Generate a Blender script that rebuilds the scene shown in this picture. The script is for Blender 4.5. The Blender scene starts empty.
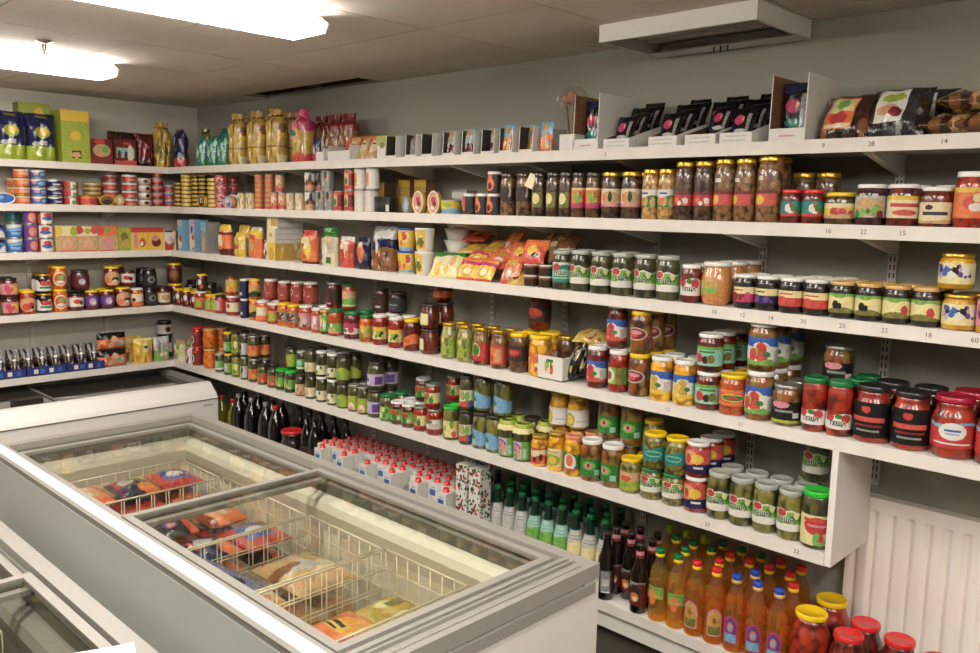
import bpy, bmesh, math, random
from mathutils import Vector, Matrix, Euler
R0 = random.Random(7)
C = bpy.context.scene.collection
PI = math.pi
LAMP, EXPO = 28.5, 0.0
rad = math.radians

# ------------------------------------------------------------ colours
def lin(c):
    out = []
    for v in c[:3]:
        v = v / 255.0
        out.append(v / 12.92 if v <= 0.04045 else ((v + 0.055) / 1.055) ** 2.4)
    return (out[0], out[1], out[2], 1.0)
PAL = dict(W=(238, 233, 224), K=(20, 18, 18), R=(196, 30, 24), r=(130, 22, 20), O=(232, 112, 28), Y=(240, 196, 30), y=(240, 226, 160),
    G=(48, 128, 44), g=(118, 178, 70), D=(24, 62, 32), L=(166, 180, 44), N=(26, 30, 80), B=(34, 92, 176), b=(118, 176, 214), P=(104, 58, 140),
    p=(222, 140, 150), M=(196, 30, 96), m=(104, 20, 26), T=(206, 166, 110), t=(140, 88, 44), d=(64, 38, 24), S=(150, 148, 144), s=(200, 198, 192),
    C=(238, 222, 180), E=(30, 136, 124), o=(206, 166, 64), V=(124, 122, 44), k=(52, 50, 50), a=(226, 166, 120), e=(150, 210, 190), z=(208, 64, 42), u=(196, 176, 206))
def col(k):
    return lin(PAL[k]) if isinstance(k, str) else lin(k)

# ------------------------------------------------------------ materials
MATS = {}
def principled(name, base=(200, 200, 200), rough=0.5, metal=0.0, coat=0.0, attr=False, spec=0.5, noise=0.0, nscale=8.0, bump=0.0, bscale=30.0):
    if name in MATS:
        return MATS[name]
    m = bpy.data.materials.new(name)
    m.use_nodes = True
    nt = m.node_tree
    b = nt.nodes['Principled BSDF']
    b.inputs['Roughness'].default_value = rough
    b.inputs['Metallic'].default_value = metal
    b.inputs['Coat Weight'].default_value = coat
    b.inputs['Specular IOR Level'].default_value = spec
    tc = nt.nodes.new('ShaderNodeTexCoord')
    if attr:
        a = nt.nodes.new('ShaderNodeAttribute')
        a.attribute_name = 'Col'
        v = nt.nodes.new('ShaderNodeTexVoronoi')
        v.inputs['Scale'].default_value = 190
        n = nt.nodes.new('ShaderNodeTexNoise')
        n.inputs['Scale'].default_value = 70
        n.inputs['Detail'].default_value = 6
        m1 = nt.nodes.new('ShaderNodeMix'); m1.data_type = 'RGBA'; m1.blend_type = 'SOFT_LIGHT'; m1.inputs['Factor'].default_value = 0.5
        m2 = nt.nodes.new('ShaderNodeMix'); m2.data_type = 'RGBA'; m2.blend_type = 'SOFT_LIGHT'; m2.inputs['Factor'].default_value = 0.3
        nt.links.new(tc.outputs['Object'], v.inputs['Vector'])
        nt.links.new(tc.outputs['Object'], n.inputs['Vector'])
        nt.links.new(a.outputs['Color'], m1.inputs['A'])
        nt.links.new(v.outputs['Color'], m1.inputs['B'])
        nt.links.new(m1.outputs['Result'], m2.inputs['A'])
        nt.links.new(n.outputs['Color'], m2.inputs['B'])
        hs = nt.nodes.new('ShaderNodeHueSaturation')
        hs.inputs['Saturation'].default_value = 0.92
        hs.inputs['Value'].default_value = 0.8
        nt.links.new(m2.outputs['Result'], hs.inputs['Color'])
        nt.links.new(hs.outputs['Color'], b.inputs['Base Color'])
    else:
        b.inputs['Base Color'].default_value = lin(base)
        if noise:
            n = nt.nodes.new('ShaderNodeTexNoise')
            n.inputs['Scale'].default_value = nscale
            n.inputs['Detail'].default_value = 5
            r = nt.nodes.new('ShaderNodeValToRGB')
            c = lin(base)
            r.color_ramp.elements[0].position = 0.3
            r.color_ramp.elements[1].position = 0.7
            r.color_ramp.elements[0].color = tuple(x * (1 - noise) for x in c[:3]) + (1,)
            r.color_ramp.elements[1].color = tuple(min(1, x * (1 + noise * 0.5)) for x in c[:3]) + (1,)
            nt.links.new(tc.outputs['Object'], n.inputs['Vector'])
            nt.links.new(n.outputs['Fac'], r.inputs['Fac'])
            nt.links.new(r.outputs['Color'], b.inputs['Base Color'])
    if bump:
        n = nt.nodes.new('ShaderNodeTexNoise')
        n.inputs['Scale'].default_value = bscale
        n.inputs['Detail'].default_value = 4
        bp = nt.nodes.new('ShaderNodeBump')
        bp.inputs['Strength'].default_value = bump
        bp.inputs['Distance'].default_value = 0.01
        nt.links.new(tc.outputs['Object'], n.inputs['Vector'])
        nt.links.new(n.outputs['Fac'], bp.inputs['Height'])
        nt.links.new(bp.outputs['Normal'], b.inputs['Normal'])
    MATS[name] = m
    return m

def content(name, c1, c2, c3, scale=55, stretch=1.0):
    """food seen through a jar: rounded chunks under a clear glossy glass skin"""
    if name in MATS:
        return MATS[name]
    m = bpy.data.materials.new(name)
    m.use_nodes = True
    nt = m.node_tree
    b = nt.nodes['Principled BSDF']
    b.inputs['Roughness'].default_value = 0.35
    b.inputs['Coat Weight'].default_value = 0.9
    b.inputs['Coat Roughness'].default_value = 0.04
    tc = nt.nodes.new('ShaderNodeTexCoord')
    mp = nt.nodes.new('ShaderNodeMapping')
    mp.inputs['Scale'].default_value = (1, 1, stretch)
    oi = nt.nodes.new('ShaderNodeObjectInfo')
    mul = nt.nodes.new('ShaderNodeMath')
    mul.operation = 'MULTIPLY'
    mul.inputs[1].default_value = 7.0
    cmb = nt.nodes.new('ShaderNodeCombineXYZ')
    nt.links.new(oi.outputs['Random'], mul.inputs[0])
    for k in range(3):
        nt.links.new(mul.outputs[0], cmb.inputs[k])
    nt.links.new(cmb.outputs[0], mp.inputs['Location'])
    v = nt.nodes.new('ShaderNodeTexVoronoi')
    v.inputs['Scale'].default_value = scale
    sep = nt.nodes.new('ShaderNodeSeparateColor')
    r = nt.nodes.new('ShaderNodeValToRGB')
    r.color_ramp.elements[0].color = lin(c1)
    r.color_ramp.elements[1].color = lin(c2)
    r2 = nt.nodes.new('ShaderNodeValToRGB')
    r2.color_ramp.elements[0].position = 0.45
    r2.color_ramp.elements[0].color = (0, 0, 0, 1)
    r2.color_ramp.elements[1].position = 0.8
    r2.color_ramp.elements[1].color = (1, 1, 1, 1)
    mx = nt.nodes.new('ShaderNodeMix')
    mx.data_type = 'RGBA'
    mx.inputs['B'].default_value = lin(c3)
    L = nt.links.new
    L(tc.outputs['Object'], mp.inputs['Vector'])
    L(mp.outputs['Vector'], v.inputs['Vector'])
    L(v.outputs['Color'], sep.inputs['Color'])
    L(sep.outputs['Red'], r.inputs['Fac'])
    L(v.outputs['Distance'], r2.inputs['Fac'])
    L(r2.outputs['Color'], mx.inputs['Factor'])
    L(r.outputs['Color'], mx.inputs['A'])
    L(mx.outputs['Result'], b.inputs['Base Color'])
    MATS[name] = m
    return m

def clear(name, tint=(255, 255, 255), gloss=0.06, rough=0.03, body=0.0):
    """thin clear plastic or glass: see-through tint, fresnel gloss, and a little scattering body"""
    if name in MATS:
        return MATS[name]
    m = bpy.data.materials.new(name)
    m.use_nodes = True
    nt = m.node_tree
    nt.nodes.clear()
    out = nt.nodes.new('ShaderNodeOutputMaterial')
    tr = nt.nodes.new('ShaderNodeBsdfTransparent')
    tr.inputs['Color'].default_value = lin(tint)
    gl = nt.nodes.new('ShaderNodeBsdfGlossy')
    gl.inputs['Roughness'].default_value = rough
    fr = nt.nodes.new('ShaderNodeLayerWeight')
    fr.inputs['Blend'].default_value = 0.5
    pw = nt.nodes.new('ShaderNodeMath')
    pw.operation = 'POWER'
    pw.inputs[1].default_value = 4.0
    add = nt.nodes.new('ShaderNodeMath')
    add.operation = 'MULTIPLY_ADD'
    add.inputs[1].default_value = 0.6
    add.inputs[2].default_value = gloss
    mx = nt.nodes.new('ShaderNodeMixShader')
    L = nt.links.new
    L(fr.outputs['Facing'], pw.inputs[0])
    L(pw.outputs[0], add.inputs[0])
    L(add.outputs[0], mx.inputs['Fac'])
    src = tr.outputs[0]
    if body:
        tl = nt.nodes.new('ShaderNodeBsdfDiffuse')
        tl.inputs['Color'].default_value = lin(tint)
        m2 = nt.nodes.new('ShaderNodeMixShader')
        m2.inputs['Fac'].default_value = body
        L(src, m2.inputs[1])
        L(tl.outputs[0], m2.inputs[2])
        src = m2.outputs[0]
    L(src, mx.inputs[1])
    L(gl.outputs[0], mx.inputs[2])
    L(mx.outputs[0], out.inputs['Surface'])
    MATS[name] = m
    return m

def emit(name, c, strength):
    m = bpy.data.materials.new(name)
    m.use_nodes = True
    b = m.node_tree.nodes['Principled BSDF']
    b.inputs['Base Color'].default_value = lin((235, 230, 215))
    b.inputs['Emission Color'].default_value = lin(c)
    b.inputs['Emission Strength'].default_value = strength
    MATS[name] = m
    return m

PRINT = principled('printed_paper', rough=0.45, attr=True, spec=0.4)
FILM = principled('printed_film', rough=0.22, attr=True, coat=0.25, bump=0.35, bscale=45)
CARD = principled('printed_card', rough=0.5, attr=True)
TIN = principled('printed_tin', rough=0.3, attr=True, coat=0.2)
WHITE = principled('white_painted_metal', (232, 229, 224), 0.4, noise=0.04, nscale=3)
def lidmat(k):
    base = dict(white=(232, 230, 224), yellow=(236, 196, 30), gold=(200, 160, 60), tan=(206, 166, 100), green=(34, 176, 50), dgreen=(20, 112, 62), red=(206, 40, 40),
                black=(36, 34, 34), maroon=(160, 26, 52), silver=(176, 174, 168), lime=(170, 206, 50), grey=(168, 172, 164), pinkish=(206, 130, 96), dark=(50, 42, 36), blue=(36, 72, 170))[k]
    metal = 0.75 if k in ('gold', 'silver') else 0.0
    return principled('lid_' + k, base, 0.28, metal, coat=0.3)

# ------------------------------------------------------------ mesh builder
class MB:
    def __init__(self):
        self.v, self.f, self.c, self.m, self.s = [], [], [], [], []
    def face(self, idx, c=None, mi=0, smooth=False):
        self.f.append(tuple(idx)); self.c.append(c or (0.8, 0.8, 0.8, 1)); self.m.append(mi); self.s.append(smooth)
    def add(self, pts):
        b = len(self.v); self.v.extend(tuple(p) for p in pts); return b
    def quad(self, a, b, c, d, colr=None, mi=0, smooth=False):
        k = self.add((a, b, c, d)); self.face((k, k + 1, k + 2, k + 3), colr, mi, smooth)
    def box(self, x0, y0, z0, x1, y1, z1, c=None, mi=0):
        k = self.add([(x0, y0, z0), (x1, y0, z0), (x1, y1, z0), (x0, y1, z0), (x0, y0, z1), (x1, y0, z1), (x1, y1, z1), (x0, y1, z1)])
        for q in ((3, 2, 1, 0), (4, 5, 6, 7), (0, 1, 5, 4), (1, 2, 6, 5), (2, 3, 7, 6), (3, 0, 4, 7)):
            self.face([k + i for i in q], c, mi)
    def prism(self, poly, axis, a, b, c=None, mi=0):
        """extrude a 2-D polygon along an axis: axis x -> poly (y,z); y -> (x,z); z -> (x,y)"""
        def P(q, t):
            return {'x': (t, q[0], q[1]), 'y': (q[0], t, q[1]), 'z': (q[0], q[1], t)}[axis]
        n = len(poly)
        k = self.add([P(q, a) for q in poly] + [P(q, b) for q in poly])
        self.face([k + i for i in range(n)][::-1], c, mi); self.face([k + n + i for i in range(n)], c, mi)
        for i in range(n):
            j = (i + 1) % n
            self.face((k + i, k + j, k + n + j, k + n + i), c, mi)
    def lathe(self, prof, n=22, c=None, mi=0, ox=0, oy=0, sx=1, sy=1):
        rings = []
        for (r, z) in prof:
            if r < 1e-6:
                rings.append([self.add([(ox, oy, z)])])
            else:
                k = self.add([(ox + sx * r * math.cos(2 * PI * i / n), oy + sy * r * math.sin(2 * PI * i / n), z) for i in range(n)])
                rings.append(list(range(k, k + n)))
        for q, (A, B) in enumerate(zip(rings, rings[1:])):
            cc = c[q] if isinstance(c, list) else c
            mm = mi[q] if isinstance(mi, list) else mi
            for i in range(n):
                j = (i + 1) % n
                if len(A) == 1 and len(B) == 1:
                    continue
                if len(A) == 1:
                    self.face((A[0], B[j], B[i]), cc, mm, True)
                elif len(B) == 1:
                    self.face((A[i], A[j], B[0]), cc, mm, True)
                else:
                    self.face((A[i], A[j], B[j], B[i]), cc, mm, True)
    def tube(self, pts, r, n=6, c=None, mi=0):
        pts = [Vector(p) for p in pts]
        prev = None
        for i, p in enumerate(pts):
            d = (pts[min(i + 1, len(pts) - 1)] - pts[max(i - 1, 0)]).normalized()
            a = d.orthogonal().normalized() if prev is None else (prev - d * prev.dot(d)).normalized()
            prev = a
            b = d.cross(a)
            k = self.add([p + (a * math.cos(2 * PI * q / n) + b * math.sin(2 * PI * q / n)) * r for q in range(n)])
            if i:
                for q in range(n):
                    w = (q + 1) % n
                    self.face((k - n + q, k - n + w, k + w, k + q), c, mi, True)
            if i in (0, len(pts) - 1):
                ring = [k + q for q in range(n)]
                self.face(ring if i else ring[::-1], c, mi)
    def mesh(self, name, mats):
        me = bpy.data.meshes.new(name)
        me.from_pydata(self.v, [], self.f)
        at = me.color_attributes.new('Col', 'FLOAT_COLOR', 'CORNER')
        buf = []
        for f, c in zip(self.f, self.c):
            buf.extend(list(c) * len(f))
        at.data.foreach_set('color', buf)
        me.polygons.foreach_set('material_index', self.m)
        me.polygons.foreach_set('use_smooth', self.s)
        for mt in (mats if isinstance(mats, (list, tuple)) else [mats]):
            me.materials.append(mt)
        me.update()
        return me

def link(name, me, parent=None, loc=None):
    o = bpy.data.objects.new(name, me)
    C.objects.link(o)
    if parent is not None:
        o.parent = parent
    if loc is not None:
        o.location = loc
    return o
def tag(o, label, cat, group=None):
    o['label'] = label; o['category'] = cat
    if group:
        o['group'] = group
    return o
def struct(o):
    o['kind'] = 'structure'; return o

# ------------------------------------------------------------ printed art
_TX = {}
def text_geo(body, size, bold=0.02):
    key = (body, size, bold)
    if key not in _TX:
        cu = bpy.data.curves.new('lettering', 'FONT')
        cu.body = body; cu.size = size; cu.align_x = 'CENTER'; cu.align_y = 'CENTER'; cu.offset = bold * size; cu.resolution_u = 3
        o = bpy.data.objects.new('lettering', cu)
        C.objects.link(o)
        dg = bpy.context.evaluated_depsgraph_get()
        dg.update()
        ev = o.evaluated_get(dg)
        me = ev.to_mesh()
        vs = [(v.co.x, v.co.y) for v in me.vertices]
        fs = [tuple(p.vertices) for p in me.polygons]
        ev.to_mesh_clear()
        bpy.data.objects.remove(o); bpy.data.curves.remove(cu)
        _TX[key] = (vs, fs)
    return _TX[key]
def B_(c): return ('B', c)
def R_(s0, t0, s1, t1, c): return ('R', s0, t0, s1, t1, c)
def E_(s, t, rs, rt, c): return ('E', s, t, rs, rt, c)
def W_(t, a, k, c, ph=0.0): return ('W', t, a, k, c, ph)
def U_(t, a, k, c, ph=0.0): return ('U', t, a, k, c, ph)
def T_(txt, s, t, size, c): return ('T', txt, s, t, size, c)
def X_(n, cols, s0, t0, s1, t1, z=0.12, seed=1):
    q = random.Random(seed)
    out = []
    for i in range(n):
        r = z * (0.6 + 0.8 * q.random())
        out.append(E_(q.uniform(s0, s1), q.uniform(t0, t1), r, r * 1.2, cols[i % len(cols)]))
    return out
def flat(a):
    out = []
    for x in a:
        if isinstance(x, list):
            out += flat(x)
        else:
            out.append(x)
    return out
def paint(art, s, t):
    c = 'W'
    for a in art:
        k = a[0]
        if k == 'B': c = a[1]
        elif k == 'R':
            if a[1] <= s <= a[3] and a[2] <= t <= a[4]: c = a[5]
        elif k == 'E':
            if ((s - a[1]) / a[3]) ** 2 + ((t - a[2]) / a[4]) ** 2 <= 1: c = a[5]
        elif k == 'W':
            if t > a[1] + a[2] * math.sin(a[3] * s + a[5]): c = a[4]
        elif k == 'U':
            if t < a[1] + a[2] * math.sin(a[3] * s + a[5]): c = a[4]
    return c

def prof_r(p, z):
    for (ra, za), (rb, zb) in zip(p, p[1:]):
        if za <= z <= zb and zb > za:
            return ra + (rb - ra) * (z - za) / (zb - za)
    return p[-1][0]
def wrap_label(mb, r, z0, z1, art, front=75, span=130, nu=84, nv=36, r1=None):
    """label wrapped round a jar, centred on -y; s=+-1 lies +-front degrees from the middle"""
    art = flat(art)
    r1 = r if r1 is None else r1
    ra = r if not isinstance(r, list) else .03
    def P(ang, t, off=0.0):
        rr = (prof_r(r, z0 + (z1 - z0) * t) + .0006 if isinstance(r, list) else r + (r1 - r) * t) + off
        return (rr * math.sin(ang), -rr * math.cos(ang), z0 + (z1 - z0) * t)
    A = rad(span)
    ids = [[mb.add([P(-A + 2 * A * i / nu, j / nv)]) for j in range(nv + 1)] for i in range(nu + 1)]
    for i in range(nu):
        for j in range(nv):
            s = math.degrees(-A + 2 * A * (i + 0.5) / nu) / front
            c = paint(art, s, (j + 0.5) / nv)
            if c == '-':
                continue
            mb.face((ids[i][j], ids[i + 1][j], ids[i + 1][j + 1], ids[i][j + 1]), col(c), 0, True)
    for a in art:
        if a[0] == 'T':
            vs, fs = text_geo(a[1], a[4], .035)
            for off, (vs, fs), cc in ((0.0004, text_geo(a[1], a[4], .10), 'W'), (0.0009, (vs, fs), a[5])):
                k = mb.add([P(rad(a[2] * front) + x / ra, a[3] + y / (z1 - z0), off) for x, y in vs])
                for f in fs:
                    mb.face([k + q for q in f], col(cc))

def flat_art(mb, art, P, nu=32, nv=32, mi=0, size=None):
    """art on a flat or curved sheet: P(s,t) -> point, s in -1..1, t in 0..1"""
    art = flat(art)
    ids = [[mb.add([P(-1 + 2 * i / nu, j / nv)]) for j in range(nv + 1)] for i in range(nu + 1)]
    for i in range(nu):
        for j in range(nv):
            c = paint(art, -1 + 2 * (i + 0.5) / nu, (j + 0.5) / nv)
            if c == '-':
                continue
            mb.face((ids[i][j], ids[i + 1][j], ids[i + 1][j + 1], ids[i][j + 1]), col(c), mi, True)
    if size:
        w, h, nrm = size
        for a in art:
            if a[0] == 'T':
                vs, fs = text_geo(a[1], a[4])
                k = mb.add([Vector(P(a[2] + 2 * x / w, a[3] + y / h)) + nrm for x, y in vs])
                for f in fs:
                    mb.face([k + q for q in f], col(a[5]), mi)

# ------------------------------------------------------------ goods: each maker returns (root name, root mesh, [(part name, mesh, label)])
def lathe_mesh(name, prof, mats, n=22, mi=0, c=None):
    mb = MB(); mb.lathe(prof, n, c, mi); return mb.mesh(name, mats)

def jar(kind, w, h, lid, cont, art, t0=0.12, t1=0.62, shape='std', lr=0.94, front=75, span=130, n=22):
    r = w / 2
    if shape == 'std':
        p = [(0, 0.004), (r * .7, 0), (r * .9, .0015), (r, .05 * h), (r, .76 * h), (r * .97, .81 * h), (r * lr * .93, .86 * h), (r * lr * .93, .93 * h), (0, .93 * h)]
    elif shape == 'bulge':
        p = [(0, 0.004), (r * .6, 0), (r * .78, .002), (r * .9, .1 * h), (r * .985, .3 * h), (r, .45 * h), (r * .97, .62 * h), (r * .88, .76 * h), (r * lr * .9, .84 * h), (r * lr * .88, .93 * h), (0, .93 * h)]
    elif shape == 'shoulder':
        p = [(0, 0.004), (r * .7, 0), (r * .93, .002), (r, .04 * h), (r, .62 * h), (r * .95, .7 * h), (r * .84, .77 * h), (r * lr * .92, .84 * h), (r * lr * .92, .93 * h), (0, .93 * h)]
    elif shape == 'waist':
        p = [(0, 0.004), (r * .8, 0), (r, .02 * h), (r, .14 * h), (r * .93, .2 * h), (r * .93, .58 * h), (r, .64 * h), (r, .76 * h), (r * .9, .84 * h), (r * lr * .9, .87 * h), (r * lr * .9, .93 * h), (0, .93 * h)]
    body = lathe_mesh(kind, p, cont, n)
    l = r * lr
    lz = h - max(.011, min(.016, .1 * h))
    lm = lathe_mesh('lid', [(l * .9, lz), (l * .99, lz), (l, lz + .002), (l, h - .003), (l * .96, h - .0005), (l * .88, h), (l * .84, h - .0015), (l * .5, h - .0012), (l * .46, h - .0022), (0, h - .0022)], lidmat(lid), n)
    parts = [('lid', lm, None)]
    if art:
        mb = MB()
        rr = r * (.93 if shape == 'waist' else 1.0) + .0007
        wrap_label(mb, rr, t0 * h, t1 * h, art, front, span)
        parts.append(('paper_label', mb.mesh('paper_label', PRINT), None))
    return kind, body, parts

def clothjar(kind, w, h, cont, art, cloth, t0=.06, t1=.55):
    k, body, parts = jar(kind, w, h, 'lime', cont, art, t0, t1)
    r = w / 2
    mb = MB()
    n = 32
    rings = []
    for (f, z, amp) in ((0, h + .001, 0), (.7, h + .001, 0), (.95, h - .001, 0), (1.0, h - .014, .01), (1.06, h - .022, .05), (1.16, h - .034, .09)):
        if f == 0:
            rings.append([mb.add([(0, 0, z)])]); continue
        b = mb.add([(r * f * (1 + amp * math.sin(i * 2 * PI * 8 / n)) * math.cos(2 * PI * i / n), r * f * (1 + amp * math.sin(i * 2 * PI * 8 / n)) * math.sin(2 * PI * i / n), z) for i in range(n)])
        rings.append(list(range(b, b + n)))
    for q, (A, Bq) in enumerate(zip(rings, rings[1:])):
        cc = col(cloth[0] if q < 3 else cloth[1])
        for i in range(n):
            j = (i + 1) % n
            mb.face((A[0], Bq[i], Bq[j]) if len(A) == 1 else (A[i], A[j], Bq[j], Bq[i]), cc, 0, True)
    parts.append(('paper_cover', mb.mesh('paper_cover', PRINT), None))
    return k, body, parts

def can(kind, w, h, art, rim='silver', n=22, front=75):
    r = w / 2
    q = min(.004, h * .08)
    body = lathe_mesh(kind, [(0, .001), (r * .9, .001), (r * .93, 0), (r, q * .5), (r, q), (r * .97, q * 1.4), (r * .97, h - q * 1.4), (r, h - q), (r, h - q * .5), (r * .95, h), (r * .9, h - q), (0, h - q)], lidmat(rim), n)
    mb = MB()
    wrap_label(mb, r * .97 + .0005, q * 1.4, h - q * 1.4, art, front, 179.9, 72, 20)
    return kind, body, [('paper_label', mb.mesh('paper_label', TIN), None)]

def oval_tin(kind, w, h, d, art, rim):
    """flat oval tin standing on its edge, its printed face to the front"""
    body = MB(); face = MB(); rm = MB()
    n = 30
    def ring(f, y):
        return [(f * w / 2 * math.cos(2 * PI * i / n), y, h / 2 + f * h / 2 * math.sin(2 * PI * i / n)) for i in range(n)]
    a = body.add(ring(.96, 0)); b = body.add(ring(.96, d))
    for i in range(n):
        j = (i + 1) % n
        body.face((a + i, a + j, b + j, b + i), col('o'), 0, True)
    body.face([b + i for i in range(n)], col('o')); body.face([a + i for i in range(n)][::-1], col('o'))
    P = lambda s, t: (s * w / 2 * .88, -.001, h * t * .88 + h * .06)
    art2 = flat(art)
    nu = 22
    for i in range(nu):
        for j in range(nu):
            s, t = -1 + 2 * (i + .5) / nu, (j + .5) / nu
            if s * s + (2 * t - 1) ** 2 > 1.0: continue
            q = [(-1 + 2 * (i + u) / nu, (j + v) / nu) for u, v in ((0, 0), (1, 0), (1, 1), (0, 1))]
            face.quad(*[P(*x) for x in q], colr=col(paint(art2, s, t)))
    rm.tube([(x * 1.0, y, z) for x, y, z in ring(.95, -.001)] + [ring(.95, -.001)[0]], .0035, 6)
    return kind, body.mesh(kind, TIN), [('printed_face', face.mesh('printed_face', TIN), None), ('rim', rm.mesh('rim', principled('tin_rim_' + rim, PAL[rim], .3, .2)), None)]

def carton(kind, w, h, d, art, side='C', top=None, sart=None, mat=None, n=34):
    mb = MB()
    x, y = w / 2, d / 2
    flat_art(mb, art, lambda s, t: (s * x, -y, t * h), n, n, 0, (w, h, Vector((0, -.0006, 0))))
    flat_art(mb, sart or [B_(side)], lambda s, t: (x, s * y, t * h), 30 if sart else 1, 30 if sart else 1)
    mb.quad((-x, y, 0), (-x, -y, 0), (-x, -y, h), (-x, y, h), col(side))
    mb.quad((x, y, 0), (-x, y, 0), (-x, y, h), (x, y, h), col(side))
    mb.quad((-x, -y, h), (x, -y, h), (x, y, h), (-x, y, h), col(top or side))
    mb.quad((-x, y, 0), (x, y, 0), (x, -y, 0), (-x, -y, 0), col(side))
    return kind, mb.mesh(kind, mat or CARD), []

def milk(kind, w, h, d, art, capc):
    k, me, parts = carton(kind, w, h, d, art, 'W', 'W', sart=[B_('W'), U_(.22, 0, 1, 'g'), R_(-.6, .5, .6, .62, 's')])
    cap = lathe_mesh('cap', [(w * .26, h), (w * .26, h + .003), (w * .22, h + .004), (w * .22, h + .016), (w * .19, h + .018), (0, h + .018)], lidmat(capc), 14)
    return k, me, [('cap', cap, None)]

def bag(kind, w, h, d, art, back='s', top='crimp', mat=None, seed=1, tie='t', nu=34, nv=42):
    q = random.Random(seed)
    ph = [q.uniform(0, 6) for _ in range(6)]
    art = flat(art)
    def wob(s, t):
        return .06 * math.sin(5 * s + 7 * t + ph[0]) + .05 * math.sin(9 * s - 6 * t + ph[1]) + .04 * math.sin(13 * t + 4 * s + ph[2])
    def prof(t):
        if top == 'pillow':
            return max(.03, (4 * t * (1 - t)) ** .55), 1.0 - .05 * math.sin(PI * t)
        if top == 'tied':
            if t < .1: return .8 + 2 * t, .93 + .7 * t
            if t < .76: return 1.0, 1.0
            if t < .88:
                u = (t - .76) / .12
                return 1 - .66 * u * u * (3 - 2 * u), 1 - .28 * u * u * (3 - 2 * u)
            u = (t - .88) / .12
            return .34 - .14 * u, .72 + .2 * u
        if t < .1: return .75 + 2.5 * t, .98
        if t < .7: return 1.0, 1.0 - .03 * math.sin(PI * t)
        u = (t - .7) / .3
        return max(.03, 1 - u ** 1.8), 1.0
    def P(s, t, f):
        th, wd = prof(t)
        e = max(0.0, 1 - abs(s) ** 3.2) ** .6
        ruffle = 0.0
        if top == 'tied' and t > .87:
            ruffle = .12 * d * math.sin(9 * s + ph[3]) + .02 * d * math.sin(23 * s)
        yy = f * d / 2 * th * e * (1 + wob(s, t) * 1.6) + ruffle
        zz = t * h + (0 if t < .9 else .02 * h * math.sin(6 * s + ph[4])) * (1 if top == 'tied' else .25)
        return (s * w / 2 * wd * (1 + .02 * math.sin(8 * t + ph[5])), yy, zz)
    mb = MB()
    for f in (-1, 1):
        ids = [[mb.add([P(-1 + 2 * i / nu, j / nv, f)]) for j in range(nv + 1)] for i in range(nu + 1)]
        for i in range(nu):
            for j in range(nv):
                s, t = -1 + 2 * (i + .5) / nu, (j + .5) / nv
                c = paint(art, s, t)
                idx = (ids[i][j], ids[i + 1][j], ids[i + 1][j + 1], ids[i][j + 1])
                mb.face(idx if f < 0 else idx[::-1], col(c), 0, True)
        if f < 0:
            for a in art:
                if a[0] == 'T':
                    vs, fs = text_geo(a[1], a[4])
                    k = mb.add([Vector(P(a[2] + 2 * x / w, a[3] + y / h, -1)) + Vector((0, -.002, 0)) for x, y in vs])
                    for fc in fs:
                        mb.face([k + z for z in fc], col(a[5]))
    for i in range(nu):
        s0, s1 = -1 + 2 * i / nu, -1 + 2 * (i + 1) / nu
        mb.quad(P(s0, 0, -1), P(s0, 0, 1), P(s1, 0, 1), P(s1, 0, -1), col(back))
    parts = []
    if top == 'tied':
        tm = MB()
        zt = h * .88
        tm.tube([(w * .36 * math.cos(a * PI / 8), d * .22 * math.sin(a * PI / 8), zt) for a in range(17)], .004, 6)
        parts.append(('tie', tm.mesh('tie', principled('tie_' + tie, PAL[tie], .5)), None))
    return kind, mb.mesh(kind, mat or FILM), parts

def bottle(kind, prof, mats, mi, cap, caph, art=None, lz=None, lr=None, n=20, neckring=None, neckart=None, nz=None, nr=None, nr1=None):
    mb = MB(); mb.lathe(prof, n, None, mi)
    body = mb.mesh(kind, mats)
    top = max(z for r, z in prof)
    cr, cz, cc = cap
    parts = [('cap', lathe_mesh('cap', [(cr * .95, cz), (cr, cz + .001), (cr, cz + caph - .002), (cr * .9, cz + caph), (0, cz + caph)], lidmat(cc), 16), None)]
    if neckring:
        parts.append(('neck_ring', lathe_mesh('neck_ring', [(neckring[0], neckring[1]), (neckring[0] * 1.12, neckring[1] + .001), (neckring[0] * 1.12, neckring[2] - .001), (neckring[0], neckring[2])], lidmat(neckring[3]), 16), None))
    if art:
        l = MB(); wrap_label(l, lr, lz[0], lz[1], art, 60, 75, 56, 40)
        parts.append(('paper_label', l.mesh('paper_label', PRINT), None))
    if neckart:
        l = MB(); wrap_label(l, prof[1:], nz[0], nz[1], neckart, 75, 170, 36, 24)
        parts.append(('neck_label', l.mesh('neck_label', PRINT), None))
    return kind, body, parts

def tub(kind, w, h, art, lidc, taper=.8, body=None, n=24, open_rim=False):
    r = w / 2
    mb = MB(); mb.lathe([(0, .002), (r * taper * .95, 0), (r * taper, .003), (r * .98, h * .93), (0, h * .93)], n, col(body or 'W'))
    me = mb.mesh(kind, CARD)
    parts = []
    if art:
        l = MB(); wrap_label(l, r * taper + .0012, h * .06, h * .9, art, 75, 179.9, 48, 14, r * .975 + .0012)
        parts.append(('paper_label', l.mesh('paper_label', PRINT), None))
    parts.append(('lid', lathe_mesh('lid', [(r * .97, h * .91), (r * 1.03, h * .92), (r * 1.03, h * .985), (r, h), (r * .9, h - .001), (0, h - .002)], lidmat(lidc), n), None))
    return kind, me, parts

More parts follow.
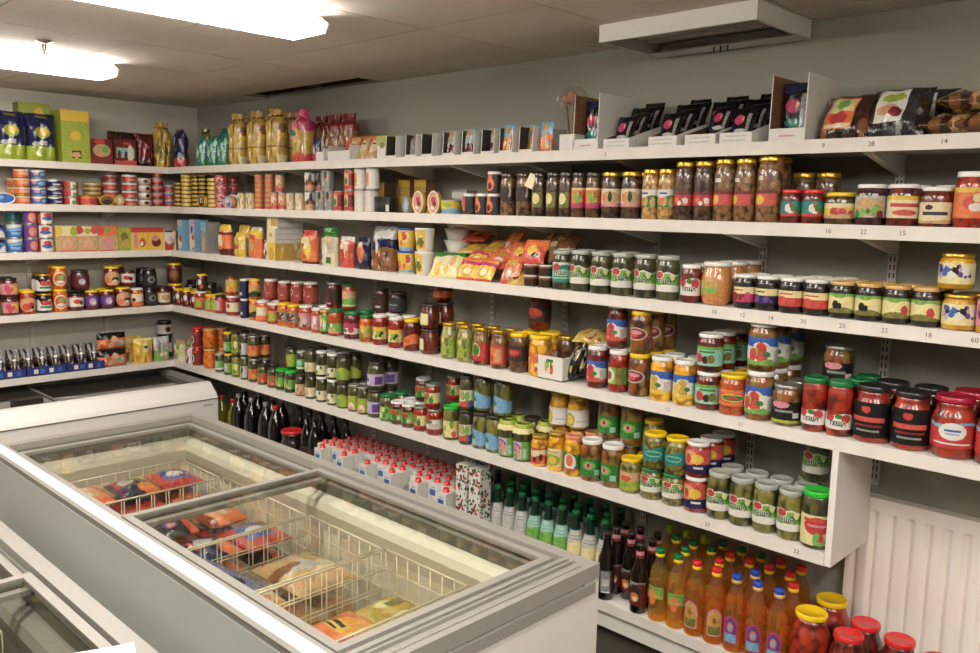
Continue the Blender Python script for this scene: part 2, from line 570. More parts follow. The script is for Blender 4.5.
def display_tray(kind, w, d, lip, back, inner=(120, 84, 50), outer=(236, 232, 224), art=None, sidecut=.0, th=.003):
    """open cardboard display box: low front lip, sides that slope up to the back"""
    mb = MB()
    x, y = w / 2, d / 2
    co, ci = lin(outer), lin(inner)
    mb.box(-x, -y, 0, x, y, .004, co)
    flat_art(mb, art or [B_(outer)], lambda s, t: (s * x, -y, t * lip), 18, 8)
    mb.quad((x, -y + th, 0), (-x, -y + th, 0), (-x, -y + th, lip), (x, -y + th, lip), ci)
    mb.quad((-x, -y, lip), (x, -y, lip), (x, -y + th, lip), (-x, -y + th, lip), co)
    yc = -y + d * sidecut
    for sx in (-1, 1):
        poly = [(-y, 0), (y, 0), (y, back), (yc + .004, back), (-y, lip)]
        for xx, cc in ((sx * x, co), (sx * (x - th), ci)):
            k = mb.add([(xx, a, b) for a, b in poly]); mb.face([k + i for i in range(5)], cc)
        for (a, b), (c_, d_) in zip(poly[2:], poly[3:] + poly[:0]):
            mb.quad((sx * x, a, b), (sx * (x - th), a, b), (sx * (x - th), c_, d_), (sx * x, c_, d_), co)
    mb.quad((-x, y, 0), (-x, y, back), (x, y, back), (x, y, 0), co)
    mb.quad((-x, y - th, 0), (x, y - th, 0), (x, y - th, back), (-x, y - th, back), ci)
    mb.quad((-x, y - th, back), (x, y - th, back), (x, y, back), (-x, y, back), ci)
    return kind, mb.mesh(kind, CARD), []

# ------------------------------------------------------------ placing
REC = []
PROTO = {}
def copy_tree(o):
    r = o.copy(); C.objects.link(r)
    for ch in o.children:
        c = ch.copy(); C.objects.link(c); c.parent = r
    return r
def put(key, loc, rot=(0, 0, 0), scale=1.0):
    """first use builds the thing with its parts, later uses copy it"""
    if key not in PROTO:
        kind, me, parts = GOODS[key][2]()
        o = link(kind, me)
        for nm, pm, lb in parts:
            c = link(nm, pm, o)
            if lb: c['label'] = lb
        PROTO[key] = o
    else:
        o = copy_tree(PROTO[key])
        for k in ('label', 'category', 'group'):
            if k in o: del o[k]
    o.location = loc; o.rotation_euler = rot
    o.scale = (scale,) * 3
    return o

# ------------------------------------------------------------ the goods: key -> (description, category, maker, width, height)
GOODS = {}
def G(key, desc, cat, mk, w=0.0, h=0.0, d=0.0):
    GOODS[key] = (desc, cat, mk, w, h, d)
CT = dict(
    gherk=((92, 92, 34), (128, 120, 58), (34, 38, 16), 42, .45), darkg=((58, 58, 28), (88, 84, 44), (20, 24, 12), 45, .5), tom=((138, 34, 18), (168, 50, 24), (74, 18, 10), 34, 1.0),
    red=((140, 30, 16), (170, 44, 20), (84, 16, 10), 70, 1.0), dred=((92, 20, 14), (120, 34, 20), (40, 10, 8), 60, .8), paste=((168, 66, 20), (184, 84, 30), (140, 50, 14), 90, 1.0),
    mush=((112, 78, 50), (150, 112, 72), (46, 28, 16), 60, 1.0), dmush=((70, 46, 34), (104, 76, 56), (22, 14, 10), 65, 1.0), tan=((176, 134, 76), (206, 166, 104), (104, 70, 36), 65, 1.0),
    jam=((24, 8, 10), (34, 12, 14), (12, 4, 6), 40, 1.0), pur=((58, 18, 26), (78, 26, 34), (30, 10, 14), 60, 1.0), yel=((228, 160, 30), (244, 196, 66), (150, 92, 16), 34, 1.0),
    squash=((196, 134, 74), (206, 146, 86), (180, 116, 60), 120, 1.0), honey=((196, 146, 30), (210, 164, 44), (176, 126, 20), 20, 1.0), rbrown=((92, 28, 12), (122, 40, 16), (52, 14, 8), 60, 1.0),
    pale=((150, 146, 88), (182, 176, 116), (96, 94, 44), 50, .5), brown=((84, 58, 34), (108, 80, 48), (50, 32, 18), 70, 1.0), mix=((150, 62, 24), (128, 116, 48), (60, 34, 14), 42, .7),
    orange=((206, 96, 20), (224, 126, 40), (150, 62, 12), 60, 1.0), olive=((116, 108, 42), (146, 134, 62), (60, 58, 22), 75, 1.0))
def ct(k):
    a = CT[k]
    return content('contents_' + k, *a)
def J(key, desc, w, h, lid, cont, art, t0=.12, t1=.62, shape='std', lr=.94, kind='pickle_jar', **kw):
    G(key, desc, 'jar', lambda: jar(kind, w, h, lid, ct(cont), art, t0, t1, shape, lr, **kw), w, h)
fruit = lambda cols, seed, a=-.7, b=.15, c=.7, d=.75, n=9, z=.2: X_(n, cols, a, b, c, d, z, seed)
def sauce_lab(base, top, pic, seed, frame=None):
    a = [B_(base), W_(.72, .03, 3, top), fruit(pic, seed, -.6, .12, .6, .6, 8, .17)]
    if frame: a += [R_(-3, .93, 3, 1, frame), R_(-3, 0, 3, .06, frame)]
    return a
TES = [B_('g'), X_(10, ['L', 'G', 'g', 'y'], -.2, .35, 1.0, .8, .17, 4), W_(.76, .06, 5, 'W'), W_(.82, .06, 5, '-'), U_(.30, .02, 4, 'W'), E_(-.28, .74, .36, .19, 'W'), E_(-.28, .74, .31, .16, 'R'), T_('ТЕЩА', .0, .44, .0175, 'D')]
TESL = [B_('e'), W_(.62, .05, 4, 'E'), W_(.86, .03, 4, 'W'), E_(-.28, .76, .33, .19, 'R'), R_(-.7, .24, .8, .3, 'G'), T_('ТЕЩА', .0, .46, .0175, 'D'), U_(.16, 0, 1, 'E')]
TESR = [B_('W'), E_(-.5, .72, .34, .26, 'R'), E_(.55, .66, .3, .26, 'R'), E_(.1, .78, .22, .14, 'G'), U_(.12, 0, 1, 'W'), T_('ТЕЩА', .05, .34, .0165, 'D'), W_(.9, .06, 4, '-')]
J('teshcha_green', 'gherkin jar with green wavy label', .074, .146, 'grey', 'darkg', TES, .2, .70)
J('teshcha_light', 'gherkin jar with pale teal label', .070, .142, 'grey', 'darkg', TESL, .2, .70)
J('teshcha_small', 'red-filled jar with red-and-green white label', .064, .122, 'white', 'dred', TESR, .2, .68)
J('teshcha_tom', 'tomato jar with green lid', .070, .158, 'dgreen', 'tom', TESR, .14, .44, lr=.96)
J('teshcha_big', 'squat gherkin jar with green wavy label', .0755, .152, 'grey', 'gherk', TES, .2, .68)
J('squash', 'big plain beige squash jar', .096, .135, 'white', 'squash', [B_('-'), E_(-.2, .5, .5, .42, 'T'), E_(-.2, .28, .44, .16, 'g'), E_(-.2, .55, .3, .18, 'o')], .24, .66, 'bulge', .9)
blackjam = lambda c1, c2, seed: [B_('y'), R_(-3, 0, 3, .55, c1), E_(-.45, .34, .3, .3, c2), fruit([c2, c1], seed, -.2, .1, .8, .45, 5, .15), R_(-.7, .76, .2, .84, c1)]
J('jam_red', 'small black jam jar with red-bottomed label', .072, .104, 'white', 'jam', blackjam('R', 'z', 2), .2, .64, kind='jam_jar')
J('jam_pink', 'small black jam jar with cherry label', .066, .104, 'white', 'jam', blackjam('M', 'r', 5), .2, .64, kind='jam_jar')
J('jam_navy', 'small black jam jar with navy-bottomed label', .070, .104, 'white', 'jam', blackjam('N', 'P', 3), .2, .64, kind='jam_jar')
oliv = lambda c: [B_('y'), W_(.82, .05, 5, 'g'), U_(.2, .12, 2.4, 'V', 2), E_(-.5 if c == 'K' else .3, .42, .2, .22, c), E_(-.25 if c == 'K' else .42, .36, .14, .16, c)]
J('olive_black', 'black jam jar with olive-green blackberry label', .070, .104, 'tan', 'jam', oliv('K'), .16, .68, kind='jam_jar')
J('olive_red', 'black jam jar with olive-green redberry label', .070, .104, 'tan', 'jam', oliv('R'), .16, .68, kind='jam_jar')
J('honey', 'honey jar with violet-flowered cream label', .083, .092, 'gold', 'honey', [B_('y'), X_(22, ['P', 'u', 'W', 'K', 'B'], -.8, .35, .9, .85, .12, 8), R_(-.22, .8, .22, 1, 'y')], .16, .74, kind='honey_jar')
J('pinklabel', 'jar with pink flowered label', .075, .095, 'gold', 'honey', [B_('p'), X_(12, ['P', 'M', 'Y'], -.8, .2, .9, .85, .14, 9)], .2, .9, kind='honey_jar')
# mushrooms and tall jars of shelf two
J('neckdark', 'small dark jar with orange neck seal', .058, .084, 'white', 'dmush', [B_('k'), E_(-.3, .4, .5, .4, 'O'), R_(-.48, .5, -.1, 1, 'O'), E_(-.3, .3, .26, .2, 'd')], .12, .86, kind='spread_jar')
J('neckred', 'small dark jar with red-orange neck seal', .058, .084, 'white', 'dmush', [B_('k'), R_(-.6, .1, .0, .95, 'z'), R_(-.5, .1, -.1, .4, 'O')], .12, .86, kind='spread_jar')
J('dmeat', 'dark stew jar with blackish wrap', .060, .160, 'dark', 'mush', [B_('-'), R_(-3, .3, 3, .72, 'k'), X_(10, ['d', 'N', 'T'], -.9, .34, .9, .66, .1, 4)], .1, .9, kind='tall_jar')
J('dtag', 'dark jar with olive emblem label', .056, .160, 'dark', 'dmush', [B_('-'), R_(-.7, .1, .5, .62, 'V'), E_(-.2, .4, .4, .18, 'y'), R_(.7, .0, 1.1, .9, 'k')], .14, .82, kind='tall_jar')
J('trio', 'tall jar with orange-and-magenta vegetable label', .052, .158, 'dark', 'brown', [B_('O'), X_(8, ['R', 'g', 'Y'], -.8, .3, .8, .75, .18, 3), W_(.88, 0, 1, 'y'), U_(.25, .02, 3, 'M')], .22, .66, kind='tall_jar')
J('creamv', 'tall dark jar with cream olive-branch label', .066, .158, 'gold', 'dmush', [B_('C'), E_(0, .5, .8, .36, 'T'), E_(.0, .55, .16, .3, 'D'), E_(-.5, .5, .2, .22, 'O'), U_(.2, 0, 1, 'p')], .26, .64, kind='tall_jar')
J('tanmush', 'tall tan mushroom jar with white-topped label', .058, .164, 'gold', 'tan', [B_('G'), X_(8, ['O', 'T', 'g'], -.8, .1, .8, .5, .2, 6), W_(.6, .07, 3, 'W'), R_(-.6, .72, .1, .84, 'B')], .26, .6, kind='mushroom_jar')
J('mushred', 'tall dark mushroom jar with red band label', .066, .185, 'gold', 'dmush', [B_('R'), W_(.8, 0, 1, 'r'), X_(6, ['O', 'W'], -.7, .1, .5, .6, .14, 2)], .26, .48, kind='mushroom_jar')
J('mushorange', 'tall mushroom jar with orange label and sticker', .066, .190, 'gold', 'mush', [B_('-'), R_(-1.1, 0, .8, .4, 'z'), E_(-.5, .2, .3, .16, 'Y'), R_(-1.1, .4, .8, .5, 'r'), R_(-.6, .8, -.1, .95, 'W')], .26, .72, kind='mushroom_jar')
J('mushbig', 'biggest mushroom jar with orange label', .080, .195, 'gold', 'mush', [B_('-'), R_(-1.1, 0, .4, .4, 'z'), E_(-.6, .2, .3, .16, 'Y'), R_(-1.1, .4, .4, .5, 'r'), R_(-.7, .82, -.4, .97, 'W')], .26, .72, kind='mushroom_jar')
J('goldback', 'dark tall jar with gold lid', .070, .150, 'gold', 'brown', None, kind='tall_jar')
J('redlid', 'brown jar with red lid and teal label', .060, .098, 'red', 'rbrown', [B_('E'), X_(7, ['G', 'W', 'R'], -.7, .1, .7, .8, .18, 3), U_(.2, 0, 1, 'R')], .22, .66, kind='spread_jar')
J('yellowlid_s', 'squat jar with yellow lid and sunset label', .083, .090, 'yellow', 'brown', [B_('Y'), W_(.7, .05, 3, 'y'), X_(8, ['M', 'R', 'O'], -.8, .2, .8, .6, .18, 3), U_(.25, .03, 3, 'T')], .2, .66, kind='spread_jar')
J('plumjar', 'purple jar with greyish berry label', .080, .112, 'white', 'pur', [B_('s'), E_(0, .5, .8, .42, 'T'), X_(6, ['r', 'g', 'G'], -.7, .08, .7, .3, .18, 5)], .2, .72, kind='spread_jar')
J('lukred', 'dark jar with cream label and red band', .080, .112, 'white', 'dred', [B_('C'), W_(.8, 0, 1, 'Y'), R_(-.75, .5, .75, .66, 'R'), E_(0, .24, .6, .14, 'z')], .2, .72, kind='spread_jar')
J('browncream', 'brown jar with plain cream label', .078, .104, 'white', 'dred', [B_('C'), R_(-.6, .4, .6, .55, 'k'), E_(-.3, .76, .2, .12, 'd'), U_(.14, .03, 3, 'T')], .1, .62, kind='spread_jar')
J('orangetall', 'tall red jar with orange sun label', .076, .142, 'white', 'red', [B_('O'), W_(.85, .02, 3, 'Y'), E_(0, .5, .5, .26, 'z'), E_(.1, .36, .36, .14, 'W'), E_(.1, .66, .2, .14, 'y')], .18, .72, kind='spread_jar')
# shelf four
J('s4_red1', 'red jar with yellow-green label', .070, .138, 'white', 'red', [B_('y'), W_(.62, .04, 3, 'Y'), X_(8, ['g', 'G', 'D', 'L'], -.8, .15, .8, .62, .2, 12), R_(-.9, .7, -.4, .95, 'O')], .2, .6, kind='vegetable_jar')
J('s4_wavy', 'dark red jar with orange wavy label', .070, .140, 'yellow', 'dred', [B_('O'), W_(.66, .14, 2.4, '-'), U_(.14, .1, 2.4, '-'), R_(-.5, .3, .3, .5, 'z')], .1, .66, kind='sauce_jar')
J('s4_square', 'red-brown squat jar with cream square label', .084, .108, 'dark', 'rbrown', [B_('-'), R_(-.6, .05, .15, .95, 'y'), E_(-.22, .5, .2, .14, 'C')], .16, .66, 'bulge', kind='sauce_jar')
J('s4_pale', 'pale green jar with lime label', .068, .150, 'gold', 'pale', [B_('L'), X_(8, ['g', 'V', 'y'], -.8, .1, .8, .9, .2, 5), E_(-.7, .3, .2, .3, 'D')], .12, .6, 'shoulder', .84, kind='vegetable_jar')
J('s4_ovalgreen', 'red jar with green-and-red oval label', .068, .150, 'gold', 'mix', [B_('R'), E_(-.3, .55, .45, .44, 'y'), E_(-.3, .6, .38, .34, 'G'), E_(-.3, .2, .34, .14, 'R'), R_(.3, .1, .7, .9, 'z')], .12, .6, 'shoulder', .84, kind='vegetable_jar')
J('s4_orangecream', 'pinkish jar with orange-red label', .068, .152, 'gold', 'mix', [B_('z'), R_(-.8, .08, .6, .85, 'O'), R_(.0, .14, .5, .8, 'T'), E_(-.3, .3, .2, .2, 'R')], .12, .6, 'shoulder', .84, kind='vegetable_jar')
J('s4_darkred', 'dark aubergine jar with red script label', .072, .152, 'yellow', 'brown', [B_('k'), E_(-.1, .55, .8, .34, 'r'), E_(-.1, .55, .6, .18, 'z'), R_(-.8, .8, .8, .9, 'd')], .3, .68, kind='vegetable_jar')
J('s4_yellow', 'yellow pickled squash jar with gold lid', .088, .156, 'yellow', 'yel', [B_('Y'), W_(.75, .03, 3, 'O'), X_(8, ['O', 'y', 'z'], -.7, .1, .7, .7, .2, 7)], .12, .58, kind='vegetable_jar')
J('s4_tall', 'tall dark jar with small red label', .088, .140, 'dark', 'dred', [B_('d'), E_(-.2, .55, .7, .3, 'z'), R_(-.8, .3, .5, .4, 'r')], .24, .7, kind='vegetable_jar')
J('s4_plainbrown', 'plain brown jar behind white box', .070, .150, 'gold', 'brown', None, kind='vegetable_jar')
BLU = lambda veg, bot: [B_('W'), W_(.66, .03, 4, 'B'), E_(-.1, .68, .42, .16, 'W'), E_(-.1, .68, .32, .1, 'T'), X_(5, veg, -.8, .2, .1, .5, .22, 5), U_(.18, .03, 4, bot), R_(.62, .1, .95, .55, 's'), E_(.2, .4, .2, .1, 'G')]
J('s4_bluered', 'red jar with blue-topped tomato label', .072, .150, 'white', 'dred', BLU(['z', 'R'], 'z'), .16, .66, kind='vegetable_jar')
J('s4_bluegreen', 'tomato jar with blue, white and green label', .086, .150, 'white', 'mix', BLU(['z', 'R', 'g'], 'g'), .14, .7, kind='vegetable_jar')
J('s4_blueyellow', 'yellow tomato jar with blue-topped label', .074, .148, 'white', 'yel', BLU(['Y', 'o'], 'Y'), .16, .68, kind='vegetable_jar')
J('s4_creamleaf', 'red jar with cream and green label', .068, .146, 'white', 'red', [B_('g'), E_(-.3, .5, .5, .46, 'C'), E_(-.3, .5, .28, .26, 't'), R_(.3, 0, 1, 1, 'V')], .2, .6, kind='vegetable_jar')
J('s4_greyoval', 'red jar with grey oval label', .074, .146, 'yellow', 'mix', [B_('-'), E_(0, .5, .85, .44, 's'), E_(0, .5, .74, .36, 'r'), E_(0, .6, .5, .14, 'p'), E_(-.2, .36, .4, .12, 'z')], .3, .64, kind='vegetable_jar')
J('s4_greenred', 'dark red jar with pale green label', .080, .122, 'white', 'dred', [B_('e'), W_(.84, 0, 1, 'g'), E_(-.5, .38, .28, .26, 'R'), E_(-.05, .3, .2, .2, 'd'), E_(.3, .36, .24, .22, 'V'), R_(-.5, .66, .5, .78, 'G')], .18, .68, kind='vegetable_jar')
J('s4_orangepaste', 'orange spread jar with fiery label', .084, .126, 'yellow', 'paste', [B_('z'), W_(.76, .06, 6, 'O'), U_(.2, .06, 6, 'O'), E_(0, .5, .75, .24, 'Y'), E_(0, .5, .66, .18, 'G'), E_(0, .5, .3, .1, 'R')], .24, .64, kind='vegetable_jar')
J('s4_blackveg', 'vegetable jar with black-and-yellow label', .084, .122, 'silver', 'mix', [B_('K'), U_(.14, 0, 1, 'L'), E_(-.2, .86, .5, .16, 'p'), R_(-.5, .5, .5, .6, 'S'), R_(.5, .24, .9, .5, 's')], .08, .6, kind='vegetable_jar')
J('s4_blacktom', 'tomato jar with black label and black lid', .098, .158, 'black', 'tom', [B_('K'), E_(-.1, .8, .2, .1, 'R'), R_(-.75, .44, .7, .58, 'z'), R_(-.6, .3, .6, .36, 'r'), R_(-.5, .18, .5, .22, 'S')], .1, .72, 'shoulder', .88, kind='tomato_jar')
J('s4_redoval', 'tomato jar with maroon lid and red label', .104, .162, 'maroon', 'tom', [B_('R'), W_(.8, .08, 3, 'b'), W_(.92, .06, 3, '-'), E_(0, .62, .5, .32, 'W'), R_(-.3, .6, .3, .7, 'B'), R_(-.24, .5, .24, .55, 'b'), R_(-.7, .14, .7, .2, 'W')], .18, .62, 'shoulder', .9, kind='tomato_jar')
# shelf four, far half
small = dict(kind='sauce_jar')
J('f_red_lime', 'orange-red jar with lime corner label', .074, .108, 'white', 'tom', [B_('z'), E_(.3, .4, .6, .5, 'L'), E_(-.3, .4, .3, .4, 'R'), R_(-3, .8, 3, 1, 'O')], .14, .66, **small)
J('f_yellow_grey', 'orange jar with grey crest label', .070, .118, 'yellow', 'orange', [B_('S'), E_(0, .5, .6, .4, 'k'), X_(6, ['s', 'r', 'Y'], -.5, .2, .5, .8, .14, 3)], .24, .66, **small)
J('f_pink', 'pinkish jar with faded pink label', .074, .124, 'white', 'paste', [B_('p'), E_(0, .5, .5, .4, 'a'), X_(6, ['m', 's'], -.6, .1, .6, .7, .16, 2)], .14, .7, **small)
J('f_pinkslim', 'slim pinkish jar with white lid', .056, .120, 'white', 'paste', [B_('p'), X_(6, ['m', 'W'], -.6, .1, .6, .8, .2, 4)], .14, .7, **small)
J('f_yg', 'slim yellow-green mixed jar', .050, .120, 'tan', 'mix', [B_('g'), X_(8, ['Y', 'W', 'r'], -.7, .1, .7, .9, .2, 6)], .14, .8, **small)
J('f_greenlid', 'orange jar with dark green lid', .070, .128, 'dgreen', 'paste', [B_('g'), X_(8, ['G', 'a', 'W'], -.7, .2, .7, .8, .2, 7), U_(.14, 0, 1, 'a')], .12, .5, **small)
J('f_greenred', 'green-lidded dark jar with red-and-white label', .078, .128, 'dgreen', 'dred', [B_('W'), W_(.56, .08, 4, 'M'), E_(.4, .4, .3, .3, 'R'), E_(-.3, .3, .36, .16, 'E')], .2, .6, **small)
J('f_amber', 'amber mixed vegetable jar', .060, .124, 'dgreen', 'orange', [B_('o'), X_(8, ['g', 'Y', 'V'], -.7, .1, .7, .9, .22, 9)], .2, .62, **small)
J('f_whitelbl', 'red jar with white square label', .062, .104, 'black', 'red', [B_('z'), R_(-.4, .05, .4, .95, 's')], .14, .74, **small)
J('f_redwhite', 'red jar with cream-and-pink label', .078, .112, 'white', 'red', [B_('C'), X_(5, ['W', 'p', 'R', 'g'], -.8, .2, .8, .9, .24, 11)], .2, .66, **small)
J('f_navy', 'narrow jar with black-and-navy label', .046, .108, 'white', 'jam', [B_('N'), R_(-.4, .1, .3, .3, 's'), E_(-.7, .6, .4, .3, 'O')], .1, .86, **small)
J('f_orangesm', 'orange jar with dark-bottomed label', .062, .110, 'yellow', 'orange', [B_('o'), U_(.4, .1, 3, 'D'), W_(.8, .05, 3, 'a')], .14, .72, **small)
J('f_rowred', 'red spread jar with white lid', .074, .112, 'white', 'red', [B_((158, 56, 38)), E_(-.4, .6, .24, .24, 'W'), E_(-.4, .6, .16, .16, 'r'), R_(.1, .3, .5, .4, 'p')], .14, .78, **small)
J('f_toporange', 'jar with bright yellow-orange label', .066, .110, 'dark', 'paste', [B_('Y'), X_(6, ['O', 'o', 's'], -.7, .1, .7, .9, .24, 5)], .2, .8, **small)
J('f_yellowred', 'yellow-lidded dark jar with red label', .062, .100, 'yellow', 'dred', [B_('d'), X_(6, ['z', 'W', 'k'], -.7, .2, .7, .8, .2, 5)], .14, .7, **small)
J('f_yelgreen', 'jar with yellow lid and green label', .056, .098, 'yellow', 'orange', [B_('g'), X_(6, ['Y', 'L', 'G'], -.7, .1, .7, .9, .22, 5)], .14, .76, **small)
J('f_tallbrown', 'tall dark brown jar with brownish label', .078, .128, 'silver', 'rbrown', [B_('d'), E_(-.2, .5, .5, .4, 'm'), R_(-.6, .0, .4, .1, 'p')], .16, .72, **small)
J('f_tallorange', 'tall orange jar with green-bottomed label', .064, .124, 'dgreen', 'paste', [B_('a'), U_(.5, .05, 3, 'g'), U_(.12, 0, 1, 'C')], .12, .72, **small)
J('f_tallred', 'tall dark red jar standing apart', .062, .122, 'dark', 'rbrown', [B_('d'), R_(-.6, .2, .5, .3, 's'), R_(-.6, .5, .5, .6, 'm')], .12, .8, **small)
J('f_purpledark', 'dark purple jar with grey script label', .082, .098, 'dark', 'jam', [B_('k'), R_(-.6, .45, .6, .56, 'S'), R_(-.4, .2, .5, .3, 'P')], .1, .7, **small)
J('f_ceramic', 'brown pot with orange stripe', .088, .105, 'dark', 'rbrown', [B_('-'), U_(.5, .05, 3, 'O')], .2, .7, 'bulge', **small)
# end wall jars
J('e_pinky', 'dark jar with pink-and-yellow label', .084, .100, 'black', 'dred', [B_('p'), R_(-.2, .3, .6, .8, 'Y'), X_(5, ['M', 'z'], -.8, .2, 0, .8, .2, 3)], .14, .72, **small)
J('e_greenmix', 'jar with green-and-red label', .084, .100, 'black', 'dred', [B_('g'), W_(.7, 0, 1, 'R'), E_(0, .4, .5, .3, 'V')], .14, .8, **small)
J('e_orange', 'orange jar with yellow lid', .082, .128, 'yellow', 'tom', [B_('-'), E_(0, .45, .9, .46, 'a'), E_(-.2, .3, .4, .24, 'z'), E_(.3, .4, .3, .2, 'R'), E_(.4, .26, .2, .1, 'd')], .12, .78, **small)
J('e_whitered', 'dark jar with white-and-red cloud label', .078, .108, 'gold', 'jam', [B_('W'), W_(.74, .16, 5, '-'), E_(-.1, .62, .5, .2, 'R'), R_(-.6, .2, .7, .36, 'E'), E_(.4, .6, .24, .2, 'z')], .14, .78, **small)
J('e_oranger', 'orange jar with round red label', .078, .128, 'yellow', 'orange', [B_('-'), E_(0, .5, .75, .48, 'C'), E_(0, .5, .6, .38, 'z'), E_(.1, .6, .3, .16, 'g'), E_(0, .3, .4, .1, 'W')], .14, .78, **small)
J('e_plum', 'dark jar with white cherry label', .082, .098, 'black', 'dred', [B_('W'), E_(-.2, .62, .4, .22, 'R'), E_(.2, .5, .2, .2, 'd'), U_(.14, 0, 1, 'r')], .18, .78, **small)
J('e_purple', 'dark jar with purple label and yellow lid', .080, .112, 'yellow', 'dred', [B_('P'), E_(0, .5, .36, .34, 'u'), E_(.1, .4, .2, .16, 'W'), U_(.12, 0, 1, 'm')], .16, .7, **small)
J('e_face', 'orange jar with brown portrait label', .088, .122, 'yellow', 'rbrown', [B_('-'), E_(0, .45, .9, .5, 'a'), E_(.3, .4, .4, .16, 'd'), E_(.2, .3, .2, .1, 'W'), E_(-.4, .3, .3, .2, 'O')], .12, .8, **small)
J('e_whitecap', 'orange-and-white jar with white lid', .074, .112, 'white', 'orange', [B_('C'), U_(.34, .03, 3, 'O'), E_(0, .55, .4, .2, 'W'), E_(-.7, .5, .24, .16, 'd')], .08, .7, **small)
J('e_black', 'black jar with grey crest label', .082, .112, 'black', 'jam', [B_('k'), E_(0, .5, .4, .3, 'S'), E_(0, .5, .2, .2, 'k')], .16, .7, **small)
J('e_cream', 'dark jar with cream square label', .078, .112, 'dark', 'dred', [B_('C'), E_(0, .5, .5, .3, 'T')], .16, .68, **small)
J('e_bigblack', 'dark jar with white band label', .092, .115, 'black', 'jam', [B_('W'), E_(-.1, .5, .4, .4, 'T'), E_(-.1, .5, .24, .26, 'd'), R_(.6, .1, 1, .9, 's')], .3, .8, **small)
J('e_dkpurple', 'dark purple jar with white star label', .098, .116, 'dark', 'pur', [B_('m'), E_(0, .5, .3, .3, 'u'), E_(.1, .44, .12, .14, 'W')], .2, .7, **small)
J('e_leaf', 'dark jar with pale leaf label', .10, .098, 'black', 'darkg', [B_('D'), E_(-.2, .5, .24, .34, 'e'), E_(.3, .5, .2, .34, 's')], .1, .8, **small)
J('e_yellowdk', 'dark jar with yellow lid and beige label', .086, .126, 'yellow', 'rbrown', [B_('d'), E_(-.2, .5, .5, .4, 't'), R_(-.4, .2, .3, .3, 'm')], .16, .74, **small)
J('e_tallblack', 'tall black jar in the corner', .08, .13, 'black', 'jam', None, **small)
# shelf five
gk = dict(kind='gherkin_jar')
J('g_pink', 'tall red pickle jar by the corner', .066, .115, 'red', 'red', [B_('r'), E_(-.1, .4, .4, .3, 'W'), E_(-.1, .4, .24, .2, 'k'), R_(-.6, .8, .6, .95, 'z')], .08, .8, **gk)
J('g_orange', 'plain orange carrot jar', .078, .118, 'orange' if False else 'tan', 'orange', None, .1, .6, 'bulge', **gk)
J('g_l1', 'grey-lidded green jar with mint label', .054, .11, 'grey', 'darkg', [B_('g'), E_(0, .6, .5, .3, 'e'), U_(.2, 0, 1, 'W')], .16, .62, **gk)
J('g_l2', 'yellow-lidded green jar with grey-green label', .050, .122, 'yellow', 'darkg', [B_('g'), E_(0, .5, .5, .4, 's'), W_(.85, 0, 1, 'L')], .12, .56, **gk)
J('g_l3', 'green jar with yellow-green label', .052, .128, 'dark', 'olive', [B_('L'), X_(6, ['G', 'V', 'y'], -.6, .1, .6, .9, .2, 4)], .1, .6, **gk)
J('g_l4', 'green jar with silver-white label', .050, .128, 'silver', 'darkg', [B_('s'), X_(6, ['G', 'k', 'W'], -.6, .1, .6, .9, .2, 9)], .1, .6, **gk)
J('g_l5', 'dark green jar with orange label', .064, .128, 'silver', 'darkg', [B_('O'), X_(6, ['o', 'z', 'L'], -.6, .1, .6, .9, .2, 5)], .14, .58, **gk)
J('g_l6', 'dark jar with orange-red label', .060, .11, 'dark', 'darkg', [B_('z'), X_(6, ['O', 'o', 'V'], -.6, .1, .6, .9, .22, 15)], .14, .6, **gk)
J('g_l7', 'small bright-green-lidded gherkin jar', .062, .112, 'green', 'darkg', [B_('g'), X_(6, ['y', 'a', 'G'], -.6, .1, .6, .9, .2, 7), U_(.16, 0, 1, 'D')], .1, .62, lr=.98, **gk)
J('g_l8', 'dark jar with peach label', .058, .112, 'dark', 'darkg', [B_('a'), X_(6, ['g', 'z', 'C'], -.6, .1, .6, .9, .2, 8)], .08, .56, **gk)
J('g_diag', 'dark jar with green-and-red slanted label', .062, .116, 'dark', 'darkg', [B_('g'), E_(.4, .6, .6, .5, 'L'), E_(-.6, .1, .6, .3, 'z')], .1, .68, **gk)
J('g_l9', 'white-lidded dark gherkin jar with whitish label', .060, .128, 'white', 'darkg', [B_('C'), X_(7, ['g', 'G', 'W', 'V'], -.7, .1, .7, .9, .2, 10)], .1, .46, **gk)
J('g_l9b', 'dark gherkin jar with pinkish-white label', .060, .128, 'dark', 'darkg', [B_('C'), X_(7, ['a', 'g', 'W'], -.7, .1, .7, .9, .2, 12)], .1, .46, **gk)
J('g_lime', 'dark gherkin jar with lime label', .066, .13, 'dark', 'darkg', [B_('L'), W_(.66, .2, 2.2, '-', 1), E_(-.2, .3, .4, .3, 'g')], .08, .62, **gk)
J('g_lime2', 'dark gherkin jar with lime-and-pink label', .062, .13, 'silver', 'darkg', [B_('L'), E_(0, .25, .4, .3, 'C'), E_(0, .12, .3, .14, 'p')], .08, .6, **gk)
J('g_violet', 'dark jar with white-and-violet label', .080, .13, 'dark', 'darkg', [B_('u'), E_(-.5, .5, .36, .44, 'W'), E_(-.45, .5, .2, .24, 'B'), R_(.3, .1, 1, .8, 'P')], .16, .58, **gk)
J('g_dgreenlid', 'dark-green-lidded jar with green label', .076, .122, 'dgreen', 'gherk', [B_('g'), X_(6, ['G', 'y', 'L'], -.7, .1, .7, .9, .2, 13)], .1, .56, **gk)
J('g_redgreen', 'white-lidded red jar with green-and-red label', .070, .104, 'white', 'dred', [B_('g'), E_(-.1, .66, .55, .26, 'R'), X_(5, ['e', 'G', 'y'], -.6, .1, .6, .5, .2, 3)], .2, .68, **gk)
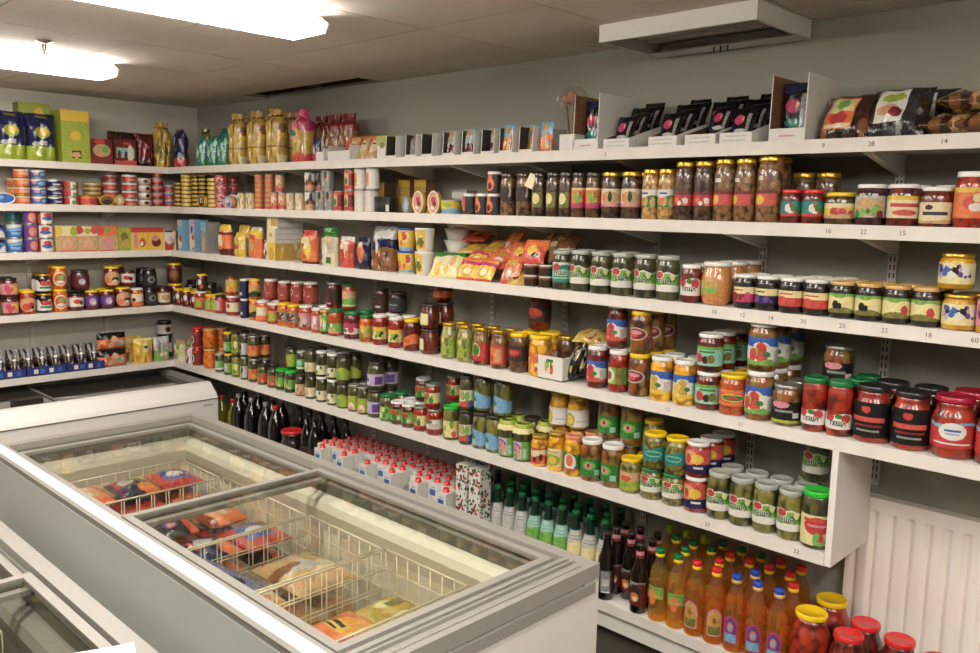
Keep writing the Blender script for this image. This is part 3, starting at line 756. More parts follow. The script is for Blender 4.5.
J('g_redmulti', 'red jar with multicoloured vegetable label', .066, .108, 'silver', 'red', [B_('y'), X_(9, ['g', 'z', 'G', 'V'], -.7, .1, .7, .9, .2, 14), U_(.12, 0, 1, 'R')], .2, .66, **gk)
J('g_redwhite', 'red jar with red-edged white label', .070, .112, 'silver', 'red', [B_('W'), E_(-.4, .7, .5, .2, 'V'), R_(-.3, .1, .6, .56, 's'), R_(-3, .9, 3, 1, 'R'), U_(.08, 0, 1, 'R')], .22, .66, **gk)
J('g_yellowlbl', 'green-lidded gherkin jar with yellow label', .070, .144, 'green', 'gherk', [B_('y'), X_(9, ['L', 'g', 'Y', 'z'], -.7, .1, .7, .9, .16, 5)], .1, .58, lr=.98, **gk)
J('g_slim', 'slim dark jar with pale-and-red label', .058, .144, 'dark', 'darkg', [B_('C'), X_(6, ['g', 'T'], -.6, .4, .6, .9, .2, 6), U_(.34, .05, 3, 'z'), R_(.5, 0, 1, .4, 'B')], .12, .6, **gk)
J('g_blue', 'dark jar with sky-blue label', .072, .150, 'dark', 'gherk', [B_('b'), W_(.82, .14, 2, '-', 2.6), E_(-.6, .5, .3, .16, 'G'), E_(-.6, .2, .3, .18, 's')], .1, .56, **gk)
G('g_cloth', 'gherkin jar with green-and-cream paper-covered lid', 'jar', lambda: clothjar('gherkin_jar', .074, .146, ct('darkg'), [B_('g'), R_(-.75, .05, .35, .98, 'u'), E_(-.2, .66, .44, .22, 'P'), E_(-.2, .66, .34, .14, 'p'), X_(5, ['g', 'V', 'a'], -.6, .1, .2, .45, .16, 4), R_(.4, .1, .7, .6, 'e')], ('L', 'y')), .074, .146)
ve = dict(kind='pickled_vegetable_jar')
J('v_yellow', 'yellow pepper jar with orange-red label', .064, .118, 'gold', 'yel', [B_('C'), U_(.5, .08, 4, 'z'), X_(6, ['O', 'd', 'R'], -.6, .05, .6, .45, .14, 5), W_(.86, .02, 3, 'z')], .1, .62, **ve)
J('v_patty', 'yellow squash jar with white lemon label', .082, .134, 'gold', 'yel', [B_('W'), E_(-.5, .4, .4, .4, 'L'), E_(-.5, .4, .28, .28, 'Y'), R_(.0, .3, .8, .4, 's')], .1, .58, 'bulge', .9, **ve)
J('v_lime', 'yellow squash jar with pale lime label', .066, .146, 'gold', 'yel', [B_('y'), E_(0, .35, .7, .34, 'L'), E_(0, .35, .4, .2, 'Y'), R_(-.5, .76, .5, .86, 'T')], .14, .6, **ve)
J('v_pinklid', 'yellow pepper jar with pinkish lid', .072, .152, 'pinkish', 'yel', [B_('G'), E_(0, .5, .55, .5, 'W'), E_(0, .6, .3, .36, 'O'), U_(.1, 0, 1, 'z')], .16, .56, **ve)
J('v_green', 'mixed vegetable jar with dark green label', .080, .152, 'white', 'mix', [B_('G'), E_(-.1, .6, .5, .26, 'g'), E_(-.1, .6, .28, .16, 'p'), R_(.35, .08, .75, .4, 'e'), E_(-.1, .62, .12, .1, 'r')], .14, .56, **ve)
J('v_yellowlid', 'small jar with peach-and-lime label', .076, .122, 'yellow', 'olive', [B_('L'), W_(.5, .04, 3, 'a'), E_(0, .66, .4, .16, 'z'), R_(-.4, .2, .4, .34, 'g')], .1, .62, **ve)
J('v_teal', 'relish jar with teal wavy label, yellow lid', .080, .124, 'yellow', 'olive', [B_('E'), W_(.84, .1, 3, '-'), U_(.1, .08, 3, '-'), E_(0, .5, .6, .18, 'e'), E_(0, .5, .52, .12, 'E')], .22, .68, **ve)
J('v_tealback', 'yellow-green jar behind teal-labelled relish', .070, .124, 'yellow', 'olive', [B_('o'), E_(0, .5, .5, .3, 'p')], .22, .68, **ve)
J('v_grain', 'short gherkin jar with green wavy label', .076, .106, 'dgreen', 'olive', TES, .26, .82, **ve)
J('v_redblue', 'red lecho jar with orange-and-blue label', .078, .116, 'white', 'red', [B_('z'), E_(-.2, .66, .5, .3, 'a'), E_(.3, .6, .4, .2, 'Y'), E_(-.3, .6, .2, .2, 'R'), U_(.34, .06, 2, 'N'), R_(.1, .2, .7, .28, 'W')], .14, .82, **ve)
J('v_greenlid', 'green-lidded gherkin jar with cream label', .084, .172, 'green', 'darkg', [B_('y'), E_(0, .64, .7, .3, 'R'), R_(-.5, .62, .5, .7, 'p'), R_(-.75, .78, .75, .9, 'z'), X_(6, ['G', 'g', 'R'], -.7, .08, .8, .26, .16, 3)], .08, .6, 'std', .98, **ve)
# floor shelf jars
J('b_yellow', 'large tomato jar with yellow lid', .118, .205, 'yellow', 'tom', [B_('-'), R_(-.3, .3, .5, .8, 'Y'), E_(.1, .5, .3, .2, 'z')], .02, .4, 'shoulder', .8, kind='large_pickle_jar')
J('b_red', 'large dark tomato jar with red lid', .100, .182, 'red', 'dred', [B_('k'), E_(0, .6, .5, .2, 's')], .3, .62, 'shoulder', .84, kind='large_pickle_jar')
J('b_dark', 'large dark jar with red cloth-like lid', .12, .2, 'red', 'jam', None, .1, .5, 'shoulder', .95, kind='large_pickle_jar')

def CHERRY(seed):
    q = random.Random(seed)
    a = [B_('W')]
    for k in range(46):
        r = q.uniform(.12, .22)
        a.append(E_(q.uniform(-.95, .95), q.uniform(.02, .98), r, r * .2, ['D', 'r', 'G', 'D', 'R'][k % 5]))
    return a
# cans, tins, tubs, boxes, bags, bottles
def Cn(key, desc, w, h, art, rim='silver', kind='tin_can'):
    G(key, desc, 'can', lambda: can(kind, w, h, art, rim), w, h)
Cn('c_orange', 'orange fish tin', .080, .047, [B_('O'), W_(.84, 0, 1, 'W'), U_(.16, 0, 1, 'z'), E_(0, .5, .5, .25, 'a')], 'gold')
Cn('c_blue', 'blue-and-white fish tin', .078, .047, [B_('B'), W_(.78, .1, 3, 'W'), E_(.3, .4, .4, .24, 'b'), E_(-.5, .5, .3, .2, 'p')])
Cn('c_navy', 'navy fish tin', .078, .047, [B_('N'), W_(.82, .1, 3, 'W'), E_(0, .4, .5, .2, 'B'), R_(-.3, .2, .5, .4, 's')])
Cn('c_redw', 'red fish tin with white panel', .084, .044, [B_('R'), R_(-.2, 0, .4, 1, 'W'), X_(4, ['r', 'g'], -.2, .2, .4, .8, .2, 3)])
Cn('c_gold', 'plain gold tin', .100, .026, [B_('o'), W_(.7, 0, 1, 'y'), U_(.3, 0, 1, 't')], 'gold')
Cn('c_redsingle', 'single orange-red tin', .100, .056, [B_('z'), W_(.7, 0, 1, 'O'), E_(0, .4, .6, .3, 'R')], 'gold')
Cn('c_redwhite', 'red tin with white rim stripe', .086, .046, [B_('R'), W_(.74, 0, 1, 'W'), E_(0, .4, .4, .3, 'z'), R_(-.4, .1, .3, .3, 'a')])
Cn('c_grey', 'grey-and-white pâté tin', .078, .042, [B_('s'), W_(.6, .1, 4, 'W'), U_(.3, .08, 4, 'a'), E_(0, .5, .3, .3, 'k')])
Cn('c_pink', 'pink-and-red pâté tin', .066, .042, [B_('z'), W_(.7, .1, 4, 'p'), U_(.3, .1, 5, 'm')])
Cn('c_bluered', 'blue-and-red small tin', .066, .044, [B_('B'), U_(.5, 0, 1, 'R'), W_(.8, 0, 1, 'a')])
Cn('c_blackgold', 'thin black-and-gold sprat tin', .052, .024, [B_('K'), W_(.62, 0, 1, 'Y'), R_(-.6, .1, .6, .5, 'd')], 'gold', kind='sprat_tin')
Cn('c_goldthin', 'thin gold sprat tin', .060, .024, [B_('Y'), W_(.7, 0, 1, 'y'), U_(.2, 0, 1, 'd')], 'gold', kind='sprat_tin')
Cn('c_redflower', 'red tin with white flowers', .072, .046, [B_('R'), X_(8, ['W', 'p', 'r'], -.8, .1, .8, .9, .16, 3)])
Cn('c_orangebox', 'flat orange sardine tin', .050, .026, [B_('O'), W_(.7, 0, 1, 'a'), R_(-.5, .2, .5, .5, 'z')], 'gold', kind='sardine_tin')
Cn('c_tallorange', 'small orange can with cream label', .046, .088, [B_('a'), E_(0, .6, .6, .2, 'C'), U_(.22, .03, 4, 'z'), X_(5, ['O', 't'], -.6, .2, .6, .5, .12, 4)])
Cn('c_yellowish', 'small yellowish speckled can', .048, .086, [B_('y'), X_(12, ['V', 'L', 'p', 'W'], -.8, .05, .8, .95, .14, 3)])
Cn('c_beige', 'small beige can', .046, .086, [B_('C'), X_(7, ['a', 'O', 'T'], -.8, .05, .8, .95, .16, 4)])
Cn('c_brown', 'small brown-and-white can', .052, .092, [B_('t'), W_(.6, .1, 4, 'W'), X_(6, ['d', 'z', 'K'], -.8, .2, .8, .9, .16, 4), U_(.3, .05, 3, 'a')])
Cn('c_greybeige', 'tall grey-beige can', .064, .096, [B_('S'), X_(8, ['s', 'k', 'T'], -.8, .1, .8, .9, .16, 4)], kind='tall_can')
Cn('c_redgreen', 'red can with green emblem', .056, .096, [B_('r'), R_(-.6, 0, .3, 1, 'a'), E_(-.1, .45, .3, .18, 'G'), W_(.86, 0, 1, 'z'), U_(.2, 0, 1, 'R')], kind='tall_can')
Cn('c_white', 'white can with orange panel', .062, .100, [B_('W'), R_(-.6, .1, .1, .8, 'a'), R_(-.6, .3, .1, .7, 'O')], kind='tall_can')
Cn('c_whitelow', 'plain white can with cream stripe', .062, .100, [B_('W'), R_(-.35, .0, .0, .95, 'C'), R_(-.6, .1, -.4, .8, 's')], kind='tall_can')
Cn('c_goldcyl', 'gold drum can', .060, .075, [B_('o'), W_(.7, 0, 1, 'Y'), E_(0, .5, .4, .2, 't')], 'gold', kind='tall_can')
Cn('c_bluezig', 'navy can with white zigzag', .082, .078, [B_('B'), W_(.55, .2, 4, 'N'), U_(.3, .24, 4, 'W'), R_(-.5, .6, .3, .7, 'b')], kind='milk_can')
Cn('c_lightblue', 'light blue can', .080, .078, [B_('b'), W_(.8, .08, 2, 'W'), U_(.5, .03, 3, 'B'), R_(-.6, .2, .4, .4, 'b')], kind='milk_can')
Cn('c_purpor', 'purple-and-orange can', .070, .076, [B_('P'), E_(.3, .5, .5, .4, 'O'), E_(.2, .5, .3, .24, 'p')], kind='milk_can')
Cn('c_rwb', 'red, white and blue can', .078, .076, [B_('W'), E_(0, .7, .4, .2, 'R'), E_(0, .42, .6, .16, 'B'), R_(-3, 0, -.7, 1, 'z')], kind='milk_can')
Cn('c_teal', 'teal can at the back', .080, .080, [B_('E'), W_(.6, 0, 1, 'b')], kind='milk_can')
Cn('c_hamround', 'round black ham tin on its side', .110, .070, [B_('K'), R_(-.5, .3, .5, .7, 'k'), R_(.3, .0, .5, .5, 'W')], 'dark', kind='ham_tin')
def O(key, desc, w, h, d, art, rim): G(key, desc, 'tin', lambda: oval_tin('oval_tin', w, h, d, art, rim), w, h, d)
O('o_pink', 'upright oval tin with cream rim and crimson picture', .068, .095, .03, [B_('p'), E_(0, .5, .8, .4, 'a'), E_(0, .62, .5, .16, 'M'), E_(.2, .42, .4, .14, 'r'), E_(-.2, .24, .4, .1, 'W')], 'C')
O('o_gold', 'upright oval tin with gold rim and red emblem', .080, .072, .03, [B_('d'), E_(0, .55, .5, .3, 'C'), E_(.1, .6, .3, .16, 'R'), E_(0, .3, .4, .1, 'K')], 'o')
O('o_pinkblue', 'oval tin with pink, white and blue face', .092, .068, .03, [B_('u'), E_(-.2, .6, .5, .2, 'W'), E_(.3, .3, .3, .2, 'B'), E_(-.3, .3, .3, .2, 'p')], 'u')
O('o_brown', 'brown-gold oval tin on its edge', .085, .062, .03, [B_('t'), E_(0, .3, .7, .3, 'k')], 'o')
O('o_goldround', 'small gold-rimmed round tin', .052, .064, .03, [B_('T'), E_(0, .5, .5, .3, 'W')], 'o')
O('o_blue', 'blue oval fish tin with white rim', .115, .058, .03, [B_('B'), E_(-.3, .6, .3, .2, 'b')], 'W')
O('o_greyblue', 'grey-blue upright tin', .04, .07, .03, [B_('b'), E_(0, .5, .5, .3, 's')], 'S')
def Tu(key, desc, w, h, art, lidc, taper=.8, body=None, kind='plastic_tub'):
    G(key, desc, 'tub', lambda: tub(kind, w, h, art, lidc, taper, body), w, h)
Tu('t_noodle', 'yellow noodle cup with blue rim', .085, .098, [B_('Y'), X_(8, ['O', 'z', 'y'], -.8, .15, .8, .8, .18, 4), U_(.12, .04, 4, 'b')], 'blue', .78, kind='noodle_cup')
Tu('t_noodlew', 'yellow-and-white noodle cup', .085, .100, [B_('Y'), X_(8, ['y', 'V', 'o'], -.8, .2, .2, .8, .2, 6), R_(.35, 0, 3, 1, 'W'), U_(.1, 0, 1, 'y')], 'white', .78, kind='noodle_cup')
Tu('t_white', 'plain white noodle bowl', .115, .050, None, 'white', .72, kind='noodle_bowl')
Tu('t_brown', 'small brown spread tub with white lid', .056, .042, [B_('d'), W_(.8, 0, 1, 't')], 'white', .86)
Tu('t_yb', 'yellow-and-blue cheese tub', .085, .058, [B_('Y'), U_(.4, .05, 3, 'b'), E_(0, .7, .4, .2, 'L')], 'grey', .9)
def Bx(key, desc, w, h, d, art, side='C', top=None, sart=None, kind='food_carton', cat='box'):
    G(key, desc, cat, lambda: carton(kind, w, h, d, art, side, top, sart), w, h, d)
Bx('x_limebox', 'lime carton with small brown window', .150, .285, .16, [B_('L'), R_(-.3, .08, .35, .24, 'd'), E_(0, .16, .3, .06, 'a'), W_(.8, 0, 1, 'Y'), E_(0, .52, .36, .09, 'Y')], 'L', 'L')
Bx('x_limeback', 'lime carton at the back', .16, .32, .09, [B_('L'), E_(.3, .85, .3, .08, 'Y')], 'V', 'L')
Bx('x_maroon', 'maroon pack with salad picture', .122, .14, .07, [B_('m'), E_(0, .55, .8, .26, 'T'), E_(.3, .6, .3, .14, 'g'), E_(-.2, .9, .5, .1, 'R'), U_(.3, .02, 3, 'r')], 'm', 'm')
Bx('x_maroon2', 'maroon pack with pale green picture', .126, .148, .07, [B_('m'), R_(-.8, .3, .85, .68, 'e'), X_(6, ['d', 'm', 'W'], -.7, .32, .7, .5, .2, 4), R_(-.2, .8, .5, .88, 'z'), U_(.2, .02, 3, 'z')], 'm', 'm')
Bx('x_cake', 'beige waffle-cake box with green-and-yellow top', .112, .145, .05, [B_('T'), W_(.62, 0, 1, 'y'), E_(-.7, .8, .34, .18, 'Y'), E_(.7, .8, .34, .18, 'L'), E_(.1, .3, .5, .22, 'a'), R_(-.9, .0, .9, .06, 'z')], 'T', 'y', kind='cake_box')
Bx('x_cake2', 'beige waffle-cake box with red-and-yellow top', .112, .143, .05, [B_('T'), W_(.62, 0, 1, 'C'), E_(-.8, .85, .4, .16, 'R'), E_(.7, .85, .4, .16, 'z'), E_(0, .82, .3, .12, 'L'), E_(0, .32, .5, .2, 'a'), R_(-.9, .0, .9, .06, 'z')], 'T', 'C', kind='cake_box')
Bx('x_cake3', 'orange-topped waffle-cake box', .112, .143, .05, [B_('T'), W_(.62, 0, 1, 'O'), E_(-.8, .85, .4, .2, 'z'), E_(0, .85, .3, .1, 'g'), E_(0, .32, .5, .2, 'p'), R_(-.9, .0, .9, .06, 'z')], 'T', 'O', kind='cake_box')
Bx('x_olive', 'olive-yellow dessert box', .072, .135, .05, [B_('L'), E_(0, .6, .6, .2, 'V'), E_(.2, .3, .5, .2, 'o')], 'V', 'L', kind='dessert_box')
Bx('x_yellow', 'yellow dessert box with red top', .098, .135, .05, [B_('Y'), W_(.8, 0, 1, 'R'), R_(-.6, .1, -.2, .8, 'p'), E_(.4, .35, .4, .2, 'z'), E_(.3, .3, .2, .1, 'W')], 'Y', 'R', kind='dessert_box')
Bx('x_yellow2', 'second yellow dessert box with red pie picture', .096, .135, .05, [B_('Y'), W_(.8, 0, 1, 'R'), E_(.1, .36, .6, .2, 'm'), E_(0, .55, .4, .14, 'p')], 'Y', 'R', kind='dessert_box')
Bx('x_whitered', 'white box with red tomato picture', .088, .118, .05, [B_('W'), U_(.4, .1, 4, 'R'), E_(0, .55, .4, .16, 's'), W_(.92, 0, 1, 'r')], 'W', 'W', kind='soup_box')
Bx('x_multi', 'small multicoloured soup box', .042, .115, .05, [B_('C'), X_(8, ['R', 'g', 'k', 'O'], -.8, .1, .8, .8, .2, 4)], 'k', 'R', kind='soup_box')
Bx('x_bluecream', 'tall pale blue box with cream dish picture', .055, .185, .09, [B_('b'), E_(0, .28, .9, .2, 'C'), E_(.3, .4, .7, .1, 'R'), W_(.8, 0, 1, 's')], 'b', 's', kind='porridge_box')
Bx('x_cream', 'tall cream-and-blue box with red arc', .060, .190, .09, [B_('u'), E_(0, .3, .9, .24, 'C'), E_(.6, .45, .7, .08, 'R'), E_(.4, .1, .3, .05, 'R'), E_(0, .7, .4, .1, 'N')], 'b', 's', kind='porridge_box')
Bx('x_greyblue', 'tall grey-blue box', .060, .18, .09, [B_('S'), W_(.7, 0, 1, 'b'), E_(0, .3, .5, .2, 'T')], 'S', 'S', kind='porridge_box')
Bx('x_gold', 'flat gold sardine carton', .120, .022, .07, [B_('o'), R_(-.6, .3, .6, .6, 'Y')], 'd', 'o', kind='sardine_carton')
Bx('x_goldb', 'gold carton at the back', .08, .075, .05, [B_('o'), W_(.6, 0, 1, 'Y')], 't', 'o', kind='sardine_carton')
Bx('x_grey', 'flat grey carton at the back', .09, .034, .06, [B_('s'), W_(.7, 0, 1, 'S')], 'S', 's', kind='sardine_carton')
Bx('x_whiteside', 'white-lilac carton', .10, .075, .05, [B_('W'), X_(6, ['u', 'p'], -.8, .1, .8, .9, .2, 4)], 'W', 'W')
Bx('x_noodlebox', 'white-and-gold noodle carton', .075, .165, .17, [B_('C'), U_(.55, 0, 1, 'Y'), E_(0, .2, .6, .2, 'o'), R_(-.5, .75, .3, .85, 'T')], 'W', 'W', [B_('W'), U_(.52, 0, 1, 'o'), X_(14, ['Y', 'y', 'o'], -1, .1, 1, .5, .1, 5), R_(-.9, .65, .9, .68, 's'), R_(-.9, .8, .9, .83, 's')], kind='noodle_carton')
Bx('x_noodletop', 'flat noodle carton on top of another', .10, .055, .15, [B_('C'), R_(-.3, .2, .9, .9, 'o')], 'W', 'W', [B_('s'), R_(-.9, .2, .9, .5, 'W')], kind='noodle_carton')
Bx('x_limewhite', 'lime-and-white tea carton', .080, .10, .06, [B_('W'), W_(.6, 0, 1, 'L'), E_(-.1, .6, .4, .14, 'V'), R_(.4, 0, 1, 1, 'L')], 'L', 'L', kind='tea_carton')
Bx('x_bluepack', 'blue-and-white spice pack in white tray', .06, .07, .03, [B_('b'), E_(0, .5, .6, .3, 'C'), W_(.8, 0, 1, 'B')], 'B', 'W', kind='spice_pack')
Bx('x_tetra', 'white cherry-patterned juice carton', .064, .165, .064, CHERRY(3), 'W', 'W', CHERRY(4), kind='juice_carton', cat='carton')
G('milk', 'small white milk carton with red cap', 'carton', lambda: milk('milk_carton', .058, .185, .058, [B_('W'), R_(-.7, .70, .5, .84, 'B'), R_(-.5, .87, .4, .92, 'b'), R_(-.75, .5, .75, .54, 'p'), U_(.3, .04, 3, 'g')], 'red'), .058, .203)
def Bg(key, desc, w, h, d, art, back='s', top='crimp', kind='food_bag', seed=1, tie='t'):
    G(key, desc, 'bag', lambda: bag(kind, w, h, d, art, back, top, None, seed, tie), w, h, d)
Bg('p_navylime', 'navy-and-lime groats bag with oval emblem', .152, .255, .09, [B_('N'), U_(.30, 0, 2, 'L'), E_(0, .6, .56, .12, 'L'), E_(.1, .62, .36, .07, 'Y'), R_(-.35, .9, .4, .95, 'V'), R_(-.2, .34, .3, .44, 's'), E_(-.4, .36, .3, .05, 's')], 'N', seed=3)
Bg('p_maroon', 'tall dark maroon bag', .10, .19, .06, [B_('m'), E_(0, .5, .6, .16, 'r'), E_(.2, .6, .3, .06, 'p'), U_(.12, .02, 3, 'K')], 'm', seed=5, kind='tea_bag_pack')
Bg('p_maroonback', 'crumpled dark red bag at the back', .16, .2, .05, [B_('m'), W_(.8, .03, 4, 'd')], 'm', seed=8, kind='tea_bag_pack')
Bg('p_yellow', 'tied bag of yellow pasta', .115, .275, .09, [B_('o'), X_(34, ['Y', 'o', 'y', 't'], -1, .02, 1, .82, .1, 4), R_(-3, .32, 3, .345, 't')], 'o', 'tied', 'pasta_bag', 4, 'd')
Bg('p_yellow2', 'single tied yellow pasta bag by the corner', .105, .265, .08, [B_('o'), X_(34, ['Y', 'o', 'V', 't'], -1, .02, 1, .82, .1, 14), R_(-3, .34, 3, .36, 't')], 'o', 'tied', 'pasta_bag', 14, 'd')
Bg('p_navyred', 'dark navy bag with red base', .10, .225, .07, [B_('N'), U_(.24, .02, 4, 'R'), W_(.92, 0, 1, 'm'), E_(-.3, .6, .12, .2, 's')], 'K', seed=6)
Bg('p_teal', 'teal translucent bag of pasta', .088, .165, .06, [B_('E'), X_(20, ['e', 'E', 'G', 's'], -1, .05, 1, .85, .13, 6), R_(-3, .48, 3, .51, 'e')], 'E', seed=7, kind='pasta_bag')
Bg('p_tealtall', 'taller teal bag at the back', .075, .225, .05, [B_('E'), X_(12, ['D', 'E', 'e'], -1, .05, 1, .85, .13, 9)], 'E', seed=9, kind='pasta_bag')
Bg('p_olive', 'olive-yellow tied bag at the back', .10, .24, .06, [B_('V'), X_(16, ['o', 'V', 't'], -1, .05, 1, .85, .13, 5)], 'V', 'tied', 'pasta_bag', 21, 'K')
Bg('p_pinkyellow', 'pasta bag with pink top and red base', .120, .255, .09, [B_('o'), W_(.58, .05, 3, 'M'), X_(8, ['R', 'p', 'z'], -1, .6, .3, .95, .16, 3), U_(.17, .03, 3, 'z'), X_(10, ['Y', 't', 'o'], -.6, .2, .8, .55, .1, 7), E_(-.3, .55, .3, .06, 'E')], 'M', 'tied', 'pasta_bag', 31, 'M')
Bg('p_redbrown', 'reddish-brown tied pasta bag', .110, .235, .08, [B_('t'), W_(.66, .04, 4, 'r'), X_(14, ['t', 'a', 'r'], -.9, .05, .9, .7, .12, 3), E_(-.2, .6, .08, .16, 'C')], 'm', 'tied', 'pasta_bag', 33, 'm')
Bg('p_bluepink', 'small navy-and-pink pack', .055, .11, .03, [B_('N'), E_(-.2, .5, .4, .2, 's'), U_(.34, .03, 4, 'M')], 'N', seed=5)
Bg('p_soup', 'orange-and-tan soup packet in the white tray', .085, .115, .02, [B_('T'), E_(-.5, .6, .5, .3, 'z'), E_(.3, .5, .5, .26, 'C'), R_(0, .6, .6, .66, 't'), W_(.9, .02, 4, 'O')], 's', seed=6, kind='soup_packet')
Bg('p_grey', 'grey spice packet', .062, .092, .03, [B_('S'), E_(.1, .7, .5, .1, 'o'), E_(0, .5, .5, .2, 's')], 'S', seed=7, kind='spice_packet')
Bg('p_spice', 'blue-and-white spice packet with dark red base', .060, .100, .02, [B_('b'), E_(0, .8, .7, .2, 'T'), E_(0, .55, .8, .2, 's'), U_(.4, .04, 4, 'm')], 'S', seed=8, kind='spice_packet')
Bg('p_spiceo', 'orange-based spice packet with sky-blue top', .060, .104, .02, [B_('b'), E_(0, .8, .4, .14, 'o'), U_(.56, .05, 4, 'O'), X_(6, ['d', 'o', 'C'], -.7, .1, .7, .5, .16, 3)], 'S', seed=9, kind='spice_packet')
Bg('p_black', 'black seed packet with pink oval', .078, .115, .02, [B_('K'), E_(-.3, .62, .44, .14, 'M'), E_(.0, .64, .12, .07, 'p'), R_(.35, .1, .65, .8, 'S'), E_(-.1, .3, .5, .06, 's'), R_(-.9, .1, -.6, .4, 'N')], 'K', 'pillow', 'seed_packet', 12)
Bg('p_blacktall', 'tall dark seed packet with pink oval', .092, .165, .026, [B_('K'), E_(-.2, .6, .5, .12, 'M'), E_(.1, .62, .14, .05, 'p'), R_(.35, .2, .7, .8, 'S'), E_(-.1, .3, .6, .08, 'E'), E_(.1, .16, .5, .07, 'V'), W_(.84, .02, 3, 'N')], 'K', 'pillow', 'seed_packet', 13)
Bg('p_clearorange', 'clear bag of dark dates with orange label', .150, .145, .07, [B_('d'), X_(26, ['K', 'd', 'm', 't'], -1, .05, 1, .85, .12, 8), R_(-.75, .16, .4, .86, 'O'), R_(-.68, .5, .34, .82, 'y'), E_(-.1, .66, .3, .1, 'g'), E_(-.2, .38, .36, .14, 'R'), R_(-.68, .18, .34, .26, 'C')], 'd', 'pillow', 'dried_fruit_bag', 5)
Bg('p_clearwhite', 'clear bag of black prunes with white label', .165, .150, .07, [B_('k'), X_(26, ['K', 'k', 'd', 'S'], -1, .05, 1, .95, .12, 9), R_(-.62, .24, .36, .9, 'W'), E_(-.1, .72, .4, .1, 'L'), E_(-.2, .46, .4, .1, 'a'), E_(.1, .4, .2, .1, 'r')], 'k', 'pillow', 'dried_fruit_bag', 6)
Bg('p_nuts', 'yellow-brown bag of dried snacks', .16, .16, .055, [B_('t'), X_(40, ['o', 't', 'T', 'd'], -1, .02, 1, .98, .11, 8), E_(0, .5, .2, .1, 'C')], 't', 'pillow', 'dried_snack_bag', 7)
Bg('p_brownyellow', 'orange-brown bag with yellow top', .112, .170, .06, [B_('O'), W_(.78, .03, 4, 'Y'), E_(-.2, .48, .5, .2, 'C'), R_(-3, .66, 3, .76, 'm'), U_(.2, .02, 3, 'm')], 'O', seed=3, kind='snack_bag')
Bg('p_yellowbag', 'yellow bag leaning beside red-and-yellow one', .095, .13, .05, [B_('Y'), X_(8, ['y', 'o', 'Y'], -.9, .1, .9, .9, .2, 3), E_(0, .4, .5, .1, 'z')], 'Y', seed=4, kind='snack_bag')
Bg('p_yellowpale', 'pale yellow-green bag at the back', .10, .17, .05, [B_('y'), W_(.6, .05, 3, 'Y'), E_(0, .5, .4, .2, 'C')], 'Y', seed=14, kind='snack_bag')
Bg('p_yellowred', 'yellow-orange bag with red title', .112, .165, .06, [B_('O'), W_(.6, .05, 3, 'Y'), R_(-.8, .6, .4, .76, 'R'), E_(-.2, .4, .44, .18, 'T'), W_(.93, .02, 6, 's')], 'Y', seed=5, kind='snack_bag')
Bg('p_redround', 'orange cheese-snack bag with red figure', .115, .165, .07, [B_('O'), E_(0, .56, .7, .26, 'y'), R_(-.5, .16, -.05, .6, 'R'), E_(.3, .3, .4, .2, 'Y'), W_(.82, .03, 4, 'z'), U_(.08, .0, 3, 'm')], 'O', seed=6, kind='snack_bag')
Bg('p_cleargreen', 'clear bag tied with green ribbon', .115, .180, .06, [B_('C'), X_(10, ['W', 'T', 's'], -.9, .1, .9, .8, .2, 4), R_(0, .06, .6, .24, 'G'), W_(.76, .02, 3, 'G')], 's', 'tied', 'bread_bag', 7, 'G')
Bg('p_redwhite', 'red-and-orange bag with white top', .10, .145, .05, [B_('z'), E_(0, .6, .6, .26, 'C'), R_(-.6, .2, .0, .6, 'R'), E_(.4, .4, .3, .16, 'O'), W_(.86, .03, 4, 'W')], 'z', seed=8, kind='snack_bag')
Bg('p_navyor', 'navy bag with orange bread picture', .090, .145, .05, [B_('N'), E_(.1, .5, .5, .3, 'O'), E_(.1, .76, .3, .1, 'o'), U_(.12, .02, 3, 'k')], 'N', seed=9, kind='snack_bag')
Bg('p_buck', 'clear bag of brown buckwheat with navy band', .150, .200, .09, [B_('t'), W_(.5, .04, 3, 'N'), W_(.7, .04, 3, 's'), W_(.9, .02, 3, 'S'), E_(-.2, .58, .12, .2, 'W'), X_(14, ['a', 't', 'd'], -1, .05, 1, .45, .06, 4)], 'd', seed=10, kind='buckwheat_bag')
Bg('p_clearback', 'clear crumpled bag behind the buckwheat', .10, .19, .06, [B_('S'), X_(10, ['N', 's', 'k'], -.9, .1, .9, .9, .2, 6)], 'S', seed=16, kind='buckwheat_bag')
Bg('p_traycream', 'pale yellow noodle tray pack', .150, .118, .035, [B_('y'), E_(0, .5, .8, .36, 'C'), W_(.8, .04, 2, 'G'), X_(8, ['Y', 'a', 'y'], -.7, .1, .9, .7, .18, 4)], 's', 'pillow', 'noodle_pack', 4)
Bg('p_noodlem', 'yellow noodle pack with magenta band', .110, .10, .035, [B_('Y'), R_(-3, .62, 3, .78, 'M'), W_(.8, .02, 3, 'O'), E_(0, .34, .6, .22, 'o'), E_(.1, .34, .4, .14, 'y'), U_(.08, 0, 1, 'z')], 'O', 'pillow', 'noodle_pack', 5)
Bg('p_noodleo', 'orange noodle pack', .105, .115, .035, [B_('O'), E_(0, .34, .5, .2, 'p'), E_(0, .34, .36, .12, 'W'), E_(.1, .74, .5, .1, 'o'), U_(.1, 0, 1, 'z')], 'O', 'pillow', 'noodle_pack', 6)
Bg('p_noodler', 'orange-red noodle pack', .11, .10, .035, [B_('z'), W_(.5, .1, 3, 'O'), E_(0, .5, .4, .2, 'Y'), E_(.3, .3, .3, .1, 'd')], 'z', 'pillow', 'noodle_pack', 7)
Bg('p_noodley', 'yellow noodle pack with red top', .12, .10, .035, [B_('o'), W_(.7, .05, 3, 'z'), E_(0, .4, .5, .2, 'Y'), E_(-.5, .3, .2, .1, 'd')], 'o', 'pillow', 'noodle_pack', 8)
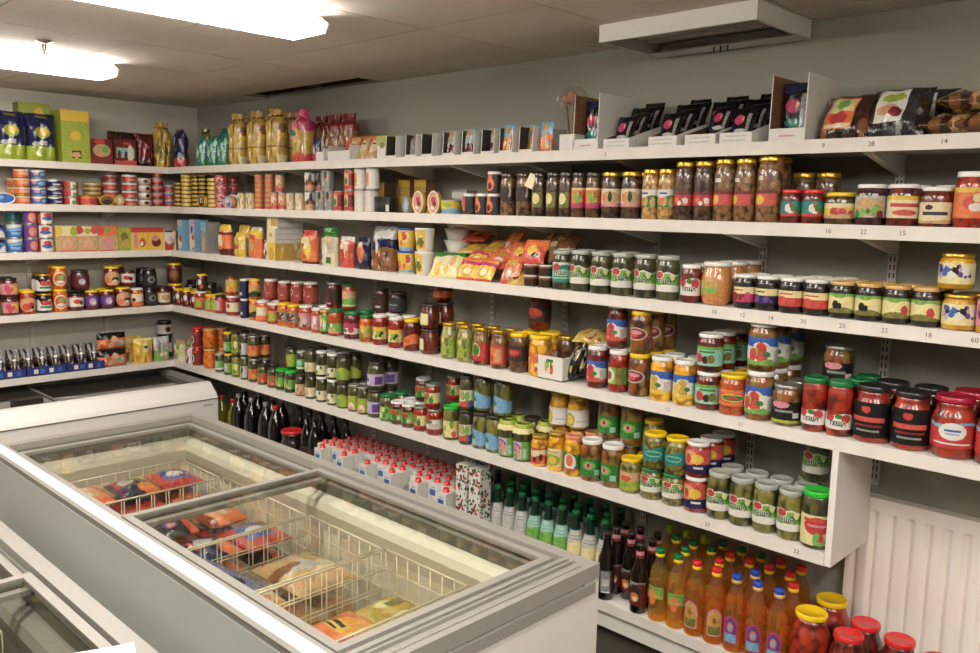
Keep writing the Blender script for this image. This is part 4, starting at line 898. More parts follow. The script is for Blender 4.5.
Bg('p_spaghet', 'orange-and-black spaghetti pack', .17, .10, .06, [B_('O'), W_(.66, .04, 2, 'K'), E_(.5, .4, .3, .2, 's'), X_(6, ['z', 'a'], -.9, .1, .3, .6, .2, 4), U_(.08, 0, 1, 'r')], 'K', 'pillow', 'dried_fruit_pack', 9)
Bg('p_yellowchip', 'yellow crisp bag', .118, .15, .06, [B_('Y'), W_(.9, 0, 1, 'y'), E_(.1, .6, .3, .1, 'k'), E_(.1, .64, .4, .2, 'y'), X_(6, ['o', 'O'], -.9, .05, .9, .4, .16, 4), E_(.1, .66, .2, .06, 'D')], 'Y', seed=11, kind='crisp_bag')
Bg('p_yellowback', 'yellow crisp bag half hidden at the back', .118, .16, .05, [B_('o'), X_(6, ['t', 'Y'], -.9, .05, .9, .9, .2, 4)], 'o', seed=12, kind='crisp_bag')
Bg('p_greenclear', 'silver bag with green base', .100, .15, .06, [B_('s'), U_(.44, .03, 4, 'g'), X_(8, ['S', 'W', 's'], -.9, .5, .9, .95, .2, 4), E_(0, .3, .5, .1, 'C'), E_(.2, .12, .4, .08, 'p')], 's', seed=13, kind='crisp_bag')
Bg('p_creamroll', 'cream bag with red-and-white print', .110, .125, .06, [B_('C'), X_(8, ['T', 'y', 'z', 'g'], -.9, .05, .9, .7, .2, 4), W_(.8, .05, 3, 'T')], 'T', seed=14, kind='snack_bag')
Bg('p_redzig', 'white-and-red zigzag snack bag', .06, .10, .04, [B_('W'), X_(7, ['R', 'k', 'r'], -.9, .1, .9, .9, .2, 14)], 'W', seed=15, kind='snack_bag')
Bg('p_darkfruit', 'clear pouch of dark dried fruit', .066, .150, .045, [B_('S'), U_(.58, .05, 4, 'd'), X_(12, ['K', 'm', 'd', 'k'], -.9, .05, .9, .5, .18, 4), X_(6, ['s', 'k', 'S'], -.9, .6, .9, .95, .2, 6), R_(-.3, .5, .3, .56, 'W')], 'k', 'crimp', 'dried_fruit_pouch', 16)
Bg('p_foilgold', 'gold foil coffee bag lying on the white box', .15, .10, .05, [B_('o'), X_(16, ['y', 'T', 'o', 't'], -1, .02, 1, .98, .14, 4)], 'o', 'pillow', 'coffee_bag', 17)
Bg('p_blackgold', 'black-and-gold coffee pack leaning in white box', .06, .13, .03, [B_('K'), X_(10, ['S', 'k', 'o', 'K'], -.9, .05, .9, .95, .16, 5), E_(.3, .3, .3, .1, 'Y')], 'K', 'pillow', 'coffee_pack', 18)
# bottles
DARK = lambda: principled('dark_bottle_glass', (22, 12, 8), .06, coat=1.0)
GREENG = lambda: principled('green_bottle_glass', (16, 48, 30), .06, coat=1.0)
BLACKP = lambda: principled('black_drink_bottle', (12, 8, 8), .1, coat=1.0)
AMB = lambda: clear('sunflower_oil', (252, 220, 124), .05, .04, .1)
AMBD = lambda: clear('dark_sunflower_oil', (250, 202, 104), .05, .04, .1)
AMBT = lambda: clear('empty_bottle_neck', (244, 226, 190), .06, .05, .05)
beer_p = [(0, .004), (.024, 0), (.030, .002), (.031, .006), (.031, .135), (.029, .155), (.020, .180), (.0145, .205), (.0135, .232), (.015, .234), (.015, .244), (.013, .246), (0, .246)]
G('beer', 'dark brown beer bottle with picture label', 'bottle', lambda: bottle('beer_bottle', beer_p, DARK(), 0, (.0152, .238, 'dark'), .010, [B_('m'), W_(.84, .12, 2.4, 'S'), E_(0, .5, .7, .4, 'k'), E_(0, .36, .5, .2, 'O'), E_(.1, .3, .3, .1, 'y'), E_(0, .68, .5, .12, 'd')], (.03, .115), .0316, neckart=[B_('p'), U_(.4, 0, 1, 'm')], nz=(.198, .222), nr=.0165, nr1=.0146), .062, .248)
G('beerpale', 'dark beer bottle with pale silver label', 'bottle', lambda: bottle('beer_bottle', beer_p, DARK(), 0, (.0152, .238, 'dark'), .010, [B_('k'), R_(-.2, .1, .9, .95, 'S'), R_(0, .3, .8, .6, 's'), R_(-.1, .0, .9, .08, 'W')], (.03, .115), .0316), .062, .248)
min_p = [(0, .004), (.026, 0), (.032, .002), (.033, .01), (.033, .09), (.030, .14), (.0215, .175), (.0160, .200), (.0140, .228), (.0145, .240), (.0145, .249), (0, .249)]
def mineral(key, desc, c1, c2):
    G(key, desc, 'bottle', lambda: bottle('lemonade_bottle', min_p, GREENG(), 0, (.0152, .237, 'dgreen'), .015, None, neckart=[B_(c1), U_(.5, .05, 3, c2), R_(-.6, .62, .8, .66, 'S'), R_(-.6, .76, .8, .79, 'S'), W_(.94, 0, 1, 'S')], nz=(.085, .18), nr=.0336, nr1=.0176), .066, .252)
mineral('lemon_white', 'green lemonade bottle with whitish label', 's', 's')
mineral('lemon_green', 'green lemonade bottle with pale green label', 'e', 'g')
mineral('lemon_yellow', 'green lemonade bottle with yellowish label', 's', 'y')
oil_p = [(0, .005), (.027, 0), (.032, .003), (.0335, .010), (.0325, .05), (.0335, .09), (.0335, .145), (.0315, .168), (.023, .194), (.0145, .212), (.0125, .225), (.0125, .235)]
def oil(key, desc, capc, ringc, art, liq, kind='oil_bottle'):
    def mk():
        a = [0] * 6 + [0, 0, 1, 1, 1]
        return bottle(kind, oil_p, [liq(), AMBT()], a, (.0155, .236, capc), .016, art, (.03, .125), .0341, neckring=(.0145, .224, .236, ringc))
    G(key, desc, 'bottle', mk, .067, .252)
arch = lambda c1, c2, c3: [B_('-'), R_(-.72, 0, .72, .62, c1), E_(0, .6, .72, .38, c1), R_(-.56, .04, .56, .6, c2), E_(0, .58, .56, .32, c2), E_(0, .58, .3, .17, 'O'), E_(0, .58, .18, .1, c3), R_(-.56, .04, .56, .34, c3)]
oil('oil_green', 'pale oil bottle with green-and-yellow cap', 'dgreen', 'yellow', [B_('-'), R_(-.9, .55, .9, 1, 'g'), E_(-.2, .6, .4, .3, 'O'), R_(-.9, .6, .9, .7, 'o')], AMB)
oil('oil_red', 'amber oil bottle with red-and-yellow cap', 'red', 'yellow', arch('p', 'o', 'V'), AMBD)
oil('oil_blue', 'amber oil bottle with blue cap', 'blue', 'tan', arch('M', 'P', 'b'), AMBD)
oil('oil_lime', 'olive oil bottle with lime cap at the back', 'lime', 'lime', None, AMB)
G('oil_redtop', 'yellow oil bottle with red cap by the freezer', 'bottle', lambda: bottle('oil_bottle', [(0, .004), (.03, 0), (.036, .004), (.036, .15), (.03, .18), (.014, .215), (.0125, .24), (0, .24)], principled('olive_oil_bottle', (120, 110, 34), .12, coat=1.0), 0, (.0155, .236, 'red'), .022), .07, .258)
cola = [(0, .004), (.03, 0), (.042, .006), (.044, .04), (.043, .11), (.045, .16), (.040, .205), (.026, .245), (.0135, .275), (.0125, .29), (0, .29)]
G('cola', 'round-shouldered black wine bottle', 'bottle', lambda: bottle('wine_bottle', cola, BLACKP(), 0, (.0150, .282, 'grey'), .022, [B_('d'), E_(0, .5, .6, .3, 'K')], (.04, .11), .0445), .088, .304)
G('cola_red', 'black wine bottle with orange-red cap', 'bottle', lambda: bottle('wine_bottle', cola, BLACKP(), 0, (.0165, .280, 'red'), .024, [B_('d'), E_(0, .5, .6, .3, 'K')], (.04, .11), .0445), .088, .304)
G('wine_dark', 'slim black wine bottle', 'bottle', lambda: bottle('wine_bottle', [(0, .004), (.03, 0), (.036, .004), (.036, .17), (.028, .2), (.0145, .235), (.0135, .29), (0, .29)], BLACKP(), 0, (.0150, .27, 'dark'), .024, [B_('k'), E_(0, .5, .7, .3, 'd')], (.05, .13), .0365), .072, .294)
G('tray_blue', 'navy display tray', 'tray', lambda: display_tray('display_tray', .205, .17, .048, .052, inner=(26, 34, 90), outer=(28, 40, 120), art=[B_((28, 40, 120)), R_(-.7, .3, -.5, .8, 'W'), R_(.1, .3, .3, .8, 'W'), E_(.7, .5, .12, .3, 'B'), E_(-.2, .5, .12, .3, 'B')]), .21, .05, .17)
def Tr(key, desc, kind, w, d, lip, back, **kw):
    G(key, desc, 'box', lambda: display_tray(kind, w, d, lip, back, **kw), w, back, d)
Tr('tray_scallop', 'white scalloped tray holding soup packets', 'display_tray', .17, .2, .045, .07, inner=(214, 206, 194))
Tr('tray_tiny', 'small white tray with blue spice pack', 'display_tray', .06, .12, .045, .06, inner=(214, 206, 194))
Tr('tray_small', 'narrow white open-front spice box', 'display_box', .068, .22, .012, .095, inner=(70, 60, 52))
Tr('tray_stick', 'small white box holding wrapped sticks', 'display_box', .068, .07, .058, .058, inner=(200, 190, 176))
Tr('carton_tall', 'tall white carton with brown inside', 'cardboard_carton', .108, .2, .038, .19, inner=(140, 92, 50), art=[B_((236, 232, 224)), R_(-.4, .4, .4, .5, 'p')])
Tr('tray_seed', 'white sloping tray of black seed packets', 'display_tray', .105, .27, .034, .10, inner=(96, 66, 40), art=[B_((236, 232, 224)), R_(-.7, .6, .7, .7, 's'), R_(-.8, .3, .7, .4, 's')], sidecut=.85)
Tr('tray_white', 'white carton box with vegetable emblem', 'cardboard_box', .118, .14, .088, .088, inner=(200, 190, 176), art=[B_('W'), E_(-.1, .55, .42, .36, 'C'), X_(9, ['T', 'g', 'z', 'd', 'y'], -.4, .25, .2, .75, .12, 6), E_(-.1, .84, .3, .08, 'G')])
def sticks():
    q = random.Random(3)
    mb = MB()
    for k in range(6):
        a = k * 1.05
        mb.tube([(.012 * math.cos(a), .012 * math.sin(a), 0), (.03 * math.cos(a), .03 * math.sin(a), .165)], .0035, 6)
    w = MB()
    n = 20
    prof = [(.006, .05), (.012, .08), (.022, .11), (.048, .14), (.058, .165), (.055, .19), (.04, .21), (.03, .222), (.0, .225)]
    rings = []
    for r, z in prof:
        b = w.add([((r * (1 + .14 * math.sin(5 * i + 30 * z) * (r > .02))) * math.cos(2 * PI * i / n), (r * (1 + .14 * math.sin(3 * i + 50 * z) * (r > .02))) * math.sin(2 * PI * i / n), z) for i in range(n)])
        rings.append(b)
    for a, b in zip(rings, rings[1:]):
        for i in range(n):
            w.face((a + i, a + (i + 1) % n, b + (i + 1) % n, b + i), None, 0, False)
    f = MB()
    for k in range(5):
        a = k * 1.3
        f.lathe([(0, .15 + .004 * k), (.016, .158 + .004 * k), (.02, .172 + .004 * k), (.012, .188 + .004 * k), (0, .192 + .004 * k)], 10, None, 0, .026 * math.cos(a), .026 * math.sin(a))
    return 'wrapped_sticks', mb.mesh('wrapped_sticks', principled('wooden_stick', (150, 128, 104), .6)), [('sweet', f.mesh('sweet', principled('brown_sweet', (176, 120, 86), .4)), 'brown sweets inside the wrapper'), ('wrapper', w.mesh('wrapper', clear('cellophane', (250, 248, 244), .12, .08, .05)), 'clear crumpled cellophane')]
G('sticks', 'cellophane-wrapped sweets on sticks in white box', 'sweets', sticks, .11, .225, .11)

PLACES = [
('A0','milk',[(1.52,0.04,0.48),(1.702,0.04,0.48),(1.883,0.04,0.48),(2.065,0.04,0.48),(2.247,0.04,0.48),(2.428,0.04,0.48),(1.458,0.102,0.48),(1.52,0.102,0.48),(1.581,0.102,0.48),(1.642,0.102,0.48),(1.704,0.102,0.48),(1.882,0.102,0.48),(1.944,0.102,0.48),(2.005,0.102,0.48),(2.066,0.102,0.48),(2.184,0.102,0.48),(2.246,0.102,0.48),(2.307,0.102,0.48),(2.368,0.102,0.48),(2.43,0.102,0.48),(1.454,0.164,0.48),(1.515,0.164,0.48),(1.576,0.164,0.48),(1.638,0.164,0.48),(1.699,0.164,0.48),(1.76,0.164,0.48),(1.822,0.164,0.48),(1.883,0.164,0.48),(1.944,0.164,0.48),(2.005,0.164,0.48),(2.067,0.164,0.48),(2.128,0.164,0.48),(2.189,0.164,0.48),(2.25,0.164,0.48),(2.312,0.164,0.48),(2.373,0.164,0.48),(2.434,0.164,0.48),(1.493,0.226,0.48),(1.554,0.226,0.48),(1.614,0.226,0.48),(1.675,0.226,0.48),(1.735,0.226,0.48),(1.796,0.226,0.48),(1.856,0.226,0.48),(1.917,0.226,0.48),(1.978,0.226,0.48),(2.039,0.226,0.48),(2.099,0.226,0.48),(2.16,0.226,0.48),(2.221,0.226,0.48),(2.282,0.226,0.48),(2.343,0.226,0.48),(2.404,0.226,0.48),(2.465,0.226,0.48),(1.486,0.288,0.48),(1.546,0.288,0.48),(1.606,0.288,0.48),(1.667,0.288,0.48),(1.727,0.288,0.48),(1.787,0.288,0.48),(1.847,0.288,0.48),(1.908,0.288,0.48),(1.968,0.288,0.48),(2.028,0.288,0.48),(2.088,0.288,0.48),(2.149,0.288,0.48),(2.209,0.288,0.48),(2.269,0.288,0.48),(2.33,0.288,0.48),(2.39,0.288,0.48),(2.451,0.288,0.48)]),
('A0','beerpale',[(3.272,0.045,0.48)]),
('A0','beer',[(3.414,0.045,0.48),(3.266,0.11,0.48),(3.331,0.11,0.48),(3.421,0.11,0.48),(3.26,0.175,0.48),(3.326,0.175,0.48),(3.399,0.175,0.48)]),
('A0','oil_green',[(3.492,0.048,0.48),(3.563,0.048,0.48),(3.547,0.12,0.48),(3.465,0.192,0.48),(3.535,0.192,0.48),(3.605,0.192,0.48),(3.609,0.264,0.48),(3.68,0.264,0.48),(3.751,0.264,0.48)]),
('A0','oil_red',[(3.634,0.048,0.48),(3.706,0.048,0.48),(3.675,0.12,0.48),(3.931,0.12,0.48),(3.675,0.192,0.48),(3.746,0.192,0.48),(3.816,0.192,0.48),(3.886,0.192,0.48),(3.822,0.264,0.48),(3.893,0.264,0.48)]),
('A0','oil_blue',[(3.777,0.048,0.48),(3.848,0.048,0.48),(3.919,0.048,0.48),(3.803,0.12,0.48)]),
('A0','x_tetra',[(2.533,0.06,0.48),(2.533,0.06,0.645),(2.61,0.06,0.48),(2.61,0.06,0.645),(2.5,0.14,0.48),(2.5,0.14,0.645)]),
('A0','b_red',[(4.128,0.062,0.48),(4.362,0.1,0.48),(4.245,0.14,0.48),(4.137,0.17,0.48)]),
('A0','b_yellow',[(4.012,0.072,0.48),(4.019,0.205,0.48)]),
('A0','cola',[(0.613,0.09,0.48),(0.757,0.09,0.48),(0.906,0.09,0.48),(0.489,0.2,0.48),(0.648,0.2,0.48),(0.799,0.2,0.48),(0.894,0.2,0.48)]),
('A0','cola_red',[(1.008,0.09,0.48)]),
('A0','b_dark',[(1.165,0.09,0.48)]),
('A0','oil_redtop',[(0.397,0.1,0.48),(0.531,0.1,0.48)]),
('A0','wine_dark',[(1.259,0.12,0.48),(1.335,0.12,0.48),(0.999,0.25,0.48),(1.097,0.25,0.48),(1.212,0.25,0.48),(1.323,0.25,0.48),(1.43,0.25,0.48)]),
('A0','lemon_white',[(2.57,0.13,0.48),(2.647,0.13,0.48),(2.717,0.13,0.48),(2.786,0.13,0.48),(2.656,0.2,0.48),(2.726,0.2,0.48),(2.795,0.2,0.48),(2.864,0.2,0.48),(2.94,0.2,0.48),(3.017,0.2,0.48),(3.089,0.2,0.48),(3.159,0.2,0.48)]),
('A0','lemon_green',[(2.855,0.13,0.48),(2.924,0.13,0.48),(2.994,0.13,0.48),(2.513,0.27,0.48),(2.603,0.27,0.48),(2.69,0.27,0.48),(2.775,0.27,0.48),(2.856,0.27,0.48),(2.941,0.27,0.48),(3.022,0.27,0.48),(3.101,0.27,0.48),(3.173,0.27,0.48)]),
('A0','lemon_yellow',[(3.063,0.13,0.48),(3.132,0.13,0.48),(3.201,0.13,0.48)]),
('A0','oil_lime',[(3.395,0.264,0.48),(3.466,0.264,0.48),(3.537,0.264,0.48)]),
('A1','p_navyred',[(0.066,0.052,2.0755)]),
('A1','p_teal',[(0.347,0.046,2.0755),(0.475,0.046,2.0755),(0.588,0.046,2.0755)]),
('A1','p_yellow',[(0.719,0.064,2.0755),(0.915,0.064,2.0755),(1.099,0.064,2.0755),(0.628,0.184,2.0755),(0.816,0.184,2.0755),(1.032,0.184,2.0755)]),
('A1','p_pinkyellow',[(1.335,0.064,2.0755)]),
('A1','p_bluepink',[(1.506,0.028,2.0755)]),
('E1','p_navylime',[(-0.064,-0.841,2.0755),(-0.064,-0.687,2.0755)]),
('E1','x_limebox',[(-0.09,-0.519,2.0755)]),
('E1','x_maroon',[(-0.045,-0.381,2.0755)]),
('E1','x_maroon2',[(-0.045,-0.247,2.0755)]),
('E1','p_maroon',[(-0.046,-0.123,2.0755)]),
('E1','p_yellow2',[(-0.058,-0.006,2.0755)]),
('A1','p_tealtall',[(0.41,0.15,2.0755)]),
('E1','p_maroonback',[(-0.15,-0.211,2.0755),(-0.15,-0.049,2.0755)]),
('A1','p_redbrown',[(1.332,0.178,2.0755),(1.449,0.178,2.0755),(1.561,0.178,2.0755)]),
('A1','p_olive',[(0.135,0.176,2.0755)]),
('E1','x_limeback',[(-0.21,-0.676,2.0755)]),
('A2','c_blackgold',[(0.054,0.036,1.8426),(0.054,0.036,1.8666),(0.054,0.036,1.8906),(0.054,0.036,1.9146),(0.054,0.036,1.9386),(0.054,0.036,1.9626),(0.195,0.076,1.8426),(0.195,0.076,1.8666),(0.195,0.076,1.8906),(0.195,0.076,1.9146),(0.195,0.076,1.9386),(0.195,0.076,1.9626),(0.195,0.076,1.9866),(0.195,0.076,2.0106),(0.286,0.076,1.8426),(0.286,0.076,1.8666),(0.286,0.076,1.8906),(0.286,0.076,1.9146),(0.286,0.076,1.9386),(0.286,0.076,1.9626),(0.286,0.076,1.9866),(0.286,0.076,2.0106)]),
('A2','c_goldthin',[(0.148,0.04,1.8426),(0.148,0.04,1.8666),(0.148,0.04,1.8906),(0.148,0.04,1.9146),(0.148,0.04,1.9386),(0.148,0.04,1.9626),(0.148,0.04,1.9866),(0.148,0.04,2.0106),(0.448,0.05,1.8426),(0.448,0.05,1.8666),(0.448,0.05,1.8906),(0.448,0.05,1.9146),(0.448,0.05,1.9386),(0.448,0.05,1.9626),(0.448,0.05,1.9866)]),
('A2','o_gold',[(0.376,0.015,1.8426)]),
('A2','c_redflower',[(0.516,0.066,1.8426),(0.516,0.066,1.8886),(0.516,0.066,1.9346),(0.516,0.066,1.9806),(0.477,0.156,1.8426),(0.477,0.156,1.8886),(0.477,0.156,1.9346),(0.477,0.156,1.9806)]),
('A2','o_pinkblue',[(0.676,0.015,1.8426)]),
('A2','c_yellowish',[(0.792,0.034,1.8426),(0.878,0.034,1.8426),(0.792,0.086,1.8426),(0.872,0.086,1.8426)]),
('A2','c_orangebox',[(0.92,0.065,1.8426),(0.92,0.065,1.8686),(0.92,0.065,1.8946),(0.92,0.065,1.9206),(0.92,0.065,1.9466),(0.92,0.065,1.9726),(0.92,0.065,1.9986),(1.022,0.065,1.8426),(1.022,0.065,1.8686),(1.022,0.065,1.8946),(1.022,0.065,1.9206),(1.022,0.065,1.9466),(1.022,0.065,1.9726),(1.022,0.065,1.9986)]),
('A2','c_tallorange',[(1.122,0.033,1.8426),(1.197,0.033,1.8426),(1.122,0.083,1.8426),(1.197,0.083,1.8426),(1.139,0.053,1.9306)]),
('A2','c_beige',[(1.27,0.033,1.8426),(1.35,0.033,1.8426),(1.27,0.083,1.8426),(1.35,0.083,1.8426)]),
('A2','c_brown',[(1.432,0.036,1.8426),(1.432,0.036,1.9346),(1.432,0.092,1.8426),(1.432,0.092,1.9346)]),
('A2','c_greybeige',[(1.525,0.042,1.8426),(1.598,0.042,1.8426),(1.497,0.11,1.8426),(1.564,0.11,1.8426),(1.575,0.042,1.9386)]),
('A2','c_redgreen',[(1.672,0.038,1.8426),(1.754,0.038,1.8426),(1.676,0.098,1.8426),(1.754,0.038,1.9386)]),
('A2','c_whitelow',[(1.833,0.041,1.8426),(1.91,0.041,1.8426),(1.789,0.107,1.8426)]),
('A2','c_hamround',[(1.997,0.057,1.8426)]),
('A2','o_greyblue',[(2.168,0.025,1.8426)]),
('A2','o_pink',[(2.246,0.025,1.8426),(2.343,0.025,1.8426)]),
('A2','t_yb',[(2.421,0.053,1.8426)]),
('A2','neckred',[(2.545,0.039,1.8426)]),
('A2','neckdark',[(2.615,0.039,1.8426),(2.678,0.039,1.8426),(2.678,0.039,1.9266)]),
('A2','dmeat',[(2.75,0.04,1.8426),(2.832,0.04,1.8426),(2.75,0.104,1.8426),(2.832,0.104,1.8426)]),
('A2','dtag',[(2.908,0.038,1.8426),(2.978,0.038,1.8426),(3.038,0.038,1.8426),(2.908,0.098,1.8426),(2.979,0.098,1.8426),(3.038,0.098,1.8426)]),
('A2','trio',[(3.095,0.036,1.8426),(3.158,0.036,1.8426),(3.095,0.092,1.8426),(3.158,0.092,1.8426)]),
('A2','creamv',[(3.23,0.043,1.8426),(3.312,0.043,1.8426),(3.23,0.113,1.8426),(3.312,0.113,1.8426)]),
('A2','tanmush',[(3.393,0.039,1.8426),(3.454,0.039,1.8426),(3.378,0.101,1.8426),(3.439,0.101,1.8426)]),
('A2','mushred',[(3.519,0.043,1.8426),(3.588,0.043,1.8426),(3.504,0.113,1.8426),(3.573,0.113,1.8426)]),
('A2','mushorange',[(3.658,0.043,1.8426),(3.727,0.043,1.8426),(3.642,0.113,1.8426),(3.711,0.113,1.8426)]),
('A2','mushbig',[(3.803,0.05,1.8426),(3.785,0.134,1.8426)]),
('A2','redlid',[(3.876,0.04,1.8426),(3.939,0.04,1.8426)]),
('A2','yellowlid_s',[(4.013,0.052,1.8426),(4.015,0.139,1.8426)]),
('A2','plumjar',[(4.097,0.05,1.8426),(4.1,0.134,1.8426)]),
('A2','lukred',[(4.181,0.05,1.8426),(4.183,0.134,1.8426),(4.265,0.15,1.8426)]),
('A2','browncream',[(4.263,0.049,1.8426)]),
('A2','orangetall',[(4.343,0.048,1.8426),(4.422,0.048,1.8426),(4.343,0.128,1.8426),(4.422,0.128,1.8426)]),
('E2','o_blue',[(-0.025,-0.895,1.8426)]),
('E2','c_orange',[(-0.05,-0.796,1.8426),(-0.05,-0.796,1.8896),(-0.05,-0.796,1.9366),(-0.05,-0.796,1.9836),(-0.14,-0.8,1.8426),(-0.14,-0.8,1.8896),(-0.14,-0.8,1.9366)]),
('E2','c_blue',[(-0.049,-0.714,1.8426),(-0.049,-0.714,1.8896),(-0.049,-0.714,1.9366),(-0.049,-0.714,1.9836)]),
('E2','c_navy',[(-0.049,-0.63,1.8426),(-0.049,-0.63,1.8896),(-0.049,-0.63,1.9366)]),
('E2','c_redw',[(-0.052,-0.545,1.8426),(-0.052,-0.545,1.8866),(-0.052,-0.545,1.9306)]),
('E2','c_redsingle',[(-0.06,-0.449,1.8426)]),
('E2','o_brown',[(-0.025,-0.355,1.8426)]),
('E2','o_goldround',[(-0.025,-0.285,1.8426)]),
('E2','c_redwhite',[(-0.053,-0.214,1.8426),(-0.053,-0.214,1.8886),(-0.053,-0.214,1.9346),(-0.053,-0.214,1.9806),(-0.163,-0.279,1.8426),(-0.163,-0.279,1.8886),(-0.163,-0.279,1.9346),(-0.163,-0.279,1.9806)]),
('E2','c_grey',[(-0.049,-0.128,1.8426),(-0.049,-0.128,1.8846),(-0.049,-0.128,1.9266),(-0.049,-0.128,1.9686)]),
('E2','c_pink',[(-0.043,-0.05,1.8426),(-0.043,-0.05,1.8846),(-0.043,-0.05,1.9266),(-0.043,-0.05,1.9686),(-0.043,-0.05,2.0106)]),
('E2','c_bluered',[(-0.033,0.019,1.8426),(-0.033,0.019,1.8866),(-0.033,0.019,1.9306)]),
('A2','x_whiteside',[(0.699,0.075,1.8426)]),
('A2','x_gold',[(1.881,0.125,1.8426),(1.881,0.125,1.8646),(1.881,0.125,1.8866),(1.881,0.125,1.9086),(1.881,0.125,1.9306),(1.881,0.125,1.9526)]),
('A2','goldback',[(3.862,0.145,1.8426),(3.936,0.145,1.8426)]),
('E2','c_gold',[(-0.18,-0.377,1.8426),(-0.18,-0.377,1.8686),(-0.18,-0.377,1.8946),(-0.18,-0.377,1.9206),(-0.18,-0.377,1.9466)]),
('A2','c_goldcyl',[(2.18,0.17,1.8426)]),
('A2','x_grey',[(2.376,0.17,1.8426),(2.376,0.17,1.8766),(2.376,0.17,1.9106)]),
('A2','x_goldb',[(1.947,0.225,1.8426),(1.947,0.225,1.9176),(2.058,0.225,1.8426),(2.058,0.225,1.9176)]),
('A2','c_white',[(1.833,0.041,1.9426),(1.92,0.041,1.9426)]),
('A3','x_multi',[(-0.067,0.035,1.5827),(0.035,0.035,1.5827)]),
('A3','x_bluecream',[(0.106,0.055,1.5827)]),
('A3','x_cream',[(0.256,0.055,1.5827)]),
('A3','x_greyblue',[(0.394,0.055,1.5827)]),
('A3','p_brownyellow',[(0.588,0.046,1.5827)]),
('A3','p_yellowbag',[(0.762,0.04,1.5827)]),
('A3','p_yellowred',[(0.918,0.046,1.5827)]),
('A3','p_redzig',[(1.045,0.034,1.5827)]),
('A3','x_noodlebox',[(1.115,0.095,1.5827)]),
('A3','p_redround',[(1.414,0.052,1.5827)]),
('A3','p_cleargreen',[(1.591,0.046,1.5827)]),
('A3','p_redwhite',[(1.735,0.04,1.5827)]),
('A3','p_navyor',[(1.856,0.04,1.5827)]),
('A3','p_buck',[(1.986,0.064,1.5827)]),
('A3','t_noodle',[(2.145,0.053,1.5827),(2.145,0.053,1.6807)]),
('A3','t_noodlew',[(2.26,0.053,1.5827),(2.26,0.053,1.6827)]),
('A3','t_brown',[(2.88,0.038,1.5827),(2.88,0.038,1.6247),(2.954,0.038,1.5827),(2.954,0.038,1.6247)]),
('A3','teshcha_light',[(3.023,0.045,1.5827)]),
('A3','teshcha_green',[(3.106,0.047,1.5827),(3.197,0.047,1.5827),(3.286,0.047,1.5827),(3.38,0.047,1.5827),(3.469,0.047,1.5827),(2.967,0.137,1.5827),(3.061,0.137,1.5827),(3.157,0.137,1.5827),(3.253,0.137,1.5827)]),
('A3','teshcha_small',[(3.558,0.042,1.5827),(3.559,0.11,1.5827)]),
('A3','squash',[(3.64,0.058,1.5827),(3.64,0.158,1.5827),(3.64,0.258,1.5827)]),
('A3','jam_pink',[(3.746,0.043,1.5827),(3.756,0.113,1.5827)]),
('A3','jam_navy',[(3.817,0.045,1.5827),(3.827,0.119,1.5827)]),
('A3','jam_red',[(3.892,0.046,1.5827),(3.967,0.046,1.5827),(3.902,0.122,1.5827),(3.977,0.122,1.5827),(3.912,0.198,1.5827),(3.989,0.198,1.5827)]),
('A3','olive_black',[(4.041,0.045,1.5827),(4.114,0.045,1.5827),(4.051,0.119,1.5827),(4.125,0.119,1.5827)]),
('A3','olive_red',[(4.188,0.045,1.5827),(4.261,0.045,1.5827),(4.198,0.119,1.5827),(4.271,0.119,1.5827)]),
('A3','honey',[(4.341,0.052,1.5827),(4.503,0.052,1.5827),(4.348,0.139,1.5827),(4.435,0.139,1.5827),(4.325,0.052,1.6867)]),
('A3','pinklabel',[(4.422,0.037,1.5827)]),
('E3','c_bluezig',[(-0.051,-0.93,1.5827),(-0.051,-0.93,1.6607)]),
('E3','c_lightblue',[(-0.05,-0.845,1.5827),(-0.05,-0.845,1.6607)]),
('E3','c_purpor',[(-0.045,-0.767,1.5827),(-0.045,-0.767,1.6587),(-0.045,-0.767,1.7347)]),
('E3','c_rwb',[(-0.049,-0.689,1.5827),(-0.049,-0.689,1.6587),(-0.049,-0.689,1.7347)]),
('E3','x_cake',[(-0.035,-0.593,1.5827)]),
('E3','x_cake2',[(-0.035,-0.479,1.5827)]),
('E3','x_cake3',[(-0.035,-0.365,1.5827)]),
('E3','x_olive',[(-0.035,-0.271,1.5827)]),
('E3','x_yellow',[(-0.035,-0.185,1.5827)]),
('E3','x_yellow2',[(-0.035,-0.086,1.5827)]),
('E3','x_whitered',[(-0.019,0.008,1.5827)]),
('A3','p_yellowpale',[(0.666,0.12,1.5827)]),
('E3','c_teal',[(-0.14,-0.822,1.5827),(-0.14,-0.822,1.6627),(-0.14,-0.822,1.7427)]),
('A3','p_clearback',[(1.859,0.146,1.5827)]),
('A3','t_white',[(2.331,0.177,1.5827),(2.331,0.177,1.6327),(2.331,0.177,1.6827),(2.331,0.177,1.7327),(2.331,0.177,1.7827)]),
('A3','x_noodletop',[(1.115,0.095,1.7477)]),
('A4','f_yellowred',[(0.008,0.041,1.247),(0.112,0.041,1.247),(0.225,0.041,1.247),(-0.012,0.107,1.247),(0.112,0.107,1.247),(0.226,0.107,1.247),(0.286,0.051,1.355)]),
('A4','f_red_lime',[(0.297,0.037,1.247),(1.075,0.047,1.247)]),
('A4','f_yelgreen',[(0.399,0.038,1.247),(0.458,0.038,1.247),(0.399,0.098,1.247),(0.458,0.098,1.247)]),
('A4','f_whitelbl',[(0.52,0.041,1.247),(0.52,0.107,1.247)]),
('A4','f_redwhite',[(0.646,0.049,1.247),(0.646,0.131,1.247)]),
('A4','f_navy',[(0.799,0.033,1.247),(0.799,0.033,1.355),(0.799,0.083,1.247),(0.799,0.083,1.355)]),
('A4','f_orangesm',[(0.878,0.051,1.247),(0.878,0.051,1.357)]),
